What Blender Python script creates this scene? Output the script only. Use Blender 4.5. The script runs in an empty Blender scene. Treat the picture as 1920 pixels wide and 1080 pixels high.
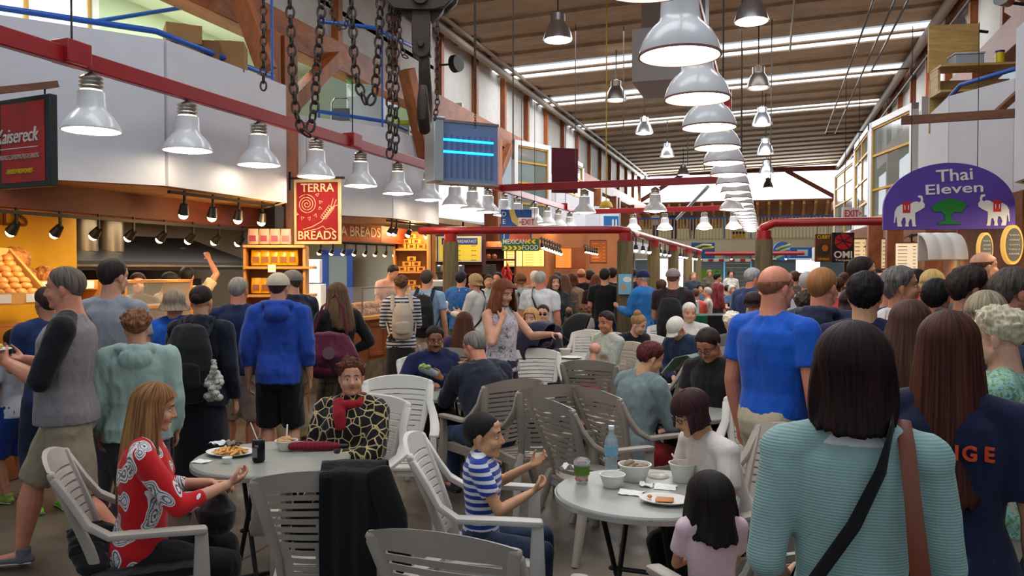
import bpy, bmesh, math, random
import numpy as np
from mathutils import Vector, Matrix, Euler
rnd = random.Random(7)
# ------------------------------------------------------------------ camera, world, light, exposure
SC = bpy.context.scene
COL = SC.collection
FPX, CAMH, YAW, PITCH = 1500.0, 1.75, math.radians(17.7), math.atan2(35.0, 1500.0)
cam_data = bpy.data.cameras.new('camera')
cam = bpy.data.objects.new('camera', cam_data)
COL.objects.link(cam)
cam_data.sensor_width = 36.0
cam_data.lens = 36.0 * FPX / 1920.0
cam_data.clip_start, cam_data.clip_end = 0.05, 400
cam.location = (0, 0, CAMH)
cam.rotation_euler = (math.pi / 2 - PITCH, 0, YAW)
SC.camera = cam
SC.view_settings.view_transform = 'Standard'
SC.view_settings.look = 'None'
SC.view_settings.gamma = 1
SC.view_settings.use_curve_mapping = False
SC.view_settings.exposure = 0.0
try:
    SC.cycles.max_bounces = 6
    SC.cycles.diffuse_bounces = 3
    SC.cycles.glossy_bounces = 3
    SC.cycles.transmission_bounces = 4
    SC.cycles.transparent_max_bounces = 6
    SC.cycles.caustics_reflective = False
    SC.cycles.caustics_refractive = False
    SC.cycles.sample_clamp_indirect = 4.0
except Exception:
    pass
world = bpy.data.worlds.new('overcast_sky')
SC.world = world
world.use_nodes = True
wb = world.node_tree.nodes['Background']
wb.inputs[0].default_value = (0.80, 0.90, 1.0, 1)
wb.inputs[1].default_value = 0.55

def area_light(name, loc, rot, sx, sy, power, color=(1, 1, 1)):
    l = bpy.data.lights.new(name, 'AREA')
    l.shape = 'RECTANGLE'; l.size = sx; l.size_y = sy; l.energy = power; l.color = color
    o = bpy.data.objects.new(name, l); COL.objects.link(o)
    o.location = loc; o.rotation_euler = rot
    o['kind'] = 'helper'
    return o

# ------------------------------------------------------------------ picture <-> place
_f = np.array([-math.sin(YAW) * math.cos(PITCH), math.cos(YAW) * math.cos(PITCH), -math.sin(PITCH)])
_r = np.array([math.cos(YAW), math.sin(YAW), 0.0])
_u = np.cross(_r, _f)
C0 = np.array([0, 0, CAMH])
def ray(px, py): return _f + (px - 960) / FPX * _r + (540 - py) / FPX * _u
def P(px, py, D): return Vector(C0 + D * ray(px, py))
def PZ(px, py, z):
    d = ray(px, py); return Vector(C0 + d * ((z - CAMH) / d[2]))
def PX(px, py, x):
    d = ray(px, py); return Vector(C0 + d * (x / d[0]))
def PY(px, py, y):
    d = ray(px, py); return Vector(C0 + d * (y / d[1]))
def G(px, D, z=0.0):
    p = P(px, 505, D); return Vector((p.x, p.y, z))
def face_rot(face, px=960): return YAW - math.radians(face) - math.atan((px - 960)/FPX)

# ------------------------------------------------------------------ mesh helpers
class MB:
    """collects closed pieces as numpy vertices and faces"""
    def __init__(s): s.v = []; s.f = []; s.n = 0; s.uv = None
    def add(s, v, f):
        v = np.asarray(v, float)
        s.v.append(v); n = s.n
        s.f += [tuple(i + n for i in q) for q in f]
        s.n += len(v); return s
    def verts(s): return np.vstack(s.v) if s.v else np.zeros((0, 3))
    def mesh(s, name):
        me = bpy.data.meshes.new(name)
        me.from_pydata(s.verts().tolist(), [], s.f)
        return me
    # --- primitives
    def box(s, c, d, rz=0.0, R=None):
        x, y, z = np.array(d) / 2.0
        v = np.array([[-x,-y,-z],[x,-y,-z],[x,y,-z],[-x,y,-z],[-x,-y,z],[x,-y,z],[x,y,z],[-x,y,z]])
        if R is not None: v = v @ np.array(R).T
        if rz:
            cs, sn = math.cos(rz), math.sin(rz)
            v = v @ np.array([[cs, sn, 0], [-sn, cs, 0], [0, 0, 1]])
        return s.add(v + np.array(c), [(0,3,2,1),(4,5,6,7),(0,1,5,4),(1,2,6,5),(2,3,7,6),(3,0,4,7)])
    def beam(s, a, b, w, h, up=(0, 0, 1)):
        a = np.array(a, float); b = np.array(b, float); d = b - a; L = np.linalg.norm(d); d /= L
        up = np.array(up, float); sd = np.cross(d, up)
        if np.linalg.norm(sd) < 1e-4: sd = np.cross(d, (1, 0, 0))
        sd /= np.linalg.norm(sd); u = np.cross(sd, d)
        R = np.stack([sd, d, u], 1)
        return s.box((a + b) / 2, (w, L, h), R=R)
    def tube(s, pts, rad, side=None, flat=(0, 0), n=10, cap=3, sq=1.):
        pts = [np.array(p, float) for p in pts]
        m = len(pts)
        if not hasattr(rad, '__len__'): rad = [rad] * m
        rad = [r if hasattr(r, '__len__') else (r, r) for r in rad]
        T = []
        for i in range(m):
            t = pts[min(i + 1, m - 1)] - pts[max(i - 1, 0)]
            T.append(t / (np.linalg.norm(t) + 1e-9))
        if side is None:
            side = np.array([1.0, 0, 0]) if abs(T[0][0]) < .8 else np.array([0, 1.0, 0])
        side = np.array(side, float)
        rings = []
        def fr(t):
            a = side - t * side.dot(t)
            if np.linalg.norm(a) < 1e-3:
                q = np.array([0.3, 1, 0.2]); a = q - t * q.dot(t)
            a /= np.linalg.norm(a); return a, np.cross(t, a)
        if not flat[0]:
            for k in range(cap, 0, -1):
                q = math.sin(k / (cap + .0001) * math.pi / 2 * .96); w = math.cos(k / (cap + .0001) * math.pi / 2 * .96)
                rm = min(rad[0]); rings.append((pts[0] - T[0] * rm * q, T[0], (rad[0][0] * w, rad[0][1] * w)))
        for i in range(m): rings.append((pts[i], T[i], rad[i]))
        if not flat[1]:
            for k in range(1, cap + 1):
                q = math.sin(k / (cap + .0001) * math.pi / 2 * .96); w = math.cos(k / (cap + .0001) * math.pi / 2 * .96)
                rm = min(rad[-1]); rings.append((pts[-1] + T[-1] * rm * q, T[-1], (rad[-1][0] * w, rad[-1][1] * w)))
        V = []; F = []
        for (p, t, (ra, rb)) in rings:
            a, b = fr(t)
            for j in range(n):
                an = 2 * math.pi * j / n
                ca, sa = math.cos(an), math.sin(an)
                if sq != 1.: ca = math.copysign(abs(ca)**sq, ca); sa = math.copysign(abs(sa)**sq, sa)
                V.append(p + a * (ra * ca) + b * (rb * sa))
        k = len(rings)
        for i in range(k - 1):
            for j in range(n):
                j2 = (j + 1) % n
                F.append((i*n + j, i*n + j2, (i+1)*n + j2, (i+1)*n + j))
        F.append(tuple(range(n - 1, -1, -1))); F.append(tuple((k-1)*n + j for j in range(n)))
        return s.add(V, F)
    def ell(s, c, r, R=None, n=14, m=9):
        V = [(0, 0, -1.0)]
        for i in range(1, m):
            ph = -math.pi/2 + math.pi * i / m
            for j in range(n):
                a = 2*math.pi*j/n; V.append((math.cos(ph)*math.cos(a), math.cos(ph)*math.sin(a), math.sin(ph)))
        V.append((0, 0, 1.0)); V = np.array(V) * np.array(r, float)
        if R is not None: V = V @ np.array(R).T
        F = []
        for j in range(n): F.append((0, 1 + (j+1) % n, 1 + j))
        for i in range(m - 2):
            for j in range(n):
                a = 1 + i*n; b = a + n; j2 = (j+1) % n
                F.append((a+j, a+j2, b+j2, b+j))
        l = len(V) - 1; a = 1 + (m-2)*n
        for j in range(n): F.append((a + j, a + (j+1) % n, l))
        return s.add(V + np.array(c), F)
    def lathe(s, prof, c=(0, 0, 0), n=24, R=None, closed=True):
        """prof: (r, z) list; closed=True joins last to first (thin walled solid)"""
        V = []; k = len(prof)
        for (r, z) in prof:
            for j in range(n):
                a = 2*math.pi*j/n; V.append((r*math.cos(a), r*math.sin(a), z))
        F = []
        for i in range(k if closed else k - 1):
            i2 = (i + 1) % k
            for j in range(n):
                j2 = (j+1) % n; F.append((i*n+j, i*n+j2, i2*n+j2, i2*n+j))
        if not closed:
            F.append(tuple(range(n-1, -1, -1))); F.append(tuple((k-1)*n+j for j in range(n)))
        V = np.array(V)
        if R is not None: V = V @ np.array(R).T
        return s.add(V + np.array(c), F)
    def cyl(s, a, b, r, r2=None, n=14): return s.tube([a, b], [r, r if r2 is None else r2], flat=(1, 1), n=n)
    def prism(s, poly, M, th):
        """poly: 2D outline (ccw), M(x,y,d)->3D, thickness th"""
        k = len(poly)
        V = [M(x, y, 0) for x, y in poly] + [M(x, y, th) for x, y in poly]
        F = [tuple(range(k-1, -1, -1)), tuple(range(k, 2*k))]
        for i in range(k):
            j = (i+1) % k; F.append((i, j, k+j, k+i))
        return s.add([tuple(v) for v in V], F)
    def shell(s, A, B, wrap=True):
        """two grids (rows, cols, 3), stitched to a closed skin; wrap joins the columns"""
        A = np.asarray(A); B = np.asarray(B); R_, Cn = A.shape[:2]
        V = np.vstack([A.reshape(-1, 3), B.reshape(-1, 3)]); o = R_*Cn; F = []
        cc = Cn if wrap else Cn - 1
        for i in range(R_-1):
            for j in range(cc):
                k = (j+1) % Cn
                F.append((i*Cn+j, (i+1)*Cn+j, (i+1)*Cn+k, i*Cn+k))
                F.append((o+i*Cn+j, o+i*Cn+k, o+(i+1)*Cn+k, o+(i+1)*Cn+j))
        for j in range(cc):
            k = (j+1) % Cn
            F.append((j, k, o+k, o+j)); q = (R_-1)*Cn
            F.append((q+k, q+j, o+q+j, o+q+k))
        if not wrap:
            for i in range(R_-1):
                a = i*Cn; b = (i+1)*Cn
                F.append((b, a, o+a, o+b)); a += Cn-1; b += Cn-1
                F.append((a, b, o+b, o+a))
        return s.add(V, F)
    def link(s, name, m, parent=None, smooth=True, bevel=0.0, seg=2):
        me = s.mesh(name)
        o = bpy.data.objects.new(name, me); COL.objects.link(o)
        if m is not None: me.materials.append(m)
        if parent is not None: o.parent = parent
        if smooth and len(me.polygons):
            me.polygons.foreach_set('use_smooth', [True] * len(me.polygons))
            try: me.set_sharp_from_angle(angle=math.radians(40))
            except Exception: pass
        if bevel:
            b = o.modifiers.new('bevel', 'BEVEL'); b.width = bevel; b.segments = seg; b.limit_method = 'ANGLE'
        return o

def root(name, label, cat, loc=(0, 0, 0), rz=0.0, group=None):
    o = bpy.data.objects.new(name, None); COL.objects.link(o)
    o.location = loc; o.rotation_euler = (0, 0, rz); o.empty_display_size = .1
    return tag(o, label, cat, group)
def tag(o, label, cat, group=None, kind=None):
    o['label'] = label; o['category'] = cat
    if group: o['group'] = group
    if kind: o['kind'] = kind
    return o
def struct(o): o['kind'] = 'structure'; return o
KIDS = {}
def dup(src, label=None, loc=None, rz=None, scale=None):
    c = src.copy(); COL.objects.link(c)
    if label: c['label'] = label
    if loc is not None: c.location = loc
    if rz is not None: c.rotation_euler = (0, 0, rz)
    if scale: c.scale = (scale, scale, scale) if not hasattr(scale, '__len__') else scale
    kids = KIDS.get(src.name)
    if kids is None: kids = KIDS[src.name] = list(src.children)
    mine = []
    for ch in kids:
        k = ch.copy(); COL.objects.link(k); k.parent = c; mine.append(k)
        gk = KIDS.get(ch.name)
        if gk is None: gk = KIDS[ch.name] = list(ch.children)
        for g in gk:
            q = g.copy(); COL.objects.link(q); q.parent = k
        KIDS[k.name] = [x for x in k.children] if gk else []
    KIDS[c.name] = mine
    return c

# ------------------------------------------------------------------ noise on numpy points
def _hash(i, j, k, s):
    h = (i.astype(np.int64)*374761393 + j.astype(np.int64)*668265263 + k.astype(np.int64)*2147483647 + s*974634777) & 0xFFFFFFFF
    h = ((h ^ (h >> 13)) * 1274126177) & 0xFFFFFFFF
    return ((h ^ (h >> 16)) & 0xFFFF) / 65535.0
def noise(p, s=0):
    p = np.asarray(p, float); i = np.floor(p).astype(np.int64); f = p - i; f = f*f*(3-2*f)
    o = 0
    for a in (0, 1):
        for b in (0, 1):
            for c in (0, 1):
                w = (f[:,0] if a else 1-f[:,0])*(f[:,1] if b else 1-f[:,1])*(f[:,2] if c else 1-f[:,2])
                o = o + w*_hash(i[:,0]+a, i[:,1]+b, i[:,2]+c, s)
    return o

# ------------------------------------------------------------------ materials
def lin(c):
    if isinstance(c, (int, float)): c = (c, c, c)
    return tuple(((x/255.)/12.92 if x/255. <= .04045 else ((x/255.+.055)/1.055)**2.4) for x in c) + (1,)
MATS = {}
def newmat(key):
    m = bpy.data.materials.new(key); m.use_nodes = True
    nt = m.node_tree; b = nt.nodes['Principled BSDF']
    return m, nt, b
def N(nt, t, **kw):
    n = nt.nodes.new(t)
    for k, v in kw.items():
        if k.startswith('i_'):
            q = k[2:]; q = int(q) if q.isdigit() else q
            n.inputs[q].default_value = v
        else: setattr(n, k, v)
    return n
def bump(nt, b, height, strength=.3, dist=.01):
    n = N(nt, 'ShaderNodeBump', i_Strength=strength, i_Distance=dist)
    nt.links.new(height, n.inputs['Height']); nt.links.new(n.outputs[0], b.inputs['Normal'])
def ramp(nt, fac, stops, interp='LINEAR'):
    r = N(nt, 'ShaderNodeValToRGB'); r.color_ramp.interpolation = interp
    el = r.color_ramp.elements
    while len(el) > 1: el.remove(el[-1])
    el[0].position = stops[0][0]; el[0].color = stops[0][1]
    for p_, c in stops[1:]:
        e = el.new(p_); e.color = c
    nt.links.new(fac, r.inputs[0]); return r.outputs[0]
def coords(nt, scale=(1, 1, 1), rot=(0, 0, 0), which='Object'):
    t = N(nt, 'ShaderNodeTexCoord'); mp = N(nt, 'ShaderNodeMapping')
    mp.inputs['Scale'].default_value = scale; mp.inputs['Rotation'].default_value = rot
    nt.links.new(t.outputs[which], mp.inputs[0]); return mp.outputs[0]
def plain(name, c, rough=.5, metal=0., emit=None, es=0., var=.0, spec=.5, alpha=None, bumpy=0., bscale=40, trans=0.):
    key = (name, str(c), rough, metal, str(emit), es, var, alpha, bumpy)
    if key in MATS: return MATS[key]
    m, nt, b = newmat(name)
    col = lin(c)
    b.inputs['Base Color'].default_value = col
    b.inputs['Roughness'].default_value = rough; b.inputs['Metallic'].default_value = metal
    b.inputs['Specular IOR Level'].default_value = spec
    if trans: b.inputs['Transmission Weight'].default_value = trans
    if var:
        nz = N(nt, 'ShaderNodeTexNoise', i_Scale=6., i_Detail=4.)
        nt.links.new(coords(nt), nz.inputs['Vector'])
        o = ramp(nt, nz.outputs['Fac'], [(.3, tuple(x*(1-var) for x in col[:3])+(1,)), (.7, tuple(min(1, x*(1+var)) for x in col[:3])+(1,))])
        nt.links.new(o, b.inputs['Base Color'])
    if bumpy:
        nz = N(nt, 'ShaderNodeTexNoise', i_Scale=float(bscale), i_Detail=3.)
        nt.links.new(coords(nt), nz.inputs['Vector'])
        bump(nt, b, nz.outputs['Fac'], bumpy, .01)
    if emit is not None:
        b.inputs['Emission Color'].default_value = lin(emit); b.inputs['Emission Strength'].default_value = es
    if alpha is not None: b.inputs['Alpha'].default_value = alpha
    MATS[key] = m; return m
def glass(name, c=(225, 235, 235), alpha=.18, rough=.05):
    return plain(name, c, rough, alpha=alpha, spec=.8)
def wood(name, c1, c2, scale=(1, 1, 8), rough=.55, ring=6.):
    key = ('wood', name, str(c1), str(c2), scale, rough)
    if key in MATS: return MATS[key]
    m, nt, b = newmat(name)
    v = coords(nt, scale)
    n1 = N(nt, 'ShaderNodeTexNoise', i_Scale=2.2, i_Detail=6., i_Roughness=.65, i_Distortion=.6); nt.links.new(v, n1.inputs['Vector'])
    n2 = N(nt, 'ShaderNodeTexNoise', i_Scale=14., i_Detail=4.); nt.links.new(v, n2.inputs['Vector'])
    mx = N(nt, 'ShaderNodeMath', operation='ADD'); nt.links.new(n1.outputs['Fac'], mx.inputs[0])
    ml = N(nt, 'ShaderNodeMath', operation='MULTIPLY'); ml.inputs[1].default_value = .35
    nt.links.new(n2.outputs['Fac'], ml.inputs[0]); nt.links.new(ml.outputs[0], mx.inputs[1])
    o = ramp(nt, mx.outputs[0], [(.45, lin(c1)), (.85, lin(c2))])
    nt.links.new(o, b.inputs['Base Color']); b.inputs['Roughness'].default_value = rough
    bump(nt, b, n2.outputs['Fac'], .15, .004)
    MATS[key] = m; return m
def cloth(c, pat=None, c2=(255, 255, 255), sc=1.0, rough=.85, c3=None, fold=.5):
    """woven fabric; pat: stripes, plaid, giraffe, paisley, floral, knit, quilt, denim, heather, tiedye"""
    key = ('cloth', str(c), pat, str(c2), sc, rough, str(c3))
    if key in MATS: return MATS[key]
    m, nt, b = newmat((pat or 'plain') + '_fabric')
    L = nt.links
    A = lin(c); B = lin(c2); C = lin(c3 if c3 else c2)
    b.inputs['Roughness'].default_value = rough; b.inputs['Specular IOR Level'].default_value = .25
    v = coords(nt)
    out = None
    def sep(ax):
        s_ = N(nt, 'ShaderNodeSeparateXYZ'); L.new(v, s_.inputs[0]); return s_.outputs[ax]
    def mth(op, a, b_=None, val=None):
        n = N(nt, 'ShaderNodeMath', operation=op); L.new(a, n.inputs[0])
        if b_ is not None: L.new(b_, n.inputs[1])
        elif val is not None: n.inputs[1].default_value = val
        return n.outputs[0]
    if pat == 'stripes':
        f = mth('FRACT', mth('MULTIPLY', sep('Z'), val=18.*sc))
        out = ramp(nt, f, [(0, A), (.5, B), (.72, A), (.8, B), (.86, A)] if c3 else [(0, A), (.55, B)], 'CONSTANT')
    elif pat == 'plaid':
        fz = ramp(nt, mth('FRACT', mth('MULTIPLY', sep('Z'), val=14.*sc)), [(0, A), (.8, B)], 'CONSTANT')
        fx = ramp(nt, mth('FRACT', mth('MULTIPLY', sep('X'), val=14.*sc)), [(0, A), (.8, B)], 'CONSTANT')
        mx = N(nt, 'ShaderNodeMix', data_type='RGBA', blend_type='MIX'); mx.inputs[0].default_value = .5
        L.new(fz, mx.inputs[6]); L.new(fx, mx.inputs[7]); out = mx.outputs[2]
    elif pat == 'giraffe':
        vo = N(nt, 'ShaderNodeTexVoronoi', feature='DISTANCE_TO_EDGE', i_Scale=17.*sc); L.new(v, vo.inputs['Vector'])
        out = ramp(nt, vo.outputs['Distance'], [(0, B), (.045, B), (.055, A)])
    elif pat == 'paisley':
        nd = N(nt, 'ShaderNodeTexNoise', i_Scale=5.*sc, i_Detail=1.); L.new(v, nd.inputs['Vector'])
        vo = N(nt, 'ShaderNodeTexVoronoi', feature='F1', i_Scale=7.*sc, i_Randomness=.9); 
        ad = N(nt, 'ShaderNodeMix', data_type='VECTOR'); ad.inputs[0].default_value = .26
        L.new(v, ad.inputs[4]); L.new(nd.outputs['Color'], ad.inputs[5]); L.new(ad.outputs[1], vo.inputs['Vector'])
        k = (30/255., 25/255., 30/255., 1)
        r1 = ramp(nt, vo.outputs['Distance'], [(0, B), (.07, k), (.11, B), (.17, k), (.20, B), (.26, C), (.30, B), (.34, k), (.37, B), (.42, A)], 'CONSTANT')
        v2 = N(nt, 'ShaderNodeTexVoronoi', feature='F1', i_Scale=60.*sc); L.new(v, v2.inputs['Vector'])
        r2 = ramp(nt, v2.outputs['Distance'], [(0, k), (.28, (1, 1, 1, 1))], 'CONSTANT')
        mx = N(nt, 'ShaderNodeMix', data_type='RGBA', blend_type='MULTIPLY')
        msk = ramp(nt, vo.outputs['Distance'], [(0, (.7, .7, .7, 1)), (.38, (0, 0, 0, 1))], 'CONSTANT')
        L.new(msk, mx.inputs[0]); L.new(r1, mx.inputs[6]); L.new(r2, mx.inputs[7]); out = mx.outputs[2]
    elif pat in ('floral', 'tiedye'):
        n1 = N(nt, 'ShaderNodeTexNoise', i_Scale=(28. if pat == 'floral' else 22.)*sc, i_Detail=5. , i_Roughness=.7, i_Distortion=.8); L.new(v, n1.inputs['Vector'])
        out = ramp(nt, n1.outputs['Fac'], [(.36, A), (.47, B), (.56, C), (.64, A)] if pat == 'floral' else [(.36, A), (.5, B), (.62, C)])
    elif pat == 'heather':
        n1 = N(nt, 'ShaderNodeTexNoise', i_Scale=180., i_Detail=2.); L.new(v, n1.inputs['Vector'])
        out = ramp(nt, n1.outputs['Fac'], [(.3, A), (.7, B)])
    if out is None:
        n1 = N(nt, 'ShaderNodeTexNoise', i_Scale=9., i_Detail=3.); L.new(v, n1.inputs['Vector'])
        out = ramp(nt, n1.outputs['Fac'], [(.25, tuple(x*.86 for x in A[:3])+(1,)), (.75, tuple(min(1, x*1.1) for x in A[:3])+(1,))])
    L.new(out, b.inputs['Base Color'])
    nz = N(nt, 'ShaderNodeTexNoise', i_Scale=7., i_Detail=3., i_Distortion=1.2); L.new(coords(nt, (1, 1, .45)), nz.inputs['Vector'])
    h = nz.outputs['Fac']
    if pat == 'knit':
        w = mth('SINE', mth('MULTIPLY', sep('Z'), val=860.))
        h = mth('ADD', mth('MULTIPLY', h, val=1.0), mth('MULTIPLY', w, val=.035))
    if pat == 'quilt':
        w = mth('ABSOLUTE', mth('SINE', mth('MULTIPLY', mth('ADD', sep('Z'), sep('X')), val=45.)))
        w2 = mth('ABSOLUTE', mth('SINE', mth('MULTIPLY', mth('SUBTRACT', sep('Z'), sep('X')), val=45.)))
        h = mth('ADD', h, mth('MULTIPLY', mth('MINIMUM', w, w2), val=.4))
    bump(nt, b, h, fold, .03)
    b.inputs['Sheen Weight'].default_value = .15
    MATS[key] = m; return m
def skin(c):
    key = ('skin', str(c))
    if key in MATS: return MATS[key]
    m, nt, b = newmat('skin')
    col = lin(c)
    n1 = N(nt, 'ShaderNodeTexNoise', i_Scale=14., i_Detail=4.); nt.links.new(coords(nt), n1.inputs['Vector'])
    o = ramp(nt, n1.outputs['Fac'], [(.3, (col[0]*.9, col[1]*.82, col[2]*.8, 1)), (.7, (min(1, col[0]*1.06), col[1]*1.05, col[2]*1.04, 1))])
    nt.links.new(o, b.inputs['Base Color']); b.inputs['Roughness'].default_value = .5
    b.inputs['Subsurface Weight'].default_value = .0
    MATS[key] = m; return m
def hairmat(c, c2=None, rough=.45):
    key = ('hair', str(c), str(c2))
    if key in MATS: return MATS[key]
    m, nt, b = newmat('hair')
    A = lin(c); B = lin(c2) if c2 else tuple(min(1, x*1.9+.006) for x in A[:3])+(1,)
    t = N(nt, 'ShaderNodeAttribute', attribute_name='strand')
    n1 = N(nt, 'ShaderNodeTexNoise', i_Scale=1., i_Detail=3.); 
    mp = N(nt, 'ShaderNodeMapping'); mp.inputs['Scale'].default_value = (70, 2.5, 1)
    nt.links.new(t.outputs['Vector'], mp.inputs[0]); nt.links.new(mp.outputs[0], n1.inputs['Vector'])
    o = ramp(nt, n1.outputs['Fac'], [(.35, A), (.7, B)]); nt.links.new(o, b.inputs['Base Color'])
    b.inputs['Roughness'].default_value = .62; b.inputs['Specular IOR Level'].default_value = .18
    bump(nt, b, n1.outputs['Fac'], .5, .006)
    MATS[key] = m; return m
# ------------------------------------------------------------------ people
PENDING = []   # (object, post)
def remeshed(mb, name, m, parent, vox, it=3, fold=0., fac=.5, seed=0, strand=False):
    o = mb.link(name, m, parent, smooth=False)
    r = o.modifiers.new('r', 'REMESH'); r.mode = 'VOXEL'; r.voxel_size = vox; r.adaptivity = 0.0; r.use_smooth_shade = True
    if it:
        s = o.modifiers.new('s', 'SMOOTH'); s.factor = fac; s.iterations = it
    PENDING.append((o, fold, seed, strand))
    return o
def finalize():
    fonts_to_mesh()
    bpy.context.view_layer.update()
    dg = bpy.context.evaluated_depsgraph_get()
    out = []
    for o, fold, seed, strand in PENDING:
        me = bpy.data.meshes.new_from_object(o.evaluated_get(dg), preserve_all_data_layers=False, depsgraph=dg)
        out.append(me)
    for (o, fold, seed, strand), me in zip(PENDING, out):
        old = o.data; mats = list(old.materials)
        o.modifiers.clear(); o.data = me; me.name = o.name
        if not me.materials:
            for m in mats: me.materials.append(m)
        bpy.data.meshes.remove(old)
        n = len(me.vertices)
        if fold and n:
            co = np.empty(n*3); me.vertices.foreach_get('co', co); co = co.reshape(-1, 3)
            no = np.empty(n*3); me.vertices.foreach_get('normal', no); no = no.reshape(-1, 3)
            d = (noise(co*[9, 9, 5]+3, seed)-.5)*fold*1.4 + (np.abs(noise(co*[20, 20, 9]+7, seed+1)-.5)-.2)*-fold*1.5
            co = co + no*d[:, None]
            me.vertices.foreach_set('co', co.ravel()); me.update()
        if strand and n:
            co = np.empty(n*3); me.vertices.foreach_get('co', co); co = co.reshape(-1, 3)
            c = co.mean(0); a = np.arctan2(co[:,0]-c[0], co[:,1]-c[1])/6.283
            at = me.attributes.new('strand', 'FLOAT_VECTOR', 'POINT')
            at.data.foreach_set('vector', np.stack([a, co[:,2]*3, a*0], 1).ravel())
        me.polygons.foreach_set('use_smooth', [True]*len(me.polygons))
def fonts_to_mesh():
    bpy.context.view_layer.update(); dg = bpy.context.evaluated_depsgraph_get()
    L = [(o, bpy.data.meshes.new_from_object(o.evaluated_get(dg))) for o in list(SC.objects) if o.type == 'FONT']
    for o, me in L:
        par = o.parent; nm = o.name; n = bpy.data.objects.new('tmp', me); COL.objects.link(n)
        n.parent = par; n.location = o.location; n.rotation_euler = o.rotation_euler; n.scale = o.scale
        for k in ('label', 'category', 'group', 'kind'):
            if k in o: n[k] = o[k]
        if not me.materials: me.materials.append(o.data.materials[0])
        bpy.data.objects.remove(o); n.name = nm
def rotm(rx=0, ry=0, rz=0): return np.array(Euler((rx, ry, rz), 'XYZ').to_matrix())
def nrm(v): v = np.array(v, float); return v/(np.linalg.norm(v)+1e-9)
def ik(S, T, l1, l2, hint):
    S = np.array(S, float); T = np.array(T, float); d = T-S; L = np.linalg.norm(d); mx = (l1+l2)*.985
    if L > mx: T = S + d/L*mx; d = T-S; L = mx
    L = max(L, abs(l1-l2)+.01); u = d/np.linalg.norm(d)
    x = (l1*l1 - l2*l2 + L*L)/(2*L); h = math.sqrt(max(0, l1*l1 - x*x))
    hv = np.array(hint, float); hv = nrm(hv - u*hv.dot(u))
    return S + u*x + hv*h, T
ARMS = {  # target from the shoulder (units of height, x outward), elbow hint, palm normal
    'down': ((.035, .03, -.315), (.5, -1, 0), (-1, .1, 0), .5),
    'back': ((.04, -.05, -.31), (.5, -1, 0), (-1, .1, 0), .5),
    'swing': ((.03, .12, -.28), (.5, -1, 0), (-1, .1, 0), .6),
    'hip': ((-.01, .06, -.22), (1, -.8, 0), (-1, -.2, 0), .5),
    'front': ((-.02, .19, -.13), (.35, -.5, -1), (-.3, 0, 1), .7),
    'hold': ((-.07, .17, -.11), (.6, -.4, -1), (-1, 0, .3), .8),
    'chest': ((-.10, .12, -.07), (.9, -.2, -1), (-.4, -1, 0), .8),
    'mouth': ((-.075, .13, .035), (.7, -.1, -1), (-.5, -1, 0), .9),
    'face': ((-.05, .09, .07), (.8, .1, -1), (-.3, -1, 0), .5),
    'strap': ((-.03, .075, -.02), (.75, .1, -1), (-.2, -1, -.2), 1.),
    'table': ((-.04, .215, -.15), (.6, -.3, -1), (-.3, 0, -1), .5),
    'tablein': ((-.10, .17, -.15), (.9, -.2, -1), (-.5, 0, -1), .6),
    'lap': ((-.03, .17, -.25), (.6, -.5, -.2), (-.2, 0, -1), .4),
    'cross': ((-.15, .10, -.15), (1, -.2, -.6), (0, -1, 0), .5),
    'reach': ((-.01, .27, -.03), (.3, 0, -1), (0, 0, -1), .5),
    'up': ((.03, .13, .25), (1, -.3, 0), (0, 1, 0), .6),
}
SECT_M = [(.452, .055, .035, .045), (.49, .090, .055, .068), (.53, .093, .060, .072), (.57, .088, .058, .062), (.62, .085, .058, .052),
          (.67, .089, .062, .056), (.72, .096, .067, .061), (.765, .099, .066, .064), (.80, .092, .052, .060), (.825, .066, .036, .046), (.848, .040, .031, .036)]
SECT_F = [(.452, .055, .035, .045), (.49, .094, .055, .070), (.53, .097, .058, .072), (.57, .086, .055, .058), (.62, .074, .052, .048),
          (.67, .077, .055, .052), (.72, .086, .062, .057), (.765, .088, .062, .059), (.80, .081, .048, .054), (.825, .058, .034, .043), (.848, .034, .028, .033)]
def loft(mb, secs, T, n=20):
    """secs: (z, halfwidth, front, back) -> closed flat-ended solid, T maps to place"""
    V = []; F = []
    for (z, wx, yf, yb) in secs:
        for j in range(n):
            a = 2*math.pi*j/n; c, s_ = math.cos(a), math.sin(a)
            c = math.copysign(abs(c)**.85, c); s_ = math.copysign(abs(s_)**.9, s_)
            V.append(T((wx*c, (yf if s_ > 0 else yb)*s_, z)))
    k = len(secs)
    for i in range(k-1):
        for j in range(n):
            j2 = (j+1) % n; F.append((i*n+j, i*n+j2, (i+1)*n+j2, (i+1)*n+j))
    F.append(tuple(range(n-1, -1, -1))); F.append(tuple((k-1)*n+j for j in range(n)))
    mb.add(V, F)
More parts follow.
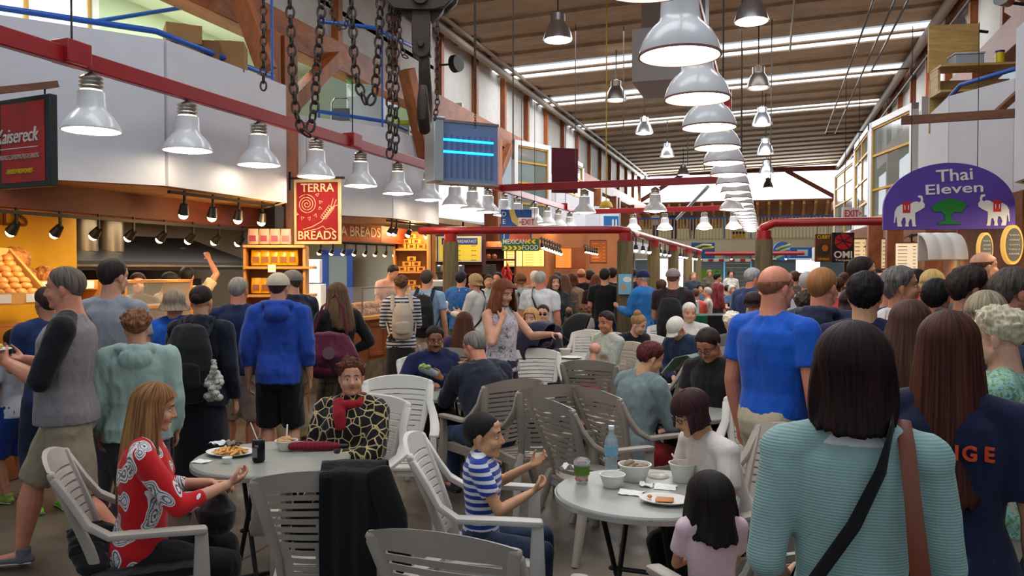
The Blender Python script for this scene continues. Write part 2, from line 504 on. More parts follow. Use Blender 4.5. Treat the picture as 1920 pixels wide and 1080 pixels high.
def hand(mb, w, d, nv, side, s, curl, far=False):
    """w wrist, d finger direction, nv palm normal, side +1 = right hand"""
    d = nrm(d); nv = nrm(np.array(nv, float) - d*np.dot(nv, d)); ac = np.cross(d, nv)*side   # towards the thumb
    w = np.array(w, float)
    rf = (.0088 if not far else .0100)*max(s, .88)
    lens = (.070, .079, .073, .057); offs = (.029, .0095, -.0105, -.029)
    for i in range(4):
        k0 = w + ac*offs[i]*.55*s + d*.008*s; k1 = w + ac*offs[i]*s + d*(.088, .092, .088, .080)[i]*s
        mb.tube([k0, k1], [.0135*s, .0115*s], n=8, cap=2)
    mb.ell(w + d*.045*s, (.022*s, .036*s, .013*s), R=np.stack([ac, d, nv], 1), n=8, m=6)
    for i in range(4):
        p = w + ac*offs[i]*s + d*(.088, .092, .088, .080)[i]*s; pts = [p]
        spread = ac*(offs[i]*1.9)
        a = curl*(.55 + .10*i)
        for j, fr_ in enumerate((.44, .31, .25)):
            dd = nrm(d*math.cos(a) + nv*math.sin(a) + spread*(1 if j == 0 else .4)); p = p + dd*lens[i]*fr_*s; pts.append(p); a += curl*(.75, .5, .4)[j]
        mb.tube(pts, [rf*1.08, rf, rf*.95, rf*.80], n=8, cap=2)
    t0 = w + ac*.020*s + d*.022*s + nv*.006*s
    t1 = t0 + nrm(ac*.8 + d*.65 + nv*.35)*.040*s
    t2 = t1 + nrm(ac*.25 + d*.9 + nv*(.35+.35*curl))*.030*s
    t3 = t2 + nrm(-ac*.1*curl + d*.9 + nv*(.4+.5*curl))*.024*s
    mb.tube([t0, t1, t2, t3], [.0150*s, .0120*s, rf*1.05, rf*.9], n=8, cap=2)
    return w + d*.10*s + nv*.025*s
def head_prims(mb, M, hs, fem, far):
    """M: function head frame -> local; face towards +Y, chin at -.112, top at +.125"""
    R = M.R
    def e(c, r, R2=None): mb.ell(M(c), np.array(r)*hs, R=R if R2 is None else R @ R2, n=16, m=11)
    def t(pts, rr, side=(1, 0, 0), **k): mb.tube([M(p) for p in pts], [ (np.array(r)*hs if hasattr(r, '__len__') else r*hs) for r in rr], side=R @ np.array(side, float), n=10, **k)
    e((0, -.012, .036), (.077, .098, .088))
    e((0, .020, -.020), (.064, .072, .080))
    e((0, .050, -.066), (.043, .036, .040))
    e((0, .070, -.092), (.022, .021, .019))
    for s in (-1, 1):
        t([(s*.058, -.004, -.048), (s*.046, .035, -.080), (s*.015, .070, -.094)], [.017, .016, .014])
        e((s*.038, .056, -.030), (.027, .029, .030))
        e((s*.045, .030, -.050), (.022, .030, .030))
        e((s*.031, .0745, .0175), (.0165, .011, .0065))
        e((s*.013, .094, -.029), (.0085, .010, .0075))
        e((s*.078, -.010, -.006), (.009, .018, .031), rotm(-.15, 0, s*-.35))
        e((s*.079, -.004, -.028), (.007, .010, .012))
    t([(-.040, .066, .036), (0, .078, .038), (.040, .066, .036)], [.014, .015, .014] if fem else [.016, .016, .016])
    t([(0, .083, .026), (0, .096, .000), (0, .106, -.024)], [.0085, .0085, .0125])
    e((0, .080, -.050), (.026, .014, .019))
    e((0, .060, .062), (.052, .024, .030))
SHORT = dict(pe=[(0, 58), (30, 61), (50, 72), (66, 90), (78, 108), (90, 106), (104, 112), (125, 124), (180, 126)], L=[(0, 0), (112, 0), (128, .022), (150, .034), (180, .036)], t=.013, sh=1)
STY = {
    'short': SHORT,
    'buzz': dict(pe=SHORT['pe'], L=SHORT['L'], t=.006, sh=1),
    'thick': dict(pe=[(0, 60), (30, 64), (50, 76), (66, 94), (78, 112), (104, 116), (125, 124), (180, 126)], L=[(0, 0), (110, 0), (125, .03), (150, .045), (180, .048)], t=.019, noise=.006, sh=1),
    'fringe': dict(pe=[(0, 80), (40, 84), (60, 100), (100, 112), (180, 130)], L=None, t=.018),
    'receding': dict(pe=[(0, 38), (30, 44), (50, 70), (70, 92), (80, 106), (104, 112), (125, 124), (180, 126)], L=SHORT['L'], t=.008, sh=1),
    'bald': dict(pe=[(0, 60), (60, 80), (78, 104), (104, 110), (125, 128), (180, 138)], ps=[(0, 60), (55, 78), (75, 82), (100, 84), (180, 88)], L=None, t=.003),
    'bob': dict(pe=[(0, 62), (40, 68), (55, 90), (180, 92)], L=[(0, 0), (52, 0), (64, .11), (180, .125)], t=.020, flare=.10),
    'bobfringe': dict(pe=[(0, 84), (40, 86), (50, 90), (180, 92)], L=[(0, 0), (50, 0), (62, .13), (180, .15)], t=.018, flare=.12),
    'shoulder': dict(pe=[(0, 62), (40, 68), (55, 90), (180, 92)], L=[(0, 0), (52, 0), (62, .17), (180, .21)], t=.022, flare=.18),
    'long': dict(pe=[(0, 62), (40, 68), (55, 90), (180, 92)], L=[(0, 0), (50, 0), (62, .26), (120, .36), (180, .40)], t=.018, flare=.10),
    'longthin': dict(pe=[(0, 62), (40, 68), (55, 90), (180, 92)], L=[(0, 0), (50, 0), (62, .26), (120, .36), (180, .40)], t=.018, flare=-.03),
    'longback': dict(pe=[(0, 62), (45, 70), (65, 90), (180, 92)], L=[(0, 0), (62, 0), (75, .12), (100, .34), (180, .42)], t=.018, flare=.06),
    'tied': dict(pe=[(0, 62), (40, 66), (60, 84), (85, 98), (120, 112), (180, 125)], L=None, t=.010),
    'curly': dict(pe=[(0, 58), (35, 62), (58, 82), (80, 106), (110, 118), (180, 146)], L=None, t=.026, noise=.026),
    'curlyshort': dict(pe=[(0, 58), (35, 62), (58, 80), (80, 98), (110, 108), (180, 142)], L=None, t=.018, noise=.018),
}
def interp(tab, x):
    for (a, b), (c, d) in zip(tab, tab[1:]):
        if x <= c: return b + (d-b)*(x-a)/(c-a+1e-9)
    return tab[-1][1]
def hair_mesh(M, hs, style, seed, lenmul=1., bun=None, vol=1., lod=1., out=0.):
    S = STY[style]; t = S.get('t', .012)*vol; n1 = 30 if S.get('noise') else 14; sh = S.get('sh'); n2 = (4 if sh else 14) if S['L'] else 0; nc = int((170 if S.get('noise') else 110)*lod)
    amp = S.get('noise', 0)
    th = np.linspace(-180, 180, nc, endpoint=False)
    rs = np.random.RandomState(seed)
    def smooth(k):
        a = rs.rand(nc); 
        for _ in range(k): a = (a + np.roll(a, 1) + np.roll(a, -1))/3
        return a - a.mean()
    c1 = smooth(1)*1.2; c2 = smooth(6)*3; c3 = smooth(3)*2
    A = []; B = []; UV = []
    down = np.array([0, 0, -1.0])
    part = .25
    for i in range(n1 + n2):
        ra = []; rb = []; ru = []
        for j in range(nc):
            a = abs(th[j]); q = math.radians(th[j]); sx, cy = math.sin(q), math.cos(q)
            pe = interp(S['pe'], a); ps = interp(S['ps'], a) if 'ps' in S else 0
            L = (interp(S['L'], a)*lenmul*(1 + .10*c1[j] + .06*c2[j])) if S['L'] else 0
            f = min(i/(n1-1), 1); ph = math.radians(ps + (pe + c1[j]*(3 if not L else 0) - ps)*f)
            edge = min(1, (1-f)*(2.4 if t < .03 else 4) + .06) if not S['L'] or (sh and L < .004) else 1
            if 'ps' in S: edge *= min(1, f*4+.2)
            if 'ps' in S and pe-ps < 6: edge = .05
            tt = t*(edge) + .0025*c1[j]*min(1, f*3)
            base = np.array([0, -.010, .035])
            if amp:
                p0 = np.array([[sx*math.sin(ph)*.09, cy*math.sin(ph)*.1, math.cos(ph)*.09]])*62
                tt += amp*edge*(noise(p0, seed)[0]*1.4 - .6) + amp*.5*edge*(noise(p0*2.3, seed+5)[0]-.5)
            dn = np.array([sx*math.sin(ph), cy*math.sin(ph), math.cos(ph)])
            po = base + dn*np.array([.079+tt, .099+tt, .090+tt*.8]); pi = base + dn*np.array([.072, .092, .084])
            o = M(po); n_ = M(pi)
            if i >= n1:
                s_ = (i-n1+1)/n2
                ds = L*s_*hs
                rad = nrm(M.R @ np.array([sx, cy, 0]))*[1, 1, 0]
                fl = S.get('flare', .1)*L*hs
                prof = math.sin(s_*math.pi*.62)*fl*(1+.5*c3[j]) - (s_**2)*.05*L*hs
                if a > 80: prof += out*s_
                if a > 110: prof += -.02*hs*math.sin(s_*math.pi)*(1 if L < .25 else .3)
                if sh:
                    o = o + down*ds - rad*(ds*.55 + t*.75*s_*s_ + .002*c1[j]); n_ = o - rad*(.02 if L > .004 else .003)
                else:
                    o = o + down*ds + rad*prof + rad*.004*c1[j]
                    n_ = o - rad*(.026*hs if L > .02 else .004)*(1-.4*s_)
            ra.append(o); rb.append(n_); ru.append((th[j]/360.+.5, (i/(n1+n2))*1.0, 0))
        A.append(ra); B.append(rb); UV.append(ru)
    mb = MB(); mb.shell(np.array(A), np.array(B))
    uv = np.vstack([np.array(UV).reshape(-1, 3)]*2)
    if bun is not None:
        k = len(mb.verts()); mb.ell(M(bun[:3]), np.array([bun[3]]*3)*hs, n=16, m=10)
        uv = np.vstack([uv, rs.rand(mb.n-k, 3)*[.3, 1, 0]])
    return mb, uv
class Frame:
    def __init__(s, o, R, sc): s.o = np.array(o, float); s.R = np.array(R); s.s = sc
    def __call__(s, p): return s.o + s.R @ (np.array(p, float)*s.s)
TONE = {'w': (206, 152, 124), 'p': (222, 170, 145), 't': (186, 128, 96), 'a': (205, 155, 118), 'i': (152, 102, 74), 'r': (208, 138, 112), 'c': (200, 150, 112)}
PEOPLE = []
def person(label, px, D, H=1.72, face=0, top=('tee', (90, 90, 95)), bottom=('trousers', (50, 50, 60)), hair=('short', (50, 40, 35)),
           sk='w', fem=0, fat=1., arms=('down', 'down'), head=(0, 0), lean=0, twist=0, sit=0, seat=.43, legs=None, shoes=(60, 60, 65), cap=None, glasses=None,
           group=None, z=0, scarf=None, child=0, collar=None, hood=0, beard=None, curl=None, lenmul=1., bun=None, vol=1., xy=None, roll=0, detail=None, cat='person',
           hem=None, sleeve=None, sleevecol=None, seed=None, hanim=None, faceon=1, apron=None, undershirt=None, bust=None):
    """px: picture column, D: distance from the camera plane, face: 0 = back to the camera, 90 = towards picture right"""
    seed = seed if seed is not None else len(PEOPLE)*13+5
    loc = Vector((xy[0], xy[1], z)) if xy is not None else G(px, D, z)
    rz_ = face_rot(face, px); rt = root('person', label, cat, loc, rz_, group)
    lod = detail if detail is not None else (0 if D < 4.6 else 1 if D < 8 else 2 if D < 13 else 3)
    bv = (.0058, .0080, .0115, .017)[lod]; cv = (.009, .012, .017, .024)[lod]
    h = H
    # spine
    hipz = (seat + .055*h - .035) if sit else .505*h
    pel = np.array([0, 0, hipz + .02*h])
    Rt = rotm(0, 0, math.radians(-twist)) @ rotm(math.radians(-lean), 0, 0) @ rotm(0, math.radians(roll), 0)
    def T(p): # standing coordinates (m) -> posed torso
        q = np.array(p, float) - [0, 0, .525*h]
        return pel + Rt @ q
    secs = [(z_*h, wx*h*(1+(fat-1)*.8), yf*h*(1 + (fat-1)*(2.2 if .5 < z_ < .72 else 1)), yb*h*(1+(fat-1)*.5)) for z_, wx, yf, yb in (SECT_F if fem else SECT_M)]
    if child: secs = [(a, b*.98, c*1.05, d_) for a, b, c, d_ in secs]
    shx = (.100 if fem else .108)*h*(1+(fat-1)*.4)*(.95 if child else 1)
    hs = (H/1.78 if not child else .92) if H > 1.4 or child else H/1.7
    if child: hs = .84 + .12*(H/1.3)*.5
    ny, np_ = math.radians(-head[0]), math.radians(-head[1])
    Rh = Rt.copy() if False else (rotm(0, 0, math.radians(-twist)) @ rotm(math.radians(-lean*.45), 0, 0))
    Rh = Rh @ rotm(0, 0, ny) @ rotm(np_, 0, 0)
    if len(head) > 2: Rh = Rh @ rotm(0, math.radians(head[2]), 0)
    neckb = T((0, -.004*h, .845*h)); 
    up = nrm(Rt @ np.array([0, .12, 1.0])*.6 + np.array([0, 0, .4]))
    nk = H - .845*h - .235*hs
    skullb = neckb + up*(nk + .005)
    hc = skullb + Rh @ (np.array([0, .018, .105])*hs)
    M = Frame(hc, Rh, hs)
    body = MB()
    kt = .90
    loft(body, [(a, b*kt, c*kt, d_*kt) for a, b, c, d_ in secs], T, 16)
    nr = (.031 if fem else .036)*h*(1 + (fat-1)*.5)*(.86 if child else 1)
    body.tube([neckb - up*.03*h, neckb + up*.02*h, M((0, -.012, -.045))], [nr*1.25, nr, nr*.98], n=12)
    head_prims(body, M, hs, fem, lod > 1)
    info = dict(root=rt, M=M, T=T, h=h, hs=hs, rz=rz_, loc=loc, Rt=Rt)
    # arms
    l1, l2 = .172*h, .150*h; hw = []; armpts = []
    for s, a in ((-1, arms[0]), (1, arms[1])):
        S = T((s*shx, -.005*h, .808*h))
        if isinstance(a, str): tg, hint, pn, cu = ARMS[a]
        else: tg, hint, pn, cu = (list(a) + [(.6, -.3, -1), (-.3, 0, -1), .6][len(a)-1:])[:4] if len(a) < 4 else a
        Tg = S + (Rt @ np.array([tg[0]*s, tg[1], tg[2]]))*h
        hint = np.array([hint[0]*s, hint[1], hint[2]]); pn = np.array([pn[0]*s, pn[1], pn[2]])
        E, W = ik(S, Tg, l1, l2, hint)
        armpts.append((S, E, W))
        ra = h*(1+(fat-1)*.6)*(.88 if fem else 1)*(.95 if child else 1)
        body.tube([T((s*shx*.35, -.004*h, .836*h)), S], [.026*h, .030*h], n=10)
        body.tube([S, S*.5+E*.5, E], [.030*ra, .0275*ra, .0225*ra], n=12)
        body.tube([E, E*.7+W*.3, W], [.0225*ra, .0235*ra, .0150*ra], n=12)
        d = nrm(W-E)
        if isinstance(a, str) and a in ('down', 'back', 'swing'): d = nrm(d + np.array([0, .15, -.3]))
        if isinstance(a, str) and a in ('table', 'tablein', 'lap'): d = nrm(d + np.array([0, .3, .1]))
        hp = hand(body, W, d, pn, s, h/1.72*(.93 if fem else 1), cu if curl is None else curl, lod > 1)
        hw.append(hp)
    info['hands'] = hw; info['arms'] = armpts
    # legs
    legpts = []
    for k, s in enumerate((-1, 1)):
        Hp = pel + np.array([s*.050*h, 0, -.02*h])
        if legs is not None: A = np.array(legs[k], float)
        elif sit: A = np.array([s*.06*h, .235*h + (.02, -.05)[k], min(.045*h, .045*h)])
        else: A = np.array([s*.058*h, -.015*h + (.02, -.01)[k], .045*h])
        if sit and seat < .42 or (sit and child): A[2] = max(.05, hipz - .245*h)
        hint = (s*.25, 1, 1.2) if sit else (s*.1, 1, 0)
        K, A = ik(Hp, A, .245*h, .238*h, hint)
        legpts.append((Hp, K, A))
        fl = 1+(fat-1)*.7
        body.tube([Hp, Hp*.55+K*.45, K], [.050*h*fl, .043*h*fl, .031*h], n=12)
        body.tube([K, K*.68+A*.32, A], [.031*h, .0335*h*fl, .0185*h], n=12)
        fd = nrm(np.array([s*.15, 1, 0])) if legs is None or len(legs) < 3 else nrm(legs[2][k])
        body.tube([A + fd*-.012*h + [0, 0, -.015*h], A + fd*.05*h + [0, 0, -.026*h], A + fd*.10*h + [0, 0, -.032*h]], [(.017*h, .017*h), (.021*h, .015*h), (.019*h, .010*h)], side=np.cross(fd, (0, 0, 1)), n=10)
    info['legs'] = legpts
    bo = remeshed(body, 'body', skin(TONE.get(sk, sk) if isinstance(sk, str) else sk), rt, bv, it=2, fac=.45)
    # shoes
    if shoes is not None and (D < 8 or sit == 0) and lod < 3:
        for k, s in enumerate((-1, 1)):
            A = legpts[k][2]; K = legpts[k][1]
            fd = nrm(np.array([s*.15, 1, 0])) if legs is None or len(legs) < 3 else nrm(legs[2][k])
            sd = np.cross(fd, (0, 0, 1)); m = MB(); zz = -.045*h + .013
            g = lambda y, z_: A + fd*y*h + np.array([0, 0, z_])
            m.tube([g(-.025, zz+.012), g(.0, zz+.016), g(.05, zz+.014), g(.085, zz+.010), g(.108, zz+.006)], [(.020*h, .028), (.022*h, .032), (.024*h, .028), (.0275*h, .020), (.019*h, .012)], side=sd, n=12)
            m.tube([g(-.005, zz+.01), g(-.008, .02)], [.024*h, .023*h], n=12, flat=(0, 1))
            so = remeshed(m, 'shoe', plain('shoe', shoes, .6), rt, .008 if lod < 2 else .014, it=2)
            if lod < 2:
                q = MB(); q.tube([g(-.030, zz-.004), g(.03, zz-.004), g(.080, zz-.004), g(.112, zz-.003)], [(.021*h, .009), (.022*h, .009), (.029*h, .009), (.019*h, .009)], side=sd, n=12)
                q.link('sole', plain('shoe_sole', (190, 190, 185) if sum(shoes) > 250 or sum(shoes) < 130 else (40, 40, 40), .6), so)
    # bottoms
    bt, bc = bottom[0], bottom[1]; bpat = bottom[2:] if len(bottom) > 2 else ()
    bm_ = cloth(bc, *bpat)
    if bt != 'none':
        b = MB(); e = .008
        hips = [(a, b_+e, c+e, d_+e) for a, b_, c, d_ in secs if a < .60*h]
        if not sit or bt != 'skirt': loft(b, hips, T, 18)
        if bt in ('trousers', 'shorts', 'jeans', 'leggings'):
            ez = {'trousers': .012, 'jeans': .007, 'leggings': .003, 'shorts': .018}[bt]
            for k, s in enumerate((-1, 1)):
                Hp, K, A = legpts[k]; fl = 1+(fat-1)*.7
                if bt == 'shorts':
                    end = K + (A-K)*.02; 
                    b.tube([Hp, Hp*.5+K*.5, end], [.053*h*fl+ez*.6, .049*h*fl+ez, .046*h+ez], n=14, flat=(0, 1))
                else:
                    w2 = .024*h + ez*1.5 if bt == 'trousers' else .020*h+ez
                    b.tube([Hp, Hp*.5+K*.5, K], [.053*h*fl+ez*.6, .046*h*fl+ez, .034*h+ez], n=14)
                    b.tube([K, K*.66+A*.34, A+np.array([0, 0, -.005])], [.034*h+ez, .034*h*fl+ez, w2], n=14, flat=(0, 1))
        elif bt == 'skirt' or bt == 'longskirt':
            zb = (.26 if bt == 'skirt' else .08)*h
            if not sit: loft(b, [(zb, .12*h, .10*h, .11*h), (.36*h, .115*h, .09*h, .10*h), (.49*h, .10*h, .070*h, .082*h), (.60*h, .08*h, .06*h, .06*h)], lambda p: np.array(p), 20)
            else:
                for k in (0, 1):
                    Hp, K, A = legpts[k]; b.tube([Hp, K, K*.6+A*.4], [.055*h, .048*h, .050*h], n=12)
        remeshed(b, {'jeans': 'trousers', 'leggings': 'leggings', 'longskirt': 'skirt'}.get(bt, bt), bm_, rt, cv, it=2, fold=.012 if bt in ('trousers', 'shorts') else .007, seed=seed)
    # top
    tt, tc = top[0], top[1]; tpat = top[2:] if len(top) > 2 else ()
    kinds = {'tee': (.013, .495, .62), 'polo': (.013, .50, .62), 'long': (.012, .49, 1.95), 'sweater': (.020, .48, 1.95), 'jacket': (.024, .475, 1.97), 'hoodie': (.026, .475, 1.95),
             'tank': (.008, .50, 0), 'shirt': (.016, .49, 1.95), 'shortshirt': (.017, .49, .7), 'coat': (.026, .36, 1.97), 'dress': (.012, .40, .5), 'threequarter': (.012, .48, 1.5)}
    ez, hz, sl = kinds[tt]
    if hem is not None: hz = hem
    if sleeve is not None: sl = sleeve
    tm = cloth(tc, *tpat); c = MB(); ez *= (.8 if child else 1)
    ss = [(a, b_+ez, c_+ez, d_+ez*.8) for a, b_, c_, d_ in secs if a > hz*h]
    a0 = [x for x in secs if x[0] <= hz*h]
    lowz = hz*h
    if sit: ss = [x for x in ss if x[0] > .47*h]; lowz = max(lowz, .475*h)
    f0 = ss[0]; ss = [(lowz, f0[1]*(1.0 if hz > .45 else 1.12)+.004, f0[2]+.004, f0[3]+.004)] + ss
    ss[-1] = (ss[-1][0]+.004, nr*1.12+ (.004 if fem else .006), nr*1.05+.004, nr*1.12+.006)
    loft(c, ss, T, 22)
    if (fem if bust is None else bust) and not child:
        for s in (-1, 1): c.ell(T((s*.042*h, .050*h+ez*.6, .735*h)), (.036*h, .030*h, .034*h)); 
    sm = MB() if sleevecol else c
    for k, s in enumerate((-1, 1)):
        S, E, W = armpts[k]; ra = h*(1+(fat-1)*.6)*(.90 if fem else 1)
        if sl > 0:
            sm.tube([T((s*shx*.32, -.004*h, .832*h)), S], [.029*h+ez*.7, .032*h+ez*.8], n=14)
            if sl <= 1: sm.tube([S, S+(E-S)*sl], [.032*ra+ez*.8, .029*ra+ez*1.1], n=14, flat=(0, 1))
            else:
                Wp = E + (W-E)*(sl-1)
                r2 = .0150*ra + (.0225-.015)*ra*(2-sl) + ez*.7
                sm.tube([S, S*.5+E*.5, E], [.032*ra+ez*.8, .0295*ra+ez*.8, .0255*ra+ez*.8], n=14)
                sm.tube([E, E*.6+Wp*.4, Wp], [.0255*ra+ez*.8, .0245*ra+ez*.8, r2], n=14, flat=(0, 1))
        else:
            sm.tube([T((s*shx*.30, -.004*h, .834*h)), T((s*shx*.75, -.004*h, .822*h))], [.022*h+ez, .020*h+ez], n=12)
    if tt in ('jacket', 'polo', 'shirt', 'shortshirt', 'coat') or collar:
        c.tube([neckb + up*.004*h, neckb + up*.020*h + Rt @ np.array([0, -.004*h, 0])], [(nr*1.22, nr*1.25), (nr*1.15, nr*1.18)], n=16, flat=(1, 1))
    if tt == 'hoodie' or hood:
        bp = [T((math.sin(q)*nr*1.75, math.cos(q)*nr*1.6 - .012*h, .842*h + (.010 if math.cos(q) < 0 else -.012)*h)) for q in np.linspace(0, 2*math.pi, 13)]
        c.tube(bp, [.014*h if math.cos(q) > .3 else .021*h for q in np.linspace(0, 2*math.pi, 13)], n=10)
        c.ell(T((0, -.070*h, .815*h)), (.062*h, .030*h, .045*h), R=Rt)
    remeshed(c, {'long': 'sweater', 'tank': 'tank_top', 'shortshirt': 'shirt', 'threequarter': 'blouse'}.get(tt, tt), tm, rt, cv, it=2, fold=(.020 if tt in ('jacket', 'hoodie', 'coat', 'shirt', 'shortshirt') else .010)*(.6 if lod < 1 else 1)*(.6 if child else 1), seed=seed+3)
    if sleevecol: remeshed(sm, 'sleeve_pair', cloth(sleevecol), rt, cv, it=2, fold=.008, seed=seed+9)
    if undershirt:
        q = MB(); loft(q, [(a, b_+ez+.006, c_+ez+.004, d_+ez*.8+.006) for a, b_, c_, d_ in secs if a > .80*h], T, 24); remeshed(q, 'undershirt', cloth(undershirt), rt, cv, it=2)
    # hair
    if hair:
        hm, uv = hair_mesh(M, hs, hair[0], seed, lenmul, bun, vol*(.3 if cap else 1), 1. if lod < 1 else .7 if lod < 3 else .5, (.035 if hair[0].startswith('long') else 0) + max(0, fat-1)*.16)
        ho = hm.link('hair', hairmat(hair[1], hair[2] if len(hair) > 2 else None), rt, smooth=False)
        at = ho.data.attributes.new('strand', 'FLOAT_VECTOR', 'POINT'); at.data.foreach_set('vector', uv.ravel())
        ho.data.polygons.foreach_set('use_smooth', [True]*len(ho.data.polygons))
    if cap:
        m = MB(); rows = []; inn = []
        for i in range(9):
            ph = math.radians(i*12.0); ra = []; rb = []
            for j in range(32):
                q = 2*math.pi*j/32; dn = np.array([math.sin(q)*math.sin(ph), math.cos(q)*math.sin(ph), math.cos(ph)])
                ra.append(M(np.array([0, -.010, .034]) + dn*[.096, .115, .098])); rb.append(M(np.array([0, -.010, .030]) + dn*[.090, .109, .098]))
            rows.append(ra); inn.append(rb)
        m.shell(np.array(rows), np.array(inn))
        co = m.link('cap', cloth(cap), rt)
        b = MB(); sgn = -1 if cap and len(cap) > 3 else 1
        A = []; Bq = []
        for i in range(6):
            y = i/5.; ra = []; rb = []
            for j in range(13):
                x = (j/12.-.5)*2; yy = .085 + .075*y*math.sqrt(max(0, 1-(x*.97)**2)) if y > 0 else .085 - .045*x*x
                zz = .040 - .012*y - .020*x*x
                ra.append(M((x*.072, yy*sgn + (-.01), zz))); rb.append(M((x*.072, yy*sgn + (-.01), zz-.004)))
            A.append(ra); Bq.append(rb)
        b.shell(np.array(A), np.array(Bq), wrap=False); b.link('brim', cloth(cap[:3]), co)
    # face
    if faceon and lod < 3:
        for s in (-1, 1):
            m = MB(); m.ell(M((s*.0305, .0715, .0055)), np.array([.0125, .0110, .0085])*hs, R=Rh, n=12, m=8)
            eo = m.link('eye', plain('eye_white', (215, 208, 200) if lod < 2 else (60, 45, 40), .25), rt)
            if lod < 2:
                q = MB(); q.ell(M((s*.0305, .0795, .0050)), np.array([.0060, .0042, .0062])*hs, R=Rh, n=10, m=6); q.link('iris', plain('iris', (38, 26, 20), .2), eo)
            b = MB(); b.tube([M((s*.014, .0900, .0300)), M((s*.030, .0870, .0335)), M((s*.047, .0745, .0275))], [.0028*hs, .0036*hs, .0022*hs], n=6)
            bc_ = (hair[1] if hair else (90, 70, 55)); bc_ = tuple(int(x*.7) for x in bc_) if sum(bc_) < 400 else (150, 135, 120)
            b.link('eyebrow', plain('eyebrow', bc_, .8), rt)
        if lod < 2:
            m = MB(); m.tube([M((-.023, .083, -.0530)), M((-.008, .0925, -.0490)), (M((.008, .0925, -.0490))), M((.023, .083, -.0530))], [.0022*hs, .0042*hs, .0042*hs, .0022*hs], n=8)
            m.tube([M((-.021, .083, -.0545)), M((0, .0915, -.0590)), M((.021, .083, -.0545))], [.0020*hs, .0050*hs, .0020*hs], n=8)
            m.link('lips', plain('lips', tuple(int(x*k_) for x, k_ in zip(TONE.get(sk, (200, 150, 120)), (.80, .52, .52))) if fem else tuple(int(x*k_) for x, k_ in zip(TONE.get(sk, (200, 150, 120)), (.78, .62, .6))), .4), rt)
    if beard:
        m = MB()
        if beard[0] == 'moustache': m.tube([M((-.026, .087, -.043)), M((0, .099, -.038)), M((.026, .087, -.043))], [.004*hs, .0075*hs, .004*hs], n=8)
        else:
            m.ell(M((0, .050, -.080)), np.array([.050, .045, .036])*hs, R=Rh); m.ell(M((0, .075, -.094)), np.array([.028, .025, .024])*hs, R=Rh)
        m.link(beard[0], hairmat(beard[1]), rt)
    if glasses:
        m = MB(); r = .021*hs; lens = MB()
        for s in (-1, 1):
            c_ = M((s*.031, .096, .006)); X = Rh @ np.array([1, 0, 0]); Z = Rh @ np.array([0, 0, 1])
            pts = [c_ + X*r*math.cos(q)*1.1 + Z*r*math.sin(q)*.8 for q in np.linspace(0, 2*math.pi, 15)]
            if glasses[0] == 'sun': lens.ell(c_, (r*1.1, .004, r*.85), R=Rh, n=14, m=6)
            m.tube(pts, .0016*hs + .0006, n=6)
            m.tube([M((s*.053, .092, .012)), M((s*.078, .0, .010)), M((s*.080, -.015, .002))], .0022*hs, n=6)
        m.tube([M((-.010, .100, .008)), M((.010, .100, .008))], .0018, n=6)
        go = m.link('glasses', plain('spectacle_frame', glasses[1], .35), rt)
        if glasses[0] == 'sun': lens.link('lens', plain('dark_lens', (22, 18, 18), .12), go)
    if scarf:
        m = MB(); pts = [T((math.sin(q)*nr*1.55, math.cos(q)*nr*1.6, .852*h - (.018*h if math.cos(q) > 0 else 0))) for q in np.linspace(0, 2*math.pi, 13)]
        m.tube(pts, .016*h, n=10)
        m.tube([T((.03*h, .05*h, .845*h)), T((.012*h, .082*h, .80*h)), T((.0*h, .088*h, .75*h))], [(.022*h, .010*h), (.026*h, .008*h), (.020*h, .006*h)], n=10)
        remeshed(m, 'scarf', cloth(*scarf), rt, .009, it=2, fold=.012, seed=seed)
    if apron:
        m = MB(); loft(m, [(a, b_*.75+.02, c_+.034, -.01) for a, b_, c_, d_ in secs if a > .35*h and a < .79*h], T, 16)
        remeshed(m, 'apron', cloth(apron), rt, cv, it=1)
    info['neckb'] = neckb; info['nr'] = nr; info['secs'] = secs; info['shx'] = shx
    PEOPLE.append(info)
    return info
def world_pt(i, p): return i['root'].matrix_basis @ Vector([float(x) for x in p]) if False else (Matrix.Translation(i['loc']) @ Matrix.Rotation(i['rz'], 4, 'Z')) @ Vector([float(x) for x in p])

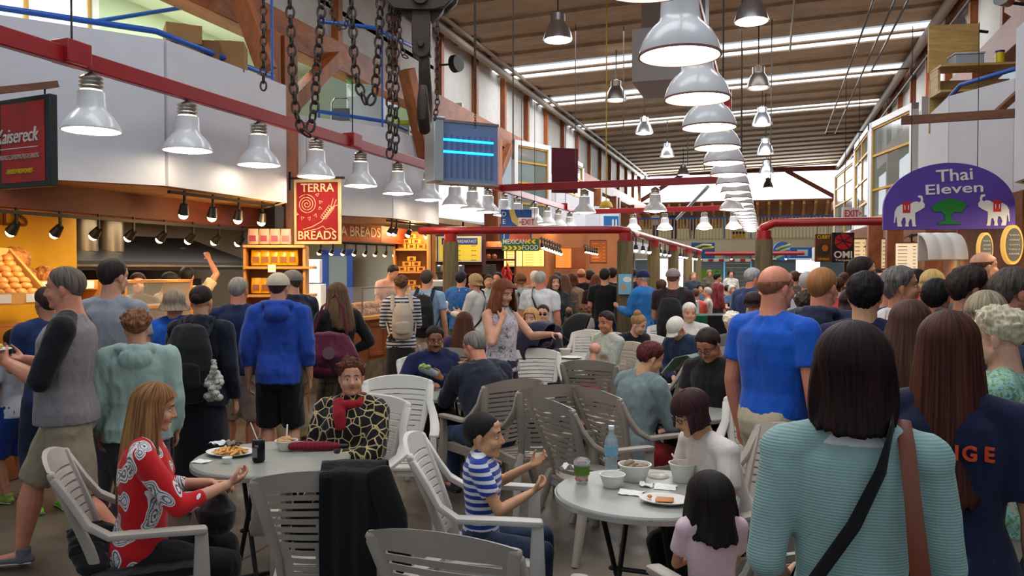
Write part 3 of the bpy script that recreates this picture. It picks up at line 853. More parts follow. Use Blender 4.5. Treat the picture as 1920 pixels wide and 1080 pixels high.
def backpack(i, c, label, size=(.30, .17, .44), zc=.69, c2=None, straps=1):
    h = i['h']; r = root('backpack', label, 'backpack', i['loc'], i['rz'])
    m = MB(); T = i['T']; w, d, t = size
    bk = [x for x in i['secs'] if x[0] > .70*h][0][3]
    cy = -bk - d*.5 - .018
    for (fz, k) in ((-.5, .80), (-.25, 1), (.0, 1), (.25, .97), (.48, .70)): pass
    m.tube([T((0, cy, zc*h - t*.40)), T((0, cy-.012, zc*h - t*.1)), T((0, cy, zc*h + t*.2)), T((0, cy+.02, zc*h + t*.40))], [(w*.48, d*.46), (w*.50, d*.52), (w*.47, d*.48), (w*.36, d*.36)], side=(1, 0, 0), n=22)
    b = remeshed(m, 'bag', cloth(c), r, .010, it=3, fold=.010)
    q = MB(); q.tube([T((0, cy-d*.45, zc*h - t*.30)), T((0, cy-d*.47, zc*h-.02))], [(w*.36, .035), (w*.34, .03)], side=(1, 0, 0), n=16)
    remeshed(q, 'front_pocket', cloth(c2 or c), r, .010, it=3, fold=.006)
    for s in (-1, 1):
        q = MB(); x = s*.062*h; ft = [y for y in i['secs'] if y[0] > .74*h][0][2]
        q.tube([T((x*1.1, cy+.02, zc*h+t*.34)), T((x, -.02*h, .865*h)), T((x*1.05, .03*h+.02, .845*h)), T((x*1.15, ft+.030, .77*h)), T((s*.105*h, .01, .66*h)), T((s*.09*h, cy+.03, zc*h-t*.38))], [(.024, .007)]*4+[(.010, .005)]*2, side=(1, 0, 0), n=8)
        q.link('shoulder_strap', cloth(c2 or c), r)
    q = MB(); q.tube([T((-.03, cy+.03, zc*h+t*.46)), T((-.02, cy+.02, zc*h+t*.56)), T((.02, cy+.02, zc*h+t*.56)), T((.03, cy+.03, zc*h+t*.46))], .007, n=8); q.link('handle', cloth(c2 or c), r)
    return r
def cross_strap(i, c, label, w=.016, side=1, bag=None, hz=.50):
    """strap over one shoulder down to the other hip, with an optional bag"""
    h = i['h']; T = i['T']; r = root('shoulder_bag', label, 'bag', i['loc'], i['rz'])
    ft = [x for x in i['secs'] if x[0] > .74*h][0]; e = .034
    s = side
    pts = [(s*.055*h, .0, .875*h), (s*.050*h, .045*h+e*.5, .84*h), (s*.025*h, ft[2]+e, .76*h), (-s*.05*h, ft[2]+e, .65*h), (-s*.108*h-e, .01, hz*h),
           (-s*.06*h, -ft[3]-e+.004, .62*h), (0, -ft[3]-e, .72*h), (s*.035*h, -ft[3]-e+.01, .80*h), (s*.05*h, -.035*h-e*.5, .855*h), (s*.055*h, .0, .875*h)]
    m = MB(); m.tube([T(p) for p in pts], [(w, .004)]*len(pts), side=(0, 0, 1), n=8)
    m.link('strap', cloth(c), r)
    if bag:
        q = MB(); q.tube([T((-s*.13*h-e, .0, (hz-.10)*h)), T((-s*.13*h-e, 0, (hz-.02)*h))], [(bag[1], .05), (bag[1]*.85, .04)], side=(0, 1, 0), n=16)
        remeshed(q, 'bag', cloth(bag[0]), r, .010, it=3, fold=.008)
    return r
# ------------------------------------------------------------------ materials of the place
M_TIMBER = wood('orange_timber', (92, 42, 16), (176, 98, 44), (1.2, 1.2, .35))
M_TIMBERH = wood('orange_timber_beam', (84, 38, 15), (168, 90, 40), (1.2, .35, 1.2))
M_DARKWOOD = wood('dark_beam', (72, 26, 12), (118, 50, 22), (1.2, .4, 1.2))
M_COUNTER = wood('counter_wood', (112, 58, 26), (160, 88, 42), (1, 1, .5))
M_PINE = wood('pine_board', (190, 128, 62), (222, 164, 92), (.5, .5, 1))
M_LOG = wood('weathered_log', (74, 66, 46), (134, 118, 84), (2, 2, .25), rough=.9)
M_WHITE = plain('white_painted_wall', (208, 208, 214), .7, var=.03)
M_PANEL = plain('white_wall_panel', (196, 192, 186), .8, var=.06)
M_CREAM = plain('cream_wall', (205, 195, 165), .8)
M_GREENW = plain('pale_green_wall', (200, 216, 190), .8)
M_RED = plain('red_painted_steel', (150, 22, 28), .35, var=.08)
M_BLUE = plain('blue_painted_rail', (24, 84, 172), .4)
M_STEEL = plain('brushed_steel', (165, 165, 168), .3, .9)
M_DSTEEL = plain('dark_steel', (52, 50, 50), .45, .6)
M_BLACK = plain('black_metal', (18, 18, 18), .5)
M_PIPE = plain('grey_painted_pipe', (140, 128, 112), .6)
M_IRON = plain('cast_iron', (72, 60, 55), .55, .5, bumpy=.3, bscale=60)
M_CARD = plain('cardboard', (150, 110, 66), .85, var=.08)
M_PAPER = plain('white_paper', (225, 222, 215), .8)
M_CONCRETE = plain('grey_plaster', (120, 112, 100), .85, var=.1)
# floor
mf, nt, b = newmat('stained_concrete_floor')
v = coords(nt)
n1 = N(nt, 'ShaderNodeTexNoise', i_Scale=.9, i_Detail=7., i_Roughness=.6, i_Distortion=.5); nt.links.new(v, n1.inputs['Vector'])
o_ = ramp(nt, n1.outputs['Fac'], [(.3, lin((72, 64, 54))), (.5, lin((100, 90, 78))), (.7, lin((126, 115, 100)))])
bk = N(nt, 'ShaderNodeTexBrick', offset=0.0); bk.inputs['Scale'].default_value = 1.0
bk.inputs['Brick Width'].default_value = 3.0; bk.inputs['Row Height'].default_value = 3.0; bk.inputs['Mortar Size'].default_value = .012
bk.inputs['Color1'].default_value = (1, 1, 1, 1); bk.inputs['Color2'].default_value = (.93, .93, .93, 1); bk.inputs['Mortar'].default_value = (.45, .42, .4, 1)
nt.links.new(v, bk.inputs['Vector'])
mx = N(nt, 'ShaderNodeMix', data_type='RGBA', blend_type='MULTIPLY'); mx.inputs[0].default_value = 1
nt.links.new(o_, mx.inputs[6]); nt.links.new(bk.outputs['Color'], mx.inputs[7]); nt.links.new(mx.outputs[2], b.inputs['Base Color'])
n2 = N(nt, 'ShaderNodeTexNoise', i_Scale=3., i_Detail=5.); nt.links.new(v, n2.inputs['Vector'])
r_ = ramp(nt, n2.outputs['Fac'], [(.3, (.28,)*3+(1,)), (.7, (.55,)*3+(1,))]); nt.links.new(r_, b.inputs['Roughness'])
bump(nt, b, n1.outputs['Fac'], .1, .01)
M_FLOOR = mf
# ------------------------------------------------------------------ shell
XL, XR, ZC, YEND = -6.7, 3.6, 7.0, 44.0
m = MB(); m.box((-2, 26, -.1), (34, 68, .2)); struct(m.link('floor', M_FLOOR))
# ceiling: stepped transverse boards, skylight slots left open
M_CEIL = wood('ceiling_board', (148, 130, 106), (178, 160, 134), (.3, 1, 1), rough=.8)
m = MB(); rb = MB(); sky = MB()
y = 7.0; k = 0; pitch = .62; slots = {20, 21, 26, 27, 33, 34}
slope = .030
def zc(x): return ZC + slope*(x + 1.5)
RC = rotm(0, -math.atan(slope), 0)
while y < YEND:
    if k in slots: m.box((-1.5, y + pitch*.85, zc(-1.5)), (10.9, pitch*.30, .12), R=RC)
    elif k in (5, 6):   # short open slots
        for (x0, x1) in ((-6.9, -3.2), (-2.7, 4.0)):
            xm = (x0+x1)/2; m.box((xm, y + pitch/2, zc(xm)), (x1-x0, pitch, .10), R=RC)
    else: m.box((-1.5, y + pitch/2, zc(-1.5) + (.07 if k % 2 else 0)), (10.9, pitch+.01, .12), R=RC)
    y += pitch; k += 1
struct(m.link('ceiling', M_CEIL, smooth=False))
m = MB(); y = 7.0
for k in range(60):
    if k in slots or k in (5, 6): m.box((-1.5, 7 + k*pitch + pitch/2, zc(-1.5)-.02), (10.9, pitch*.8, .01), R=RC)
o = m.link('skylight_glazing', plain('skylight_diffuser', (235, 240, 245), .6, emit=(235, 243, 255), es=1.9), smooth=False); o['kind'] = 'structure'
for i in (1, 4, 7):
    k = {1: 15, 4: 20, 7: 26}[i]
for yy, pw in ((16.6, 240), (20., 340), (23.6, 340), (28., 340)):
    area_light('skylight_daylight', (-1.5, yy, 6.8), (0, 0, 0), 9, 1.0, pw, (.93, .97, 1.0))
area_light('skylight_daylight', (-1.5, 9.5, 6.9), (0, 0, 0), 7, 1.0, 160, (.95, .97, 1.0))
area_light('skylight_daylight', (-1.5, 4.0, 6.9), (0, 0, 0), 7, 2.0, 160, (.97, .98, 1.0))
# upper side walls with studs
def upper_wall(name, x, y0, y1, sgn, z0=5.05, z1=7.3):
    m = MB(); m.box((x + sgn*.1, (y0+y1)/2, (z0+z1)/2), (.1, y1-y0, z1-z0)); w = struct(m.link(name, M_PANEL))
    s = MB(); y = y0
    while y < y1:
        s.box((x, y, (z0+z1)/2), (.16, .14, z1-z0)); y += 2.15
    s.box((x, (y0+y1)/2, z1-.35), (.14, y1-y0, .16))
    o = struct(s.link('trim_1', M_TIMBER)); o.parent = w
upper_wall('wall_left', XL, 3, YEND, -1)
upper_wall('wall_right', XR, 6, YEND, 1)
# long timber beams
m = MB(); m.box((XL+.35, 23, 4.98), (.32, 42, .44)); struct(m.link('beam', M_TIMBERH, bevel=.01))
m = MB(); m.box((XR-.3, 24, 4.98), (.32, 42, .44)); struct(m.link('beam', M_TIMBERH, bevel=.01))
# timber columns and braces on the left
def column(px, x, z1=4.8, w=.3, nm='column'):
    p = PX(px, 505, x); m = MB(); m.box((p.x, p.y, z1/2), (w, w, z1)); struct(m.link(nm, M_TIMBER, bevel=.008)); return p
c1 = column(531, -6.15); c2 = column(925, -6.15, w=.34); c3 = column(1150, -6.15, w=.3)
m = MB(); m.box((c1.x+.02, c1.y-.32, 2.4), (.22, .22, 4.8)); struct(m.link('column', M_TIMBER, bevel=.008))
c4 = PX(806, 505, -5.75); m = MB(); m.box((c4.x, c4.y, 1.25), (.16, .16, 2.5)); struct(m.link('column', M_TIMBER))
for y in (22, 26, 30, 34, 38):
    m = MB(); m.box((-6.15, y, 2.4), (.28, .28, 4.8)); struct(m.link('column', M_TIMBER))
for y in (14, 18.5, 23, 27, 31, 35):
    m = MB(); m.box((3.1, y, 2.4), (.28, .28, 4.8)); struct(m.link('column', M_TIMBER))
def brace(a, b_, w=.2): 
    m = MB(); m.beam(a, b_, w, w); struct(m.link('brace', M_TIMBER, bevel=.008))
brace(P(438, -40, 9.3), P(500, 130, 9.3)); brace((c1.x, c1.y+.1, 3.9), (c1.x, c1.y+1.4, 4.9)); brace((c2.x, c2.y+.1, 3.8), (c2.x, c2.y+1.2, 4.8))
brace((c2.x, c2.y-.1, 3.7), (c2.x, c2.y-1.3, 4.8), .24); brace(P(800, 300, 12.8), P(762, 130, 12.3), .2)
brace((3.2, 10, 4.2), (3.2, 12.6, 5.4), .24); brace((3.2, 7.4, 5.2), (3.2, 9.6, 4.2), .24)
# pipes along the eaves
for (nm, x, z, r, c) in (('eave_pipe', XL+.28, 6.72, .09, M_PIPE), ('eave_pipe', XL+.5, 6.80, .05, M_PIPE), ('eave_pipe', XR-.25, 6.95, .11, M_PIPE), ('conduit', XR-.08, 6.72, .04, M_BLACK)):
    m = MB(); m.cyl((x, 5, z), (x, YEND, z), r); o = m.link(nm, c); 
    tag(o, {-1: 'beige pipe run under the left eave', 1: 'thick beige pipe run under the right eave'}[1 if x > 0 else -1] if 'pipe' in nm else 'thin black conduit below the right eave pipe', 'pipe', 'pipes along the left eave' if x < 0 else None)
for i, (a, b_, c) in enumerate((((1638, 0), (1548, 250), 16.5), ((1678, 0), (1566, 250), 16.5), ((1703, 0), (1634, 133), 15.))):
    p0 = PZ(a[0], a[1], 6.75); p1 = PZ(b_[0], b_[1], 6.75); m = MB(); 
    q = Vector((XR-.3, p1.y, 6.75)); m.tube([p0, p1, q], .022, n=8)
    tag(m.link('conduit', M_BLACK), ('first', 'second', 'third')[i] + ' black conduit from the left on the ceiling near right eave', 'conduit')
# ------------------------------------------------------------------ parapets of the upper floor
ZT, ZB = 3.86, 2.52
def parapet(nm, pts, zt=ZT, zb=ZB, mt=M_WHITE, th=.1):
    m = MB(); outer = np.array(pts)
    for i in range(len(pts)-1):
        a = Vector(pts[i]); b_ = Vector(pts[i+1]); d = (b_-a).normalized()
        m.beam((a.x, a.y, (zt+zb)/2), (b_.x, b_.y, (zt+zb)/2), th, zt-zb)
    return struct(m.link(nm, mt, smooth=False))
parapet('parapet', [(-7.3, 3.6), (-5.33, 6.1), (-5.33, 8.0), (-6.0, 8.6)])
parapet('parapet', [(-6.3, 9.45), (-6.1, 9.7), (-5.42, 10.95), (-5.42, 12.7), (-6.2, 13.5)])
for y0 in (20.6, 26.5): parapet('parapet', [(-6.2, y0-.6), (-5.4, y0), (-5.4, y0+3.6), (-6.2, y0+4.3)])
parapet('parapet', [(3.2, 1.5), (2.12, 3), (2.12, 8.1), (2.7, 9.0)])
parapet('parapet', [(3.1, 9.6), (2.63, 10.2), (2.14, 10.97), (2.14, 13.0), (2.7, 13.7)])
# slabs under the galleries
M_SLAB = wood('ply_soffit', (150, 112, 74), (186, 148, 104), (.6, .6, 1))
def slab(poly, z, mt=M_SLAB, th=.1, nm='soffit'):
    m = MB(); m.prism(poly, lambda x, y, d: (x, y, z+d), th); return struct(m.link(nm, mt, smooth=False))
slab([(-12, 1), (-7.3, 3.6), (-5.33, 6.1), (-5.33, 8.0), (-6.0, 8.6), (-6.3, 9.4), (-5.42, 10.9), (-5.42, 12.7), (-6.2, 13.5), (-12, 13.5)], ZB)
slab([(-12, 14.8), (-6.4, 14.8), (-6.4, 44), (-12, 44)], 2.7)
slab([(2.12, 3), (8, 3), (8, 13.7), (2.7, 13.7), (2.14, 13), (2.14, 10.97), (2.63, 10.2), (2.7, 9), (2.12, 8.1)], ZB)
slab([(2.3, 14), (8, 14), (8, 44), (2.3, 44)], 2.6)
# rooms above: back walls and ceilings
m = MB(); m.box((-9.6, 9, 4.6), (.1, 16, 4)); struct(m.link('wall_left', M_GREENW))
m = MB(); m.box((-8, 16.5, 4.0), (3.2, .1, 2.8)); struct(m.link('partition', M_GREENW))
m = MB(); m.box((-8.2, 8.2, 6.0), (2.9, 15, .08)); struct(m.link('ceiling_gallery', plain('gallery_ceiling', (228, 236, 224), .8)))
area_light('gallery_strip_light', (-8, 5.5, 5.9), (0, 0, 0), .4, 3, 130, (.95, 1, .93)); area_light('gallery_strip_light', (-8, 11, 5.9), (0, 0, 0), .4, 3, 130, (.95, 1, .93))
m = MB(); m.box((5.6, 10, 4.6), (.1, 14, 4)); struct(m.link('wall_right', M_PANEL))
# left gallery window with yellow frame
def gallery_window(i, a, b_, z0, z1, cols, rows, fr=(226, 226, 228), mun=(200, 150, 40), gl=(120, 135, 130)):
    a = Vector((a[0], a[1], 0)); b_ = Vector((b_[0], b_[1], 0)); d = (b_-a); L = d.length; d.normalize(); n = Vector((-d.y, d.x, 0))
    rz = math.atan2(d.y, d.x); w = root('window_%d' % i, 'x', 'window'); del w['label']; del w['category']; w['kind'] = 'structure'
    c = (a+b_)/2; m = MB()
    for (u, zz, lw, lh) in ((L/2, z0+.06, L, .12), (L/2, z1-.06, L, .12), (.06, (z0+z1)/2, .12, z1-z0), (L-.06, (z0+z1)/2, .12, z1-z0)):
        p = a + d*u; m.box((p.x, p.y, zz), (lw, .12, lh), rz=rz)
    m.link('window_frame', plain('white_frame', fr, .5), w)
    m = MB()
    for k in range(1, rows):
        p = c; m.box((p.x, p.y, z0 + (z1-z0)*k/rows), (L-.2, .07, .045), rz=rz)
    for k in range(0, cols+1):
        p = a + d*(.12 + (L-.24)*k/cols); m.box((p.x, p.y, (z0+z1)/2), (.045, .07, z1-z0-.2), rz=rz)
    for zz in (z0+.14, z1-.14): m.box((c.x, c.y, zz), (L-.2, .07, .045), rz=rz)
    m.link('muntin', plain('ochre_muntin', mun, .5), w)
    m = MB(); m.box((c.x, c.y, (z0+z1)/2), (L-.2, .02, z1-z0-.2), rz=rz); m.link('pane', plain('window_pane', gl, .12, alpha=.55, spec=.8), w)
    return w
gallery_window(1, (-6.1, 19.2), (-5.5, 20.5), 2.9, 5.0, 1, 4); gallery_window(2, (-5.5, 21.2), (-5.5, 24.4), 2.9, 5.0, 3, 4)
gallery_window(3, (2.6, 16.5), (2.1, 18.6), 2.7, 4.85, 1, 3); gallery_window(4, (2.1, 18.7), (2.1, 21.8), 2.7, 4.85, 2, 4); gallery_window(5, (2.3, 24), (2.1, 28.), 2.7, 4.85, 2, 4)
parapet('parapet', [(3.2, 14.8), (2.65, 16.3), (2.1, 18.7), (2.1, 44)], 2.78, 2.15)
parapet('parapet', [(-6.2, 18.4), (-5.5, 20.5), (-5.5, 44)], 2.95, 2.45)
m = MB(); m.box((2.9, 15.0, 3.7), (.9, .1, 1.9)); struct(m.link('partition', M_WHITE))
# blue handrails
def rail(nm, pts, label, mt=M_BLUE, r=.028, posts=()):
    m = MB(); m.tube(pts, r, n=10); o = root(nm, label, 'railing'); m.link('top_rail', mt, o)
    for p in posts: q = MB(); q.cyl(p, (p[0], p[1], 3.8), r*.7, n=8); q.link('post', mt, o)
    return o
rail('handrail', [(-8.6, 2.4, 3.90), (-7.35, 3.7, 3.95), (-5.45, 6.15, 3.97), (-5.45, 8.0, 3.97), (-5.6, 8.15, 3.93)], 'blue tubular handrail above the white parapet beside stacked cardboard boxes')
rail('handrail', [(-6.0, 9.9, 3.8), (-6.0, 9.9, 3.96), (-5.5, 11.0, 3.98), (-5.5, 12.8, 3.98)], 'blue tubular handrail above the parapet behind the crane chains')
rail('handrail', [(2.22, 12.9, 3.92), (2.25, 11.1, 4.02), (2.75, 10.25, 4.02), (2.9, 9.7, 4.02)], 'blue tubular handrail on the right parapet below the shelf')
for px_, D_, lb in ((513, 9.1, 'thin blue upright pole at the end of the near handrail'), (718, 12.0, 'thin blue upright pole behind the thick doubled chain')):
    q = G(px_, D_); m = MB(); m.cyl((q.x, q.y, 3.8), (q.x, q.y, 5.6), .016, n=8); tag(m.link('rail_post', M_BLUE), lb, 'post')
rail('guard_rail', [P(180, 40, 9.6), P(445, -2, 11.2)], 'blue rail at the back of the near gallery above the boxes')
rail('guard_rail', [P(600, 40, 10.2), P(700, 52, 10.8), P(770, 86, 12)], 'short blue rail crossing the upper timber beam')
# ------------------------------------------------------------------ far end gallery
m = MB(); m.box((-2, 46.0, 2.9), (12, .2, 1.1)); struct(m.link('gallery_front', M_CREAM))
m = MB(); m.box((-2, 49, 3.4), (14, 6, .15)); struct(m.link('gallery_floor', M_CREAM))
m = MB(); m.box((-2, 47, 1.0), (14, .2, 2.6)); struct(m.link('wall_back', plain('blue_grey_wall', (150, 165, 172), .8)))
g = root('gallery_railing', 'pale timber balustrade with blue top rail at the far gallery', 'railing')
m = MB(); m.box((-2, 45.85, 4.62), (11, .08, .07)); m.link('top_rail', M_BLUE, g)
m = MB()
for i in range(62): m.box((-7.3 + i*.175, 45.85, 4.0), (.05, .05, 1.2))
m.link('baluster_row', plain('pale_baluster', (196, 160, 110), .7), g, smooth=False)
m = MB()
for i in range(22):
    x = -8 + i*.62; m.beam((x, 50, 4.4), (x, 47.5, 5.5), .14, .2)
struct(m.link('rafter_row', M_PINE, smooth=False))
m = MB(); m.beam((-2, 50.5, 4.3), (-2, 47.5, 5.65), 14, .08); struct(m.link('gallery_roof', wood('red_cedar_boards', (128, 74, 42), (176, 112, 70), (1, .3, 1))))
m = MB(); m.box((-2, 52, 3.9), (16, .1, 1.5)); struct(m.link('wall_back', M_CREAM))
m = MB(); m.box((-2, 52, 8.2), (24, .05, 6.4)); o = struct(m.link('skylight_end_wall', plain('bright_clerestory', (250, 252, 255), .8, emit=(240, 247, 255), es=2.6)))
m = MB(); m.box((-2, 44.2, 6.95), (11.5, .3, .22));  
m.beam((-6.9, 44.3, 5.4), (-4.4, 44.3, 6.9), .2, .2); m.beam((3.4, 44.3, 5.4), (.9, 44.3, 6.9), .2, .2)
struct(m.link('truss', M_DARKWOOD))
area_light('clerestory_daylight', (-2, 43.5, 6.2), (math.radians(-62), 0, 0), 10, 2.0, 900, (.95, .98, 1))
for s, x in (('left', -7.6), ('right', 4.4)):
    m = MB(); m.box((x, 33, 1.3), (.1, 24, 2.8)); struct(m.link('wall_' + s, M_CREAM))
# floor-level stall walls
m = MB(); m.box((-9.8, 8, 1.3), (.1, 14, 2.6)); struct(m.link('wall_left', plain('kitchen_wall', (150, 140, 124), .8)))
m = MB(); m.box((7.5, 22, 1.3), (.1, 44, 2.6)); struct(m.link('wall_right', plain('stall_back_wall', (150, 108, 66), .8)))
m = MB(); m.box((-7.4, 16.6, 1.35), (.1, 5.2, 2.7)); m.box((-8.4, 14.2, 1.35), (2.4, .1, 2.7)); struct(m.link('wall_left', M_CREAM))
# red shear: white wall panel by the column, brightness put in as glow
m = MB(); a = G(818, 14.6); b_ = G(905, 16.2); m.beam((a.x, a.y, 3.45), (b_.x, b_.y, 3.45), .06, 1.5); struct(m.link('window_6', plain('self_lit_white', (240, 242, 245), .7, emit=(235, 242, 250), es=.9)))
# ------------------------------------------------------------------ lamps and red tracks
M_ENAMEL = plain('white_enamel', (214, 214, 216), .22, spec=.7)
M_COIL = plain('ribbed_chrome', (190, 188, 182), .22, .9)
M_BULB = plain('glowing_lamp_glass', (255, 245, 225), .5, emit=(255, 236, 205), es=22)
M_BULBW = plain('glowing_white_lamp', (255, 250, 240), .5, emit=(255, 246, 232), es=20)
M_ALU = plain('spun_aluminium', (190, 192, 198), .28, .85)
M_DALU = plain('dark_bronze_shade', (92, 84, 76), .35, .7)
def bell(name, label, group, prof, coil, mt, bulb, br, bz, R=.21, rim=None):
    r = root(name, label, 'lamp', group=group)
    inner = [(max(a-.008, .004), b_+.003) for a, b_ in prof][::-1]
    m = MB(); m.lathe(prof + inner, n=40); s = m.link('shade', mt, r)
    q = MB(); q.lathe([(R-.004, -.006), (R+.006, -.006), (R+.006, .006), (R-.004, .006)], n=40); q.link('rim', rim or mt, s)
    q = MB()
    z0, z1, rc = coil
    pr = [(.01, z0)]; n = 8
    for i in range(n+1): pr += [(rc*(1.0 if i % 2 else .82), z0 + (z1-z0)*i/n)]
    pr += [(rc*.45, z1+.012), (.012, z1+.03)]
    q.lathe(pr, n=24, closed=False); q.link('socket', M_COIL, r)
    q = MB(); q.ell((0, 0, bz), (br, br, br*.35), n=20, m=8); q.link('bulb', bulb, r)
    return r
PB = [(.210, 0), (.207, .014), (.198, .038), (.182, .070), (.160, .100), (.134, .126), (.114, .148), (.105, .175), (.100, .29)]
PG = [(.222, 0), (.219, .03), (.205, .075), (.180, .12), (.150, .155), (.120, .18), (.108, .21), (.104, .30)]
PA = [(.25, 0), (.242, .05), (.222, .13), (.19, .21), (.155, .27), (.13, .30), (.128, .32), (.128, .44)]
track_lamp = bell('track_lamp', 'x', 'white enamel bell lamps under the red tracks', PB, (.29, .41, .088), M_ENAMEL, M_BULB, .165, .028)
big_lamp = bell('pendant_lamp', 'x', 'row of large white enamel lamps over the aisle', PG, (.30, .40, .07), M_ENAMEL, M_BULBW, .18, .03, .222, plain('brown_rim', (130, 84, 70), .4))
alu_lamp = bell('high_bay_lamp', 'x', 'aluminium high bay lamps under the roof', PA, (.44, .47, .05), M_ALU, M_BULBW, .19, .04, .25)
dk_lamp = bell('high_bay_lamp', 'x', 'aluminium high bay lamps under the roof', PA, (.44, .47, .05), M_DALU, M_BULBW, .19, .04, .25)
ZL = 3.0; used = set()
def lamp(src, loc, label, cord=None):
    if src.name not in used:
        used.add(src.name); src.location = loc; src['label'] = label; o = src
    else: o = dup(src, label, loc)
    return o
ordn = ['nearest', 'second', 'third', 'fourth', 'fifth', 'sixth', 'seventh', 'eighth', 'ninth', 'tenth', 'eleventh', 'twelfth', 'thirteenth', 'fourteenth', 'fifteenth', 'sixteenth', 'seventeenth', 'eighteenth', 'nineteenth', 'twentieth']
# left track
XT = -4.93
for i, px in enumerate((175, 354, 487, 594, 677, 746, 804, 853, 886, 915, 945, 970, 1001, 1026, 1047, 1068)):
    if px < 960 or True:
        xx = XT if px < 950 or px > 960 else XT
        p = PX(px, 505, XT)
        lamp(track_lamp, (p.x, p.y, 2.812), ordn[i] + ' white enamel bell lamp hanging from the long red track on the left')
def trackbar(label, a, b_, w=.07, h=.13, nm='lamp_track', brackets=()):
    r = root(nm, label, 'track'); m = MB(); m.beam(a, b_, w, h); m.link('bar', M_RED, r, bevel=.008)
    for q in brackets:
        m = MB(); m.box((q[0], q[1], q[2]), (.16, .22, .17)); m.link('bracket', M_RED, r, bevel=.008)
        m = MB(); m.cyl((q[0], q[1], q[2]+.05), (q[0], q[1], 5.5), .008, n=6); m.link('hanger_rod', M_BLACK, r)
    return r
e1 = PX(938, 505, XT); e2 = PX(1085, 505, XT); ea = PX(-180, 505, XT)
ZK = 3.32
bp = [PX(x_, 505, XT) for x_ in (140, 662, 1060)]
trackbar('long red lamp track running along the left stalls', (XT, .8, ZK), (XT, e2.y, ZK), brackets=[(p.x, p.y, ZK+.03) for p in bp])
t1y = e1.y; XB = -.45
trackbar('nearer red lamp track crossing the hall', (XT, t1y, ZK), (XB, t1y, ZK+.02))
trackbar('farther red lamp track crossing the hall', (XT, e2.y, ZK), (XB, e2.y, ZK+.02))
m = MB(); m.cyl((-3.2, 30, 3.6), (-1.5, 21.5, 3.9), .05); tag(m.link('duct_pipe', M_STEEL), 'grey slanting pipe beyond the crossing red tracks', 'pipe')
for i, px in enumerate((1096, 1228, 1371)):
    p = PY(px, 505, t1y); lamp(track_lamp, (p.x, p.y, 2.812), ('left', 'middle', 'right')[i] + ' white bell lamp under the nearer crossing track')
for i, px in enumerate((1187, 1246, 1320, 1375)):
    p = PY(px, 505, e2.y); lamp(track_lamp, (p.x, p.y, 2.812), ordn[i].replace('nearest', 'leftmost') + ' white bell lamp under the farther crossing track')
# big lamps over the aisle
ys = [4.05, 5.15, 6.45, 7.75, 9.0]
yy = 3.35
for i in range(20):
    y = 3.35 + 1.17*i + (0.0 if i else 0)
    lamp(big_lamp, (XB - .02, y, 2.93), ordn[i] + ' large white enamel lamp in the row over the aisle')
trackbar('red lamp track over the aisle carrying the large lamps', (XB + .02, .5, ZK+.08), (XB+.02, 27, ZK+.08), w=.05, h=.06, brackets=[(XB+.02, 8.2, ZK+.1), (XB+.02, 14.2, ZK+.1)])
# high bays
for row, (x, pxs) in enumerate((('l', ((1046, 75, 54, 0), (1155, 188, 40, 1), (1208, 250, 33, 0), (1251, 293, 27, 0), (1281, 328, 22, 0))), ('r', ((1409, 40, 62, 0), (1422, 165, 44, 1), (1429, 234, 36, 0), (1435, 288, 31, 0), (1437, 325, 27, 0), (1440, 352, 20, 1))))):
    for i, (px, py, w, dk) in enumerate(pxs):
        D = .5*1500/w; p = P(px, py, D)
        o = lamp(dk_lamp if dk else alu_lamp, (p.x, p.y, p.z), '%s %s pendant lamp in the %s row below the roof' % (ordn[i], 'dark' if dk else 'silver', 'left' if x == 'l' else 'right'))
        q = MB(); q.cyl((0, 0, .46), (0, 0, 7.1-p.z), .012, n=6); c_ = q.link('cord', M_BLACK, o)
# air duct box behind the big lamps
r = root('heater_box', 'large grey sheet metal heater unit hung under the roof', 'heater')
a = P(1198, 90, 13.0); m = MB(); c_ = P(1262, 118, 13.2); m.box((c_.x, c_.y, c_.z), (1.15, 1.3, .85)); m.link('casing', plain('grey_sheet', (128, 120, 118), .5), r, bevel=.01)
m = MB(); m.box((c_.x+.05, c_.y-.1, c_.z+.9), (1.0, .8, .9)); m.link('plenum', plain('brown_sheet', (96, 76, 66), .6), r)
m = MB(); m.cyl((c_.x-.3, c_.y, c_.z+.3), (c_.x-.3, c_.y, 7), .015, n=6); m.cyl((c_.x+.3, c_.y, c_.z+.3), (c_.x+.3, c_.y, 7), .015, n=6); m.link('hanger', M_BLACK, r)
# red round pipe rails on log posts
def postlog(label, p, z1=2.18, r=.125):
    o = root('log_post', label, 'post', (p.x, p.y, 0), group=None)
    m = MB(); pr = [(.001, 0), (r*1.05, 0), (r*.98, .6), (r*1.02, 1.3), (r*.97, z1), (.001, z1)]
    m.lathe(pr, n=24, closed=False); m.link('log', M_LOG, o)
    m = MB(); m.cyl((0, 0, z1), (0, 0, z1+.13), r*.8, n=16); m.lathe([(r*.9, z1), (r*.9, z1+.03), (.01, z1+.03)], n=16, closed=False); m.link('bracket', M_RED, o)
    return o
pA = G(845, 12.6); pB = G(1172, 12.3); postlog('weathered log post beside the glass fridge and the breakfast board', pA); pl = postlog('weathered log post with a blue cartoon poster pinned on', pB)
for i, y in enumerate((15.6, 19.0, 22.6, 25.8)): postlog(ordn[i+1] + ' weathered log post beyond the one with the blue poster', Vector((-2.1, y, 0)))
r = root('pipe_rail', 'red round pipe rail carried on the log posts', 'rail')
m = MB(); c0 = G(790, 12.7); m.tube([(c0.x, c0.y, 2.36), (pA.x, pA.y, 2.36), (pB.x-.35, pB.y-.1, 2.36), (pB.x-.12, pB.y, 2.36), (pB.x, pB.y+.2, 2.35), (-2.1, 13.4, 2.34), (-2.1, 27, 2.34)], .06, n=14); m.link('pipe', M_RED, r)
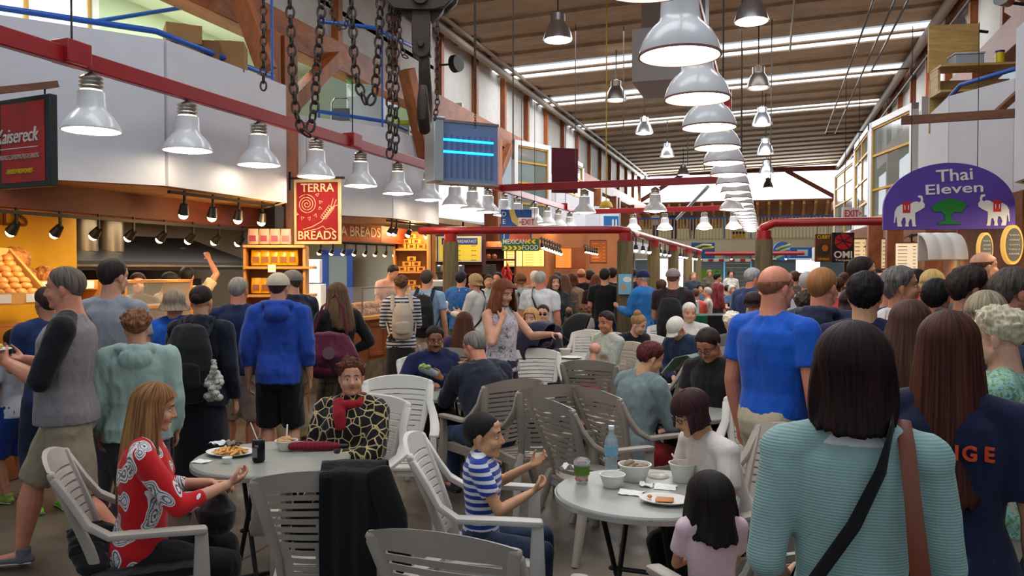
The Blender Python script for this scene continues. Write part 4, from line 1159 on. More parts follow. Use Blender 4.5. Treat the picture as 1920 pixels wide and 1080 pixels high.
m = MB(); m.cyl((-2.1, 29, 2.3), (1.2, 29, 2.3), .07); tag(m.link('pipe_rail', M_RED), 'far red pipe rail crossing the aisle with small spotlights', 'rail')
# spot string on that rail
def spot(label, loc, aim=(0, 0, -1), mt=M_BLACK, grp='small spotlights', s=1., lit=(255, 240, 210), es=30):
    r = root('spotlight', label, 'spotlight', loc, group=grp); d = Vector(aim).normalized()*.07*s
    m = MB(); m.tube([(0, 0, 0), d], [.024*s, .036*s], n=12, flat=(1, 1)); m.link('head', mt, r)
    m = MB(); m.ell(tuple(d*1.05), (.030*s,)*3, n=10, m=6); m.link('bulb', plain('spot_bulb', (255, 240, 215), .5, emit=lit, es=es), r)
    m = MB(); m.box((0, 0, .05*s), (.02, .02, .1*s)); m.link('stem', mt, r); return r
sp0 = spot('small lit spotlight on the red pipe rail above the far log posts', (-2.1, 13.4, 2.16), s=1.2, grp='spotlights along the red pipe rail')
for i in range(1, 18): dup(sp0, None, (-2.1, 13.4 + i*.8, 2.16))
for i in range(3): dup(sp0, 'small lit spotlight under the far crossing red rail', (-1.2 + i*.9, 29, 2.2))
# right pipe rail
pC = G(1432, 11.6); pD = G(1806, 10.6)
postlog('weathered log post under the end of the right red pipe', pC); postlog('dark log post standing below the purple elephant sign', pD, r=.1)
r = root('pipe_rail', 'red round pipe rail running right behind the purple elephant sign', 'rail')
q = G(1425, 12.2); m = MB(); m.tube([(q.x, q.y, 2.34), (pC.x, pC.y, 2.36), (pC.x+.16, pC.y-.05, 2.42), (pC.x+.5, pC.y-.12, 2.42), (pD.x, pD.y, 2.40), (pD.x+1.2, pD.y-.2, 2.40)], .058, n=14); m.link('pipe', M_RED, r)
# yellow rope, cables
m = MB(); p = P(1137, 200, 15.5); m.cyl((p.x, p.y, 3.1), (p.x, p.y, 7.2), .012, n=6); o = m.link('rope', plain('yellow_rope', (205, 170, 40), .7)); tag(o, 'yellow rope hanging straight down from the roof', 'rope')
q = MB(); q.lathe([(.001, 0), (.14, 0), (.10, .10), (.04, .14), (.001, .15)], c=(p.x, p.y, 2.95), n=16, closed=False); q.link('yellow_weight', plain('yellow_plastic', (220, 180, 30), .5), o)
for i, (px, D, zb) in enumerate(((890, 9.5, 3.9), (962, 12, 3.4), (1079, 17, 4.), (1169, 17, 4.2), (1290, 17, 4.0), (1321, 18, 4.0), (1390, 15, 3.4), (1446, 17, 3.5), (1480, 12, 5.0))):
    p = P(px, 200, D); m = MB(); m.cyl((p.x, p.y, zb), (p.x + (.15 if i == 8 else 0), p.y, 7.1), .010 if i < 8 else .016, n=6)
    tag(m.link('hanging_cable', plain('grey_cable', (70, 62, 58), .6) if i != 8 else plain('beige_rod', (150, 135, 112), .6)), ('thin cable hanging from the roof, %s counted from the left' % ordn[i].replace('nearest', 'first')) if i < 8 else 'beige rod slanting down from the roof right of the lamps', 'cable')
# ------------------------------------------------------------------ crane hook and chains
def chain(label, pts, s=.05, grp=None, par=None):
    """links follow a polyline; s = half length of a link"""
    pts = [Vector(p) for p in pts]; seg = [(b_-a).length for a, b_ in zip(pts, pts[1:])]; tot = sum(seg); n = max(2, int(tot/(s*1.5)))
    m = MB(); tw = np.linspace(0, 2*math.pi, 12)
    for i in range(n):
        d = (i+.5)/n*tot; k = 0
        while d > seg[k] and k < len(seg)-1: d -= seg[k]; k += 1
        c = pts[k] + (pts[k+1]-pts[k])*(d/seg[k]); t = np.array((pts[k+1]-pts[k]).normalized())
        a = np.cross(t, _f); a = nrm(a); b_ = np.cross(t, a)
        sd = nrm(a if i % 2 else b_*.85 + a*.5)
        P_ = [np.array(c) + t*math.cos(q)*s + sd*math.sin(q)*s*.62 for q in tw]
        m.tube(P_, s*.20, n=6, cap=1)
    o = m.link('chain', M_IRON, par)
    if par is None: tag(o, label, 'chain', grp)
    return o
Dh = 6.6
def PP(l, D=Dh): return [P(x, y, D) for x, y in l]
chain('short rusty chain hanging left of the looped chains', PP([(494, -30), (494, 168)]), .040)
chain('dark iron chain hanging in the longest loop', PP([(541, -40), (546, 60), (549, 150), (556, 215), (566, 245), (574, 250), (582, 240), (590, 200), (594, 130), (601, 50), (606, -40)]), .052)
chain('dark iron chain hanging in the shorter loop beside the hook', PP([(656, -40), (662, 60), (664, 120), (672, 160), (682, 185), (695, 190), (703, 170), (708, 120), (712, 50), (714, -40)]), .052)
chain('thick doubled iron chain hanging straight beside the hook', PP([(731, 10), (731, 295)]), .045); chain('second strand of the straight iron chain beside the hook', PP([(742, 10), (742, 285)]), .045)
chain('thin light chain curving behind the looped chains', PP([(616, -30), (624, 30), (635, 52), (648, 50), (655, 20)]), .028)
chain('thin chain hanging just in front of the crane block', PP([(747, 20), (750, 70), (757, 105), (764, 108)]), .028)
chain('light steel chain hanging above the blue lit glass cabinet', [P(820, 40, 8.2), P(820, 195, 8.2), P(815, 225, 8.2)], .035); chain('thin steel chain hanging to the right end of the glass cabinet', [P(891, -40, 8.8), P(891, 240, 8.8)], .018)
r = root('crane_hook', 'huge dark cast iron crane block with hook overhead', 'hook')
c = P(791, 5, Dh); X = np.array(_r); U = np.array([0, 0, 1.]); Fw = np.array([_f[0], _f[1], 0]); RR = np.stack([X, Fw, U], 1)
m = MB()
out = [(-.29, .24), (-.30, .08), (-.27, -.02), (-.22, -.075), (-.12, -.085), (.0, -.088), (.12, -.085), (.20, -.06), (.28, .02), (.30, .10), (.29, .24)]
m.prism(out, lambda x, y, d: np.array(c) + X*x + U*y + Fw*(d-.10), .06); m.prism(out, lambda x, y, d: np.array(c) + X*x + U*y + Fw*(d+.06), .06); m.link('cheek_plate', M_IRON, r, bevel=.006)
m = MB(); m.cyl(np.array(c)+U*.02-Fw*.04, np.array(c)+U*.02+Fw*.04, .20, n=32); m.cyl(np.array(c)+U*.02-Fw*.13, np.array(c)+U*.02+Fw*.13, .07, n=20); m.link('sheave', M_IRON, r, bevel=.005)
m = MB(); m.box(np.array(c) + U*-.22, (.155, .14, .30), R=RR); m.box(np.array(c)+U*-.37, (.15, .12, .14), R=RR); m.cyl(np.array(c)+U*-.39-Fw*.07, np.array(c)+U*-.39+Fw*.07, .075, n=24); m.cyl(np.array(c)+U*-.36-Fw*.10, np.array(c)+U*-.36+Fw*.10, .028, n=12); m.link('yoke', M_IRON, r, bevel=.012)
m = MB(); hk = lambda f, z: np.array(c) + X*.02 + Fw*f + U*z
m.tube([hk(0, -.42), hk(0, -.56), hk(.06, -.68), hk(.10, -.82), hk(.06, -.97), hk(-.03, -1.04), hk(-.11, -.97), hk(-.13, -.82), hk(-.12, -.72)], [(.045, .045), (.05, .05), (.055, .05), (.06, .05), (.06, .055), (.055, .05), (.055, .045), (.045, .035), (.032, .02)], side=X, n=14); m.link('hook', M_IRON, r)
# hanging glass cabinet with blue tubes
r = root('hanging_display', 'hanging steel and glass cabinet with glowing blue tubes', 'display', G(868, 9.6, 0), YAW + math.radians(28))
m = MB(); m.box((-.38, -.02, 2.98+.15), (.12, .30, .72)); m.box((-.38, -.02, 3.5), (.16, .34, .03)); m.link('steel_end', plain('galvanised', (176, 188, 196), .35, .6), r, bevel=.01)
m = MB(); m.box((.06, 0, 3.13), (.74, .16, .70)); m.link('panel', plain('blue_glass', (112, 136, 178), .15, spec=.8), r, bevel=.005)
m = MB(); 
for z in (3.10, 3.24): m.cyl((-.30, -.09, z+.03), (.36, -.09, z+.03), .014, n=8)
m.link('light_tube', plain('blue_tube', (40, 200, 255), .4, emit=(30, 190, 255), es=2.5), r)
m = MB()
for i in range(9): m.box((-.25+i*.075, -.085, 3.08), (.028, .01, .5))
m.link('louvre', plain('dim_louvre', (92, 116, 160), .3), r)
m = MB(); m.box((.06, 0, 3.49), (.76, .18, .03)); m.link('top_frame', M_STEEL, r); m = MB(); m.box((.06, 0, 2.77), (.76, .18, .03)); m.link('bottom_frame', M_STEEL, r)
# ------------------------------------------------------------------ signs and stalls
class Board:
    """flat thing standing upright, front towards the camera side; local x right, z up, in metres from its centre"""
    def __init__(s, name, label, cat, px, py, D, wpx, hpx, ang=0, th=.03, mat=None, part='panel', kind=None, bevel=.004, group=None):
        s.k = D/FPX; c = P(px, py, D); s.w = wpx*s.k; s.h = hpx*s.k; s.th = th
        s.o = root(name, label, cat, c, YAW + math.radians(ang), group)
        if mat is not None:
            m = MB(); m.box((0, 0, 0), (s.w, th, s.h)); m.link(part, mat, s.o, bevel=bevel)
    def box(s, part, x, z, w, h, mat, y=0, d=.012, par=None, bevel=0):
        """x, z, w, h in picture pixels from the centre (z up)"""
        k = s.k; m = MB(); m.box((x*k, -s.th/2 - d/2 - y, z*k), (w*k, d, h*k)); return m.link(part, mat, par or s.o, bevel=bevel)
    def text(s, body, x, z, hpx, mat, wpx=None, part='lettering', y=0, shear=0, bold=0, ext=.004, rot=0):
        k = s.k; c = bpy.data.curves.new(part, 'FONT'); c.body = body; c.size = hpx*k/.72; c.align_x = 'CENTER'; c.align_y = 'CENTER'
        c.extrude = ext; c.shear = shear; c.offset = bold*c.size; c.resolution_u = 3
        o = bpy.data.objects.new(part, c); COL.objects.link(o); o.parent = s.o
        o.location = (x*k, -s.th/2 - ext - y - .001, z*k); o.rotation_euler = (math.pi/2, rot, 0)
        c.materials.append(mat)
        if wpx:
            bpy.context.view_layer.update()
            if o.dimensions.x > 0: o.scale = (wpx*k/o.dimensions.x, 1, 1)
        return o
    def poly(s, part, pts, mat, y=0, d=.008):
        k = s.k; m = MB(); yy = -s.th/2 - y
        m.prism(pts, lambda x, z, q: (x*k, yy - q, z*k), d); return m.link(part, mat, s.o, smooth=False)
    def line(s, part, pts, r, mat, y=0):
        k = s.k; m = MB()
        for l in pts: m.tube([(x*k, -s.th/2 - y, z*k) for x, z in l], r*k, n=6)
        return m.link(part, mat, s.o)
def hang(b, zt, xs=(-.35, .35)):
    m = MB()
    for x in xs: m.cyl((x*b.w, 0, b.h/2-.01), (x*b.w, 0, zt-b.o.location.z), .005, n=6)
    m.link('hanging_wire', M_BLACK, b.o)
L_WHITE = plain('white_lettering', (232, 228, 220), .6); L_CREAM = plain('cream_lettering', (214, 190, 150), .7); L_YEL = plain('yellow_lettering', (232, 196, 40), .6)
L_BROWN = plain('brown_lettering', (120, 62, 22), .7); L_RED = plain('red_lettering', (200, 30, 34), .6); L_BLACK = plain('black_lettering', (25, 22, 20), .7)
# purple elephant sign
b = Board('shop_sign', 'purple half-round hanging sign with two white elephants', 'sign', 1777, 368, 8.2, 226, 124, ang=-12, th=.05)
k = b.k; pur = plain('purple_paint', (88, 60, 158), .6)
pts = [(-113, -62), (113, -62), (113, -40)] + [(113*math.cos(q), -22 + 84*math.sin(q)) for q in np.linspace(.02, math.pi-.02, 36)] + [(-113, -40)]
m = MB(); m.prism(pts, lambda x, z, q: (x*k, .025 - q, z*k), .05); m.link('panel', pur, b.o, smooth=False)
b.text('Thai', 10, 38, 23, L_WHITE, 62, bold=.012, rot=-.06); b.text('Eleven', 9, 13, 19, L_WHITE, 98, bold=.012, rot=-.04)
EL = [(-44,-8),(-43,2),(-38,12),(-28,18),(-14,19),(-6,19),(2,24),(10,25),(16,22),(20,26),(19,32),(12,35),(14,39),(22,38),(25,30),(24,24),(29,18),(28,10),(24,8),(20,5),(12,1),(6,-2),(6,-14),(7,-28),(9,-34),(0,-34),(-2,-18),(-6,-16),(-10,-26),(-9,-34),(-18,-34),(-16,-24),(-18,-12),(-24,-14),(-28,-24),(-25,-34),(-36,-34),(-38,-22),(-38,-8),(-41,-14),(-43,-25),(-45,-25)]
EL = [(x*.72, z*.80) for x, z in EL]
for s in (1, -1):
    cx = -62 if s == 1 else 71
    p = [(cx + s*x, -29 + z) for x, z in EL]; 
    if s == 1: p = p[::-1]
    b.poly('elephant_figure', p[::-1] if s == 1 else p[::-1], L_WHITE, y=0, d=.010)
    b.box('saddle_cloth', cx - s*11, -20, 13, 21, L_RED, y=.010, d=.004); b.text('11', cx - s*11, -21, 9, L_WHITE, part='number', y=.014)
gr = plain('green_paint', (22, 120, 34), .7)
tp = [(-20,-53),(22,-53),(16,-48),(6,-46),(3,-36),(10,-28),(22,-30),(26,-22),(32,-16),(24,-8),(14,-4),(2,-2),(-10,-4),(-22,-12),(-30,-20),(-24,-28),(-14,-27),(-6,-34),(-6,-45),(-14,-48)]
b.poly('tree_figure', [(x, z*.94-3) for x, z in tp], gr, d=.012)
m = MB()
for x in (-64, 50): m.cyl((x*k, 0, 40*k), (x*k, 0, 4.25-b.o.location.z), .004, n=6)
m.link('hanging_wire', M_BLACK, b.o)
r = root('timber_bracket', 'brown timber bracket arm above the purple elephant sign', 'bracket'); m = MB(); m.beam(P(1690, 226, 8.4), P(1910, 212, 7.9), .06, .085); m.link('arm', wood('stained_fir', (96, 56, 34), (136, 86, 56)), r)
m = MB(); m.beam(P(1868, 212, 8.05), P(1925, 160, 8.2), .05, .06); m.link('strut', wood('stained_fir', (96, 56, 34), (136, 86, 56)), r)
# red sign on the left
b = Board('shop_sign', 'red hanging sign in a dark frame with white script', 'sign', 52, 268, 4.9, 152, 168, ang=-26, th=.05, mat=plain('dark_green_frame', (26, 34, 34), .5), part='frame')
b.box('panel', -2, 0, 128, 148, plain('red_sign_face', (176, 26, 24), .5, var=.25), d=.004)
b.text('Kaisereck', -18, 12, 28, L_WHITE, 126, shear=.25, y=.004); b.text('SAUSAGES, SANDWICHES & SALADS', -12, -27, 9, plain('pale_pink_lettering', (205, 170, 160), .6), 118, y=.004); b.text('- SERVED FRESH DAILY -', -8, -54, 9, L_YEL, 84, y=.004)
b.box('rule_line', -12, -10, 110, 1.6, L_WHITE, y=.004, d=.003)
r = root('timber_bracket', 'short brown timber bracket above the red script sign', 'bracket'); m = MB(); m.beam(P(-60, 176, 4.6), P(106, 158, 5.0), .05, .04); m.link('arm', wood('stained_fir', (96, 56, 34), (136, 86, 56)), r)
m = MB(); c = P(84, 175, 4.95); m.cyl((c.x, c.y, c.z-.05), (c.x, c.y, c.z+.03), .006, n=6); m.link('eye_hook', M_DSTEEL, r)
# banner
b = Board('shop_banner', 'cream bordered dark red cloth banner with spiral sun and wheat', 'sign', 596, 397, 9.6, 92, 122, ang=-6, th=.012, mat=cloth((206, 192, 150)), part='cloth')
mr = cloth((136, 24, 34), fold=.2); b.box('red_field', -1, 0, 80, 110, mr, d=.003)
b.text('TERRA', 0, 44, 16, L_CREAM, 64, y=.003, bold=.01); b.text('BREADS', -1, -45, 16, L_CREAM, 74, y=.003, bold=.01)
sp = [(-21 + (1.5 + q*1.02)*math.cos(q*1.25), 14 + (1.5+q*1.02)*math.sin(q*1.25)) for q in np.linspace(0, 17, 70)]
rays = []
for q in (-2.4, -1.9, -1.4, -.9, -.3, .15, .7):
    c_, s_ = math.cos(q), math.sin(q); cx, cz = -21+25*c_, 14+25*s_
    rays.append([(cx-s_*2.6, cz+c_*2.6), (cx+6*c_, cz+6*s_), (cx+s_*2.6, cz-c_*2.6), (cx-s_*2.6, cz+c_*2.6)])
b.line('sun_drawing', [sp] + rays, .7, L_CREAM, y=.003)
wh = [[(-28, -33), (-10, -28), (8, -18), (18, -4), (30, 8), (36, 22)], [(-20, -36), (0, -32), (10, -27), (16, -33), (26, -31), (34, -37)], [(26, 8), (38, 12)], [(26, 10), (30, 24)]]
for t in np.linspace(0, 1, 6):
    x, z = 11+t*14, -14+t*18; wh += [[(x, z), (x-5, z+3), (x-3, z+8), (x+1, z+4), (x, z)], [(x, z), (x+6, z+1), (x+8, z+5), (x+3, z+4), (x, z)]]
b.line('wheat_drawing', wh, .7, L_CREAM, y=.003)
m = MB(); k = b.k; m.cyl((-52*k, 0, 63*k), (52*k, 0, 63*k), 2.4*k); m.link('rod', plain('dark_rod', (60, 26, 30), .5), b.o)
m = MB(); m.box((-54*k, .02, 58*k), (.03, .05, .22)); m.link('bracket', M_BLACK, b.o)
# ---- bakery with yellow wall
yel = plain('yellow_wall', (236, 176, 22), .75, var=.05)
w0 = PX(143, 505, -8.0); m = MB(); m.box((-8.05, (2.0+w0.y)/2, 1.3), (.12, w0.y-2.0, 2.6)); struct(m.link('partition', yel))
def textat(body, loc, rz, size, mat, par, w=None, ext=.008, part='lettering', bold=.01):
    c = bpy.data.curves.new(part, 'FONT'); c.body = body; c.size = size/.72; c.align_x = 'CENTER'; c.align_y = 'CENTER'; c.extrude = ext; c.offset = bold*size
    o = bpy.data.objects.new(part, c); COL.objects.link(o); o.location = loc; o.rotation_euler = (math.pi/2, 0, rz); c.materials.append(mat)
    if par is not None: o.parent = par
    if w:
        bpy.context.view_layer.update()
        o.scale = (w/o.dimensions.x, 1, 1)
    return o
p = PX(14, 409, -7.95); tag(textat('BREADS', (-7.95, p.y-.22, p.z), math.pi/2, .19, L_BROWN, None, .92), 'brown raised letters along the top of the yellow wall', 'lettering')
m = MB(); a = PX(-60, 505, -6.3); b_ = PX(492, 505, -6.3); m.box((-6.3, (a.y+b_.y)/2, 2.45), (.28, b_.y-a.y, .36)); struct(m.link('beam', M_DARKWOOD, bevel=.01))
m = MB(); m.box((c1.x+.05, c1.y-.42, 2.3), (.36, .2, .5)); struct(m.link('post_cap', M_BLACK))
M_TRACK = plain('black_track', (24, 22, 22), .5)
def lighttrack(label, a, b_, n, grp, drop=.10, s=1.4, lit=(255, 214, 150), aim=(.2, .2, -1), pts=None, light=0):
    r = root('light_track', label, 'light track'); m = MB(); m.beam(a, b_, .035, .03); m.link('rail', M_TRACK, r)
    a = Vector(a); b_ = Vector(b_); s0 = None
    for i in range(n):
        t = (i+.5)/n if pts is None else pts[i]
        p = a + (b_-a)*t - Vector((0, 0, drop))
        if s0 is None: s0 = spot(grp, p, aim=aim, grp=grp, s=s, lit=lit, es=45); first = s0
        else: dup(s0, None, p)
        if light and i % light == 0:
            l = bpy.data.lights.new('spot_light', 'SPOT'); l.energy = 26; l.color = (1, .80, .52); l.spot_size = math.radians(110); l.spot_blend = .6; l.shadow_soft_size = .04
            o = bpy.data.objects.new('spot_light', l); COL.objects.link(o); d = Vector(aim); o.rotation_euler = d.to_track_quat('-Z', 'Y').to_euler(); o.location = p + d.normalized()*.16
    return r
lighttrack('black light track below the white parapet over the bakery front', (-5.45, 6.3, 2.49), (-5.45, 8.0, 2.49), 4, 'small black spotlights under the white parapet of the bakery', aim=(-.3, .2, -1), s=1.5)
lighttrack('black light track inside the bakery under the dark beam', (-6.15, 4.6, 2.24), (-6.15, 8.6, 2.24), 9, 'small lit spotlights under the dark bakery beam', aim=(-1, .1, -.9), s=1.4, light=2)
# bread shelves
M_CRUST = None
def crust():
    m_, nt, b = newmat('bread_crust'); n1 = N(nt, 'ShaderNodeTexNoise', i_Scale=22., i_Detail=4.); nt.links.new(coords(nt), n1.inputs['Vector'])
    nt.links.new(ramp(nt, n1.outputs['Fac'], [(.35, lin((120, 64, 22))), (.55, lin((186, 118, 54))), (.72, lin((226, 184, 128)))]), b.inputs['Base Color'])
    b.inputs['Roughness'].default_value = .6; bump(nt, b, n1.outputs['Fac'], .4, .01); return m_
M_CRUST = crust(); M_ROLL = plain('golden_roll', (190, 122, 52), .5, var=.18, bumpy=.2)
def loafmesh(r, scored=True):
    m = MB(); m.ell((0, 0, r[2]*.8), r, n=20, m=12); v = m.v[0]; v[:, 2] = np.maximum(v[:, 2], 0)
    nrmz = noise(v*18, 3)-.5; v += (v - [0, 0, r[2]*.5])*(nrmz*.10)[:, None]
    if scored:
        g = np.abs(np.sin(v[:, 0]*math.pi/r[0]*2.2)); v[:, 2] -= (g < .25)*(v[:, 2] > r[2])*.012
    return m
def bread(label, r, mt, grp, loc, rz=0, scored=True, name='bread_loaf'):
    o = loafmesh(r, scored).link(name, mt); tag(o, label, 'bread', grp); o.location = loc; o.rotation_euler = (0, 0, rz); return o
r = root('bread_shelf', 'wooden bread shelf with loaves and white price cards before the yellow wall', 'shelf')
y0, y1 = 4.3, PX(182, 505, -6.75).y
m = MB(); m.box((-6.95, (y0+y1)/2, 1.575), (.5, y1-y0, .03)); m.box((-6.72, (y0+y1)/2, 1.59), (.03, y1-y0, .10)); m.link('tray', M_PINE, r)
m = MB(); m.box((-6.95, (y0+y1)/2, 1.20), (.5, y1-y0, .03)); m.link('board', M_PINE, r)
for yy in (y0+.02, (y0+y1)/2, y1-.02): m = MB(); m.box((-6.95, yy, 1.3), (.5, .03, .62)); m.link('divider', M_PINE, r)
for i in range(4): m = MB(); m.box((-6.700, y1-.15-i*.26, 1.59), (.008, .11, .08)); m.link('price_card', M_PAPER, r)
lf = [(6.02, .15, .13, .10, 0), (6.18, .13, .13, .13, .17), (5.8, .16, .15, .11, 0), (6.32, .10, .15, .10, .02), (6.45, .09, .17, .11, .02), (6.60, .10, .12, .085, 0), (6.74, .11, .13, .09, 0), (5.62, .14, .13, .11, 0), (6.5, .12, .12, .1, -.2), (6.1, .14, .14, .12, -.22)]
for i, (yy, a, c, h_, dx) in enumerate(lf):
    yy = yy + (y1-7.0)
    bread('round brown crusted loaf on the shelf before the yellow wall', (c, a, h_), M_CRUST, 'brown loaves on the bakery shelf', (-6.92 + (0 if i % 2 else .06), yy, 1.59 + (.15 if i in (1, 9) else 0)), i*.7)
# slanted rack with rolls
yr = PX(72, 505, -6.5).y
r = root('roll_rack', 'sloped wooden rack of golden twisted rolls at the left edge', 'rack')
for yy in (yr-1.0, yr-.52, yr): m = MB(); m.prism([(-6.85, 1.95), (-6.85, 1.45), (-6.40, 1.45), (-6.40, 1.55)], lambda x, z, q: (x, yy+q-.015, z), .03); m.link('side_panel', M_PINE, r, smooth=False)
m = MB(); m.box((-6.62, yr-.5, 1.45), (.48, 1.0, .03)); m.box((-6.38, yr-.5, 1.49), (.03, 1.0, .10)); m.box((-6.86, yr-.5, 1.7), (.03, 1.0, .5)); m.link('tray', M_PINE, r)
for i in range(3): m = MB(); m.box((-6.362, yr-.2-i*.26, 1.49), (.008, .11, .075)); m.link('price_card', M_PAPER, r)
r0 = None
for i in range(28):
    a, c = i % 4, i//4; loc = (-6.48 - c*.05, yr-.09-a*.115 - (.02 if c % 2 else 0), 1.50 + c*.052)
    if r0 is None: r0 = bread('small golden roll heaped on the sloped rack', (.06, .055, .045), M_ROLL, 'golden rolls on the sloped rack', loc, 0, False, 'bread_roll')
    else: o = dup(r0, None, loc, i*1.3)
# bakery counter and till
r = root('bakery_counter', 'long wooden bakery counter behind the queue on the left', 'counter')
m = MB(); m.box((-6.3, 5.9, .5), (.7, 6.2, 1.0)); m.link('body', M_COUNTER, r, bevel=.01); m = MB(); m.box((-6.28, 5.9, 1.02), (.8, 6.25, .05)); m.link('top', M_PINE, r, bevel=.008)
m = MB(); m.box((-6.55, 7.2, 1.62), (.4, 1.0, .03)); m.box((-6.55, 7.2, 1.34), (.4, 1.0, .03)); m.box((-6.55, 7.7, 1.33), (.4, .03, .6)); m.box((-6.55, 6.7, 1.33), (.4, .03, .6)); m.link('shelf_unit', M_PINE, r)
m = MB(); m.box((-6.36, 7.2, 1.35), (.01, .98, .55)); m.link('glass_front', glass('counter_glass'), r)
rc = G(62, 6.45); r = root('cash_register', 'small dark cash register with lit blue screen at the bakery counter', 'register', (rc.x, rc.y, 1.05), YAW-.2)
m = MB(); m.box((0, 0, .06), (.32, .3, .12)); m.box((.05, 0, .16), (.20, .06, .12)); m.link('body', plain('dark_plastic', (38, 40, 46), .5), r, bevel=.01); m = MB(); m.box((.05, -.033, .165), (.15, .004, .07)); m.link('screen', plain('blue_screen', (70, 70, 130), .3, emit=(90, 90, 170), es=.6), r)
# kitchen: hood, ducts, oven shelves
r = root('kitchen_hood', 'dark steel extractor hood with two round ducts behind the bakery', 'hood'); m = MB()
m.prism([(-9.6, 2.28), (-8.3, 1.86), (-8.3, 1.74), (-9.6, 1.74)], lambda x, z, q: (x, 7.6+q, z), 4.0); m.link('hood', M_DSTEEL, r, smooth=False)
m = MB(); m.box((-8.29, 9.6, 1.80), (.03, 4.0, .03)); m.link('edge_strip', plain('polished_strip', (150, 140, 120), .25, .9), r)
for px in (155, 205):
    q = PX(px, 440, -8.9); m = MB(); m.cyl((q.x, q.y, 2.0), (q.x, q.y, 2.8), .19, n=24); m.link('duct', plain('warm_steel', (120, 104, 80), .35, .8), r)
r = root('oven', 'steel bakery oven under the extractor hood', 'oven'); m = MB(); m.box((-9.2, 9.6, .8), (.8, 2.6, 1.6)); m.link('body', M_DSTEEL, r, bevel=.01); m = MB(); m.box((-8.78, 9.2, 1.0), (.03, 1.2, .5)); m.link('door', plain('oven_glass', (30, 24, 20), .15), r)
r = root('wall_clock', 'round black rimmed clock on the bakery kitchen wall', 'clock', PX(341, 483, -9.0)); m = MB(); m.lathe([(.14, -.02), (.165, -.02), (.165, .02), (.14, .02)], n=24, R=rotm(0, math.pi/2, 0)); m.link('rim', M_BLACK, r)
m = MB(); m.cyl((-.015, 0, 0), (.0, 0, 0), .14, n=24); m.link('face', plain('clock_face', (140, 132, 118), .5), r)
# snack shelf beside the column
R0 = YAW
cs = G(519, 9.55); r = root('snack_shelf', 'orange lit wooden shelf with bags of snacks beside the timber post', 'shelf', (cs.x, cs.y, 0), YAW+.12)
m = MB(); m.box((0, .16, 1.0), (.70, .03, 2.0)); m.link('back_panel', M_PINE, r); m = MB(); m.box((0, 0, .55), (.70, .32, 1.1)); m.link('base_cabinet', M_COUNTER, r, bevel=.01)
for z in (2.02, 1.77, 1.44): m = MB(); m.box((.05 if z < 2 else 0, -.02, z), (.80 if z < 2 else .7, .36, .03)); m.link('board', M_PINE, r)
for x in (-.34, .34): m = MB(); m.box((x, 0, 1.55), (.03, .32, .95)); m.link('side_panel', M_PINE, r)
m = MB(); m.box((-.02, -.21, 1.76), (.09, .008, .09)); m.link('price_card', M_PAPER, r)
def bag(label, c, cc, grp, loc, rz):
    m = MB(); m.tube([(0, 0, .008), (0, 0, .06), (0, 0, .13), (0, 0, .19)], [(.062, .030), (.066, .038), (.060, .028), (.058, .004)], side=(1, 0, 0), n=14, flat=(1, 1)); r = root('snack_bag', label, 'bag', loc, rz, grp); m.link('pouch', plain('shiny_bag', c, .25, var=.12), r)
    q = MB(); q.box((0, -.036, .075), (.075, .006, .07)); q.link('label_patch', plain('bag_label', cc, .4), r); return r
b1 = b2 = None
for row, z in enumerate((1.785, 1.455)):
    for i in range(5):
        loc = Vector((cs.x, cs.y, z+.005)) + Vector((math.cos(YAW+.12), math.sin(YAW+.12), 0))*(-.22+i*.105) - Vector((-math.sin(YAW+.12), math.cos(YAW+.12), 0))*.08
        gname = 'yellow snack bags on the upper lit board' if row == 0 else 'yellow snack bags on the lower lit board'
        lab = gname.replace('bags', 'bag').replace('yellow', 'shiny yellow')
        if b1 is None: b1 = bag(lab, (238, 172, 24), (150, 96, 60), gname, loc, YAW+.12)
        else: o = dup(b1, lab, loc); o['group'] = gname
for i in range(4):
    loc = Vector((cs.x, cs.y, 2.04)) + Vector((math.cos(YAW+.12), math.sin(YAW+.12), 0))*(-.26+i*.125) - Vector((-math.sin(YAW+.12), math.cos(YAW+.12), 0))*.05
    if b2 is None: b2 = bag('clear bag with purple label standing on top of the shelf', (190, 160, 150), (140, 40, 80), 'purple labelled bags on the shelf top', loc, YAW+.12)
    else: dup(b2, None, loc)
l = bpy.data.lights.new('shelf_light', 'POINT'); l.energy = 26; l.color = (1, .62, .25); l.shadow_soft_size = .05; o = bpy.data.objects.new('shelf_light', l); COL.objects.link(o); q = G(519, 8.9); o.location = (q.x, q.y, 2.2)
# ---- bread stall with glass case
r = root('bread_counter', 'wood panelled bread counter on a stone base with a glass case', 'counter')
ct = [(-6.15, 9.75), (-5.50, 10.35), (-5.50, 12.0), (-6.0, 12.5), (-6.2, 12.3), (-6.0, 11.9), (-6.0, 10.4), (-6.3, 9.95)]
m = MB(); m.prism([(a, b_) for a, b_ in ct], lambda x, y, q: (x, y, .42+q), .60); m.link('panelled_front', M_COUNTER, r, smooth=False)
m = MB(); m.prism([(a*.995-.02, b_) for a, b_ in ct], lambda x, y, q: (x, y, q), .42); m.link('stone_base', plain('brown_stone', (112, 96, 74), .9, var=.35, bumpy=.8, bscale=9), r, smooth=False)
m = MB(); m.prism([(-6.18, 9.7), (-5.45, 10.33), (-5.45, 12.03), (-6.0, 12.55), (-6.22, 12.33), (-6.03, 11.9), (-6.03, 10.4), (-6.32, 9.95)], lambda x, y, q: (x, y, 1.02+q), .045); m.link('top', M_PINE, r, smooth=False)
for i in range(3):
    for z in (.50, .94): m = MB(); m.box((-5.492, 10.65+i*.55, z), (.02, .46, .05)); m.link('panel_moulding', M_COUNTER, r)
    for yy in (-.24, .24): m = MB(); m.box((-5.492, 10.65+i*.55+yy, .72), (.02, .05, .45)); m.link('panel_moulding', M_COUNTER, r)
